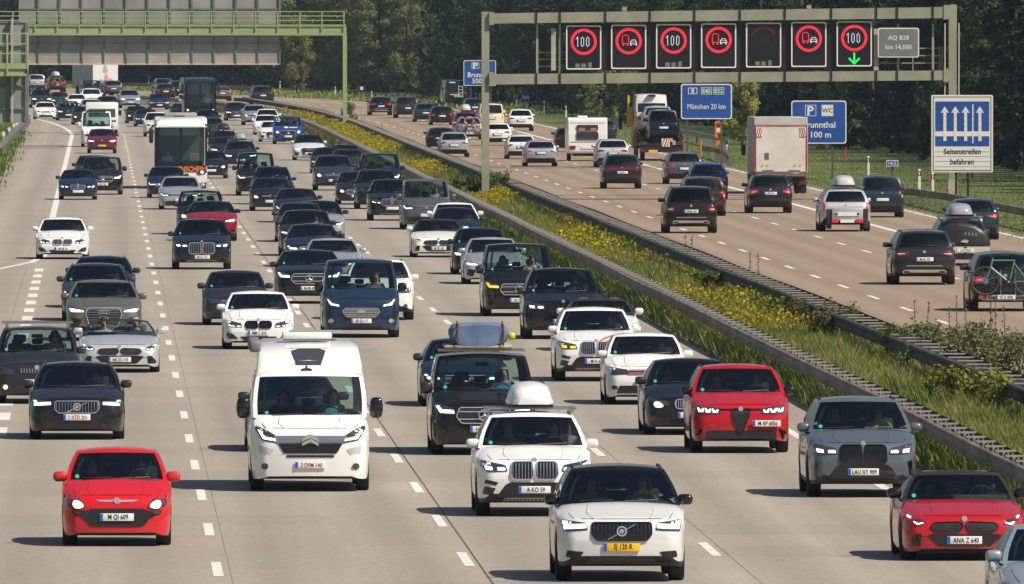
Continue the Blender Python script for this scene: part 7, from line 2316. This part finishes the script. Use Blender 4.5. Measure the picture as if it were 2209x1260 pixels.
mb.prism(rect(fx_(328), fx_(814), fz_(478), fz_(434)), -.019, -.012); put('bar', mb.mesh('bar', [SWHITE]), bp)
for ax in (415, 509, 602, 730):
    put('arrow', MB().prism([(fx_(ax - 14), fz_(522)), (fx_(ax + 14), fz_(522)), (fx_(ax + 12), fz_(265)), (fx_(ax + 37), fz_(268)), (fx_(ax - 2), fz_(208)), (fx_(ax - 39), fz_(268)), (fx_(ax - 14), fz_(265))], -.026, -.019).mesh('arrow', [SWHITE]), bp)
put('lane_line', MB().prism(rect(fx_(660), fx_(672), fz_(540), fz_(192)), -.026, -.019).mesh('lane_line', [SWHITE]), bp)
mb = MB()
for z_ in (212, 256, 300, 345, 390, 520): mb.prism(rect(fx_(328), fx_(814), fz_(z_ + 1.5), fz_(z_)), -.029, -.027)
for z_ in (616, 658, 702, 750): mb.prism(rect(fx_(328), fx_(814), fz_(z_ + 2), fz_(z_)), -.014, -.010)
put('slat_seam', mb.mesh('slat_seam', [principled('seam_grey', (.16, .17, .18), .7)]), pn)
put('lettering', text_mesh('Seitenstreifen', 50 * k, INK, .86, .01), pn, (fx_(572), -.016, fz_(613))); put('lettering', text_mesh('befahren', 50 * k, INK, .86, .01), pn, (fx_(570), -.016, fz_(705)))
mb = MB()
for s in (-.25, .25): mb.box((s, .12, (cz + h / 2) / 2), (.09, .09, cz + h / 2))
mb.obj('post', [BLACKP], e2)

def road_sign(x0, x1, y0, y1, Y, label, posts, name='direction_sign', cat='road sign', border=SWHITE, face=SBLUE, bw=.06, back=False):
    c0, c1 = PY(x0, y0, Y), PY(x1, y1, Y); w, h = c1.x - c0.x, c0.z - c1.z; cx, cz = (c0.x + c1.x) / 2, (c0.z + c1.z) / 2
    g = ground(cx, Y)
    r = empty(name, (cx, Y, g), 0, label, cat, 'road signs beside the motorway')
    pn = sign_panel(r, w, h, cz - g, 0, face, border, bw, r=.14 * min(1, w / 2))
    for s in posts:
        put('post', MB().box((s * w / 2, .12, (cz - g) / 2 + .0), (.10, .10, cz - g + h * .6)).mesh('post', [principled('sign_post', (.07, .075, .07), .6)]), r)
    return r, pn, w, h, cz - g
r, pn, w, h, cz = road_sign(1469, 1579, 181, 257, 810, 'blue direction sign to Muenchen twenty kilometres', (-.75, .6))
frame_line(pn, -.36 * w, -.18 * w, cz + .21 * h, cz + .39 * h, .03, -.013, SWHITE)
put('lettering', text_mesh('8', .24, SWHITE, 1, .012), pn, (-.27 * w, -.012, cz + .30 * h))
for x_, t_ in ((0.0, 'E45'), (.24 * w, 'E52')):
    q = put('green_plate', MB().prism(rounded(rect(x_ - .105 * w, x_ + .105 * w, cz + .20 * h, cz + .40 * h), .04), -.016, -.004).mesh('green_plate', [SGREEN]), pn)
    frame_line(q, x_ - .105 * w, x_ + .105 * w, cz + .20 * h, cz + .40 * h, .022, -.022, SWHITE); put('lettering', text_mesh(t_, .22, SWHITE, .95, .010), q, (x_, -.018, cz + .30 * h))
put('lettering', text_mesh('München 20 km', .27, SWHITE, .80, .004), pn, (.0, -.012, cz - .14 * h))

r, pn, w, h, cz = road_sign(1707, 1826, 217, 310, 775, 'blue parking and WC sign half behind the white box lorry', (-.5, .5))
frame_line(pn, -.25 * w, -.05 * w, cz + .14 * h, cz + .40 * h, .025, -.013, SWHITE); put('lettering', text_mesh('P', .42, SWHITE, 1.1, .03), pn, (-.15 * w, -.012, cz + .27 * h))
q = put('white_field', MB().prism(rect(.05 * w, .26 * w, cz + .14 * h, cz + .40 * h), -.016, -.004).mesh('white_field', [SWHITE]), pn)
put('lettering', text_mesh('WC', .22, INK, 1.0, .014), q, (.155 * w, -.018, cz + .27 * h))
put('lettering', text_mesh('Brunnthal', .30, SWHITE, 1.0, .014), pn, (0, -.012, cz - .06 * h)); put('lettering', text_mesh('1100 m', .30, SWHITE, 1.0, .014), pn, (0, -.012, cz - .29 * h))

r, pn, w, h, cz = road_sign(1000, 1070, 130, 185, 1290, 'distant blue parking sign behind the gantry post', (-.55, .7))
frame_line(pn, -.25 * w, -.02 * w, cz + .18 * h, cz + .40 * h, .035, -.013, SWHITE); put('lettering', text_mesh('P', .50, SWHITE, 1.1, .04), pn, (-.135 * w, -.012, cz + .29 * h))
put('lettering', text_mesh('Brunnthal', .40, SWHITE, .95, .02), pn, (.02 * w, -.012, cz - .07 * h)); put('lettering', text_mesh('500 m', .40, SWHITE, .95, .02), pn, (0.02 * w, -.012, cz - .31 * h))

r, pn, w, h, cz = road_sign(1912, 1938, 345.5, 359, 700, 'small blue kilometre plate reading 14.5 on a wooden post', (0,), name='kilometre_plate', bw=.03)
put('lettering', text_mesh('14.5', .16, SWHITE, 1.0, .012), pn, (0, -.012, cz))
r, pn, w, h, cz = road_sign(1126, 1142, 207, 214, 1230, 'tiny distant blue kilometre plate beyond the white suv', (0,), name='kilometre_plate', border=SBLUE, bw=.02)
r, pn, w, h, cz = road_sign(777, 784, 187, 194, 1500, 'small white plate on a post before the lit trees', (0,), name='marker_plate', border=None, face=SWHITE)
# mast sign behind the box lorry: orange rod markers
OR = principled('orange_paint', (.80, .22, .01), .5)
def rod(px, py, hpx, label, col=OR):
    p = PG(px, py); H_ = hpx * p.y / FPX
    o = empty('marker_rod', p, 0, label, 'marker', 'slim marker rods in the grass'); put('rod', MB().tube((0, 0, 0), (0, 0, H_), .045, 8).mesh('rod', [col]), o); put('rod_cap', MB().tube((0, 0, H_ - .05), (0, 0, H_ + .04), .05, 8).mesh('rod_cap', [col]), o)
REDR = principled('rod_red', (.55, .05, .03), .5)
rod(1824, 345, 26, 'orange red rod in the grass below the parking sign', REDR); rod(1512, 336, 32, 'orange rod left of the emergency telephone'); rod(2003, 390, 18, 'red rod left of the lane use sign', REDR); rod(2097, 385, 22, 'dark red stub right of the lane use sign post', principled('rod_dark', (.2, .03, .03), .6)); rod(640, 203, 16, 'far dark red rod before the trees left of the green post', principled('rod_dark', (.2, .03, .03), .6))
# emergency telephone
p = PG(1549, 326); e3 = empty('emergency_telephone', p, 0, 'orange emergency telephone on an orange post', 'telephone'); u_ = p.y / FPX
put('post', MB().box((0, 0, 15 * u_), (7 * u_, .10, 32 * u_)).mesh('post', [OR]), e3)
bx = put('housing', MB().box((0, -.03, 46 * u_), (15 * u_, .22, 36 * u_), ch=.04).mesh('housing', [OR]), e3)
put('speaker_opening', MB().box((0, -.145, 56 * u_), (8 * u_, .02, 9 * u_), ch=.01).mesh('speaker_opening', [principled('opening_dark', (.12, .03, .02), .6)]), bx); put('notice', MB().prism(disc(0, 45 * u_, 4.2 * u_, 5 * u_), -.155, -.14).mesh('notice', [SWHITE]), bx)
# delineator posts
mb = MB(); mb.box((0, 0, .5), (.12, .10, 1.0), ch=.02); dp = mb.mesh('post', [SWHITE]); mb = MB(); mb.box((0, 0, .80), (.126, .106, .22)); db = mb.mesh('band', [INK]); mb = MB(); mb.box((0, -.055, .80), (.05, .006, .16)); dr = mb.mesh('reflector', [SWHITE])
DEL = [(1184, 384, 'just left of the lane use sign'), (2012, 420, 'at the guard rail under the lane use sign'), (1983, 412, 'leaning beside the guard rail below the kilometre plate'), (1873, 379, 'behind the teal car'), (1551, 300, 'behind the emergency telephone'), (1568, 352, 'beside the rusty rail end'), (1174, 246, 'in the verge beyond the caravan'), (1114, 232, 'left of the tiny blue plate'), (1221, 257, 'nearest the caravan roof'), (1027, 226, 'behind the blue hatchback'), (1035, 228, 'second behind the blue hatchback'), (802, 222, 'behind the black suv at the far verge'), (918, 214, 'behind the dark pickup'), (723, 210, 'below the slender tree'), (604, 196, 'at the end of the distant guard rail'), (321, 184, 'on the distant rail by the dark coach'), (163, 180, 'left of the far lorry'), (737, 262, 'in the median left of the green post')]
for i, (px, py, l) in enumerate(DEL):
    if i == 0: px, py = 1873, 380; l = 'in the grass by the teal car'
    if i == 3: continue
    o = empty('delineator_post', PG(px, py), 0, 'white delineator post ' + l, 'delineator', 'delineator posts along the verge'); put('post', dp, o); put('band', db, o); put('reflector', dr, o)
for i, (px, py) in enumerate(((8, 302), (12, 315), (20, 292), (30, 283), (37, 280), (44, 271), (55, 262))):
    q = PG(px, py); o = empty('rail_reflector', q + Vector((0, .1, .25)), 0, 'white round reflector number plate on the pale guard rail' if False else 'white reflector post %s' % ('lowest on the grass bank', 'second lowest on the grass bank', 'third up the grass bank', 'midway up the grass bank', 'beside the midway one on the grass bank', 'second highest on the grass bank', 'highest, at the corner of the sign back')[i], 'reflector', 'reflectors on the grass bank')
    put('post', MB().tube((0, 0, -.6), (0, 0, .1), .03, 6).mesh('post', [SWHITE]), o); put('disc', MB().prism(disc(0, .16, .11, .16), -.04, .0).mesh('disc', [SWHITE]), o)

# ------------------------------------------------------------------ green gantry with sign backs
GRN = noisy('gantry_green', (.26, .33, .145), (.32, .40, .185), .8, .5, stretch=(.3, 1, 3))
GYEL = noisy('gantry_yellow_green', (.33, .35, .16), (.40, .41, .20), .8, .5)
PANB = noisy('sign_back_grey', (.22, .215, .21), (.31, .30, .285), .5, .6)
PANL = noisy('sign_back_sunlit', (.30, .25, .205), (.42, .36, .295), .7, .6)  # paler copy: sunlight below the walkway shadow is put into the colour
RIB = noisy('sign_rib', (.10, .13, .13), (.18, .21, .20), 1, .6)
GY2 = 1120.0
bx0 = PY(745, 288, GY2); gb = ground(bx0.x, GY2)
e = empty('sign_gantry', (bx0.x, GY2, 0), 0, 'light green gantry with railing carrying large grey sign backs', 'sign gantry', 'gantries over the motorway')
def H2(px, py): q = PY(px, py, GY2); return (q.x - bx0.x, q.z)
def hbox(name, x0, x1, y0, y1, d0, d1, mat, par=e):
    (a, t), (b, u) = H2(x0, y0), H2(x1, y1)
    return put(name, MB().box(((a + b) / 2, (d0 + d1) / 2, (t + u) / 2), (abs(b - a), d1 - d0, abs(t - u))).mesh(name, [mat]), par)
hbox('post', 739.5, 748.5, 76, 290, -.15, .15, GRN)
hbox('post', 24, 33, 76, 262, -.15, .15, GRN)
hbox('beam', -60, 747.5, 57, 76.5, -.14, .35, GRN)
hbox('walkway', -60, 746.5, 53, 57, -.22, .45, GRN)
for y_ in (24, 33.5, 43): hbox('hand_rail', -60, 744, y_, y_ + 2, -.22, -.17, GRN)
xs_ = [742 - 47.6 * k for k in range(17)]
for x_ in xs_: hbox('rail_post', x_ - 1.4, x_ + 1.4, 24, 66, -.25, -.19, GRN)
k = 0
for x_ in np.arange(605 - 47.4 * 12, 605, 47.4):
    x0 = max(40, x_); x1 = x_ + 47.4
    if x1 - x0 < 10: continue
    hbox('sign_back_panel', x0 + .4, x1 - .4, -60, 52, .52, .60, PANB); hbox('sign_back_panel', x0 + .4, x1 - .4, 78, 119, .50, .58, PANB); hbox('sign_back_panel', x0 + .4, x1 - .4, 119.4, 138.5, .49, .58, PANL if k % 3 != 2 else PANB)
    hbox('rib', x1 - 3.2, x1 + 1.0, -60, 53, .38, .52, RIB); hbox('rib', x1 - 2.2, x1 + .2, 77, 138.5, .38, .50, RIB)
    k += 1
hbox('cross_rib', 40, 605, 18, 21, .44, .52, RIB); hbox('cross_rib', 62, 605, 137, 140, .40, .5, principled('rib_pale', (.5, .45, .38), .6)); hbox('cross_rib', 62, 605, 93, 94.5, .44, .5, RIB)

# nearer sign back on the left, with its own green walkway
GY3 = 1010.0
bx3 = PY(28, 262, GY3)
e = empty('sign_gantry', (bx3.x, GY3, 0), 0, 'big dark sign back with rounded corner and green walkway at the edge', 'sign gantry', 'gantries over the motorway')
def H3(px, py): q = PY(px, py, GY3); return (q.x - bx3.x, q.z)
def kbox(name, x0, x1, y0, y1, d0, d1, mat):
    (a, t), (b, u) = H3(x0, y0), H3(x1, y1)
    return put(name, MB().box(((a + b) / 2, (d0 + d1) / 2, (t + u) / 2), (abs(b - a), d1 - d0, abs(t - u))).mesh(name, [mat]), e)
(a, t), (b, u) = H3(-120, 47), H3(62, 265)
put('sign_back_panel', MB().prism(rounded(rect(a, b, u, t), .35, 5), .30, .38).mesh('sign_back_panel', [PANB]), e)
mb = MB(); o_ = rounded(rect(a, b, u, t), .35, 5); mb.add(*(lambda n: ([(x, .22, z) for x, z in o_] + [((x - (a + b) / 2) * .985 + (a + b) / 2, .22, (z - (t + u) / 2) * .985 + (t + u) / 2) for x, z in o_] + [(x, .30, z) for x, z in o_], [(k, (k + 1) % n, n + (k + 1) % n, n + k) for k in range(n)] + [((k + 1) % n, k, 2 * n + k, 2 * n + (k + 1) % n) for k in range(n)]))(len(o_)))
put('edge_frame', mb.mesh('edge_frame', [noisy('frame_grey_green', (.22, .27, .25), (.30, .35, .32), 1, .6)]), e)
for x0, x1 in ((14, 22), (54, 60)): kbox('rib', x0, x1, 52, 262, .12, .30, RIB)
for y_ in (98, 184, 234): kbox('cross_rib', -100, 61, y_, y_ + 2, .16, .30, RIB)
kbox('post', 24, 29, 40, 264, -.1, .12, noisy('post_pale', (.34, .36, .30), (.42, .44, .38), 1, .6))
kbox('beam', -120, 57, 149, 164, -.9, -.2, GYEL); kbox('walkway', -120, 58, 136, 148.5, -1.0, .1, GRN)
for y_ in (71, 93, 114): kbox('hand_rail', -120, 60, y_, y_ + 2.6, -1.0, -.94, GYEL)
for x_ in (16, 60): kbox('rail_post', x_ - 2, x_ + 2, 71, 156 if x_ == 16 else 150, -1.03, -.96, GYEL)
kbox('beam_end', 54, 58, 148, 158, -.92, -.18, principled('rust_end', (.25, .06, .02), .7))
kbox('sign_label', 52, 57.5, 253, 262, .27, .30, WHITEP)

# ------------------------------------------------------------------ thin summer haze
HZ = bpy.data.materials.new('haze'); HZ.use_nodes = True; nt = HZ.node_tree; nt.nodes.clear()
out = nt.nodes.new('ShaderNodeOutputMaterial'); pv = nt.nodes.new('ShaderNodeVolumePrincipled')
pv.inputs['Color'].default_value = (.62, .80, 1.0, 1); pv.inputs['Density'].default_value = HAZE_D; pv.inputs['Anisotropy'].default_value = 0.0
nt.links.new(pv.outputs[0], out.inputs['Volume'])
mb = MB(); mb.box((200, 4000, 15.5), (4400, 8400, 35.0)); o = mb.obj('haze', [HZ]); o['kind'] = 'stuff'
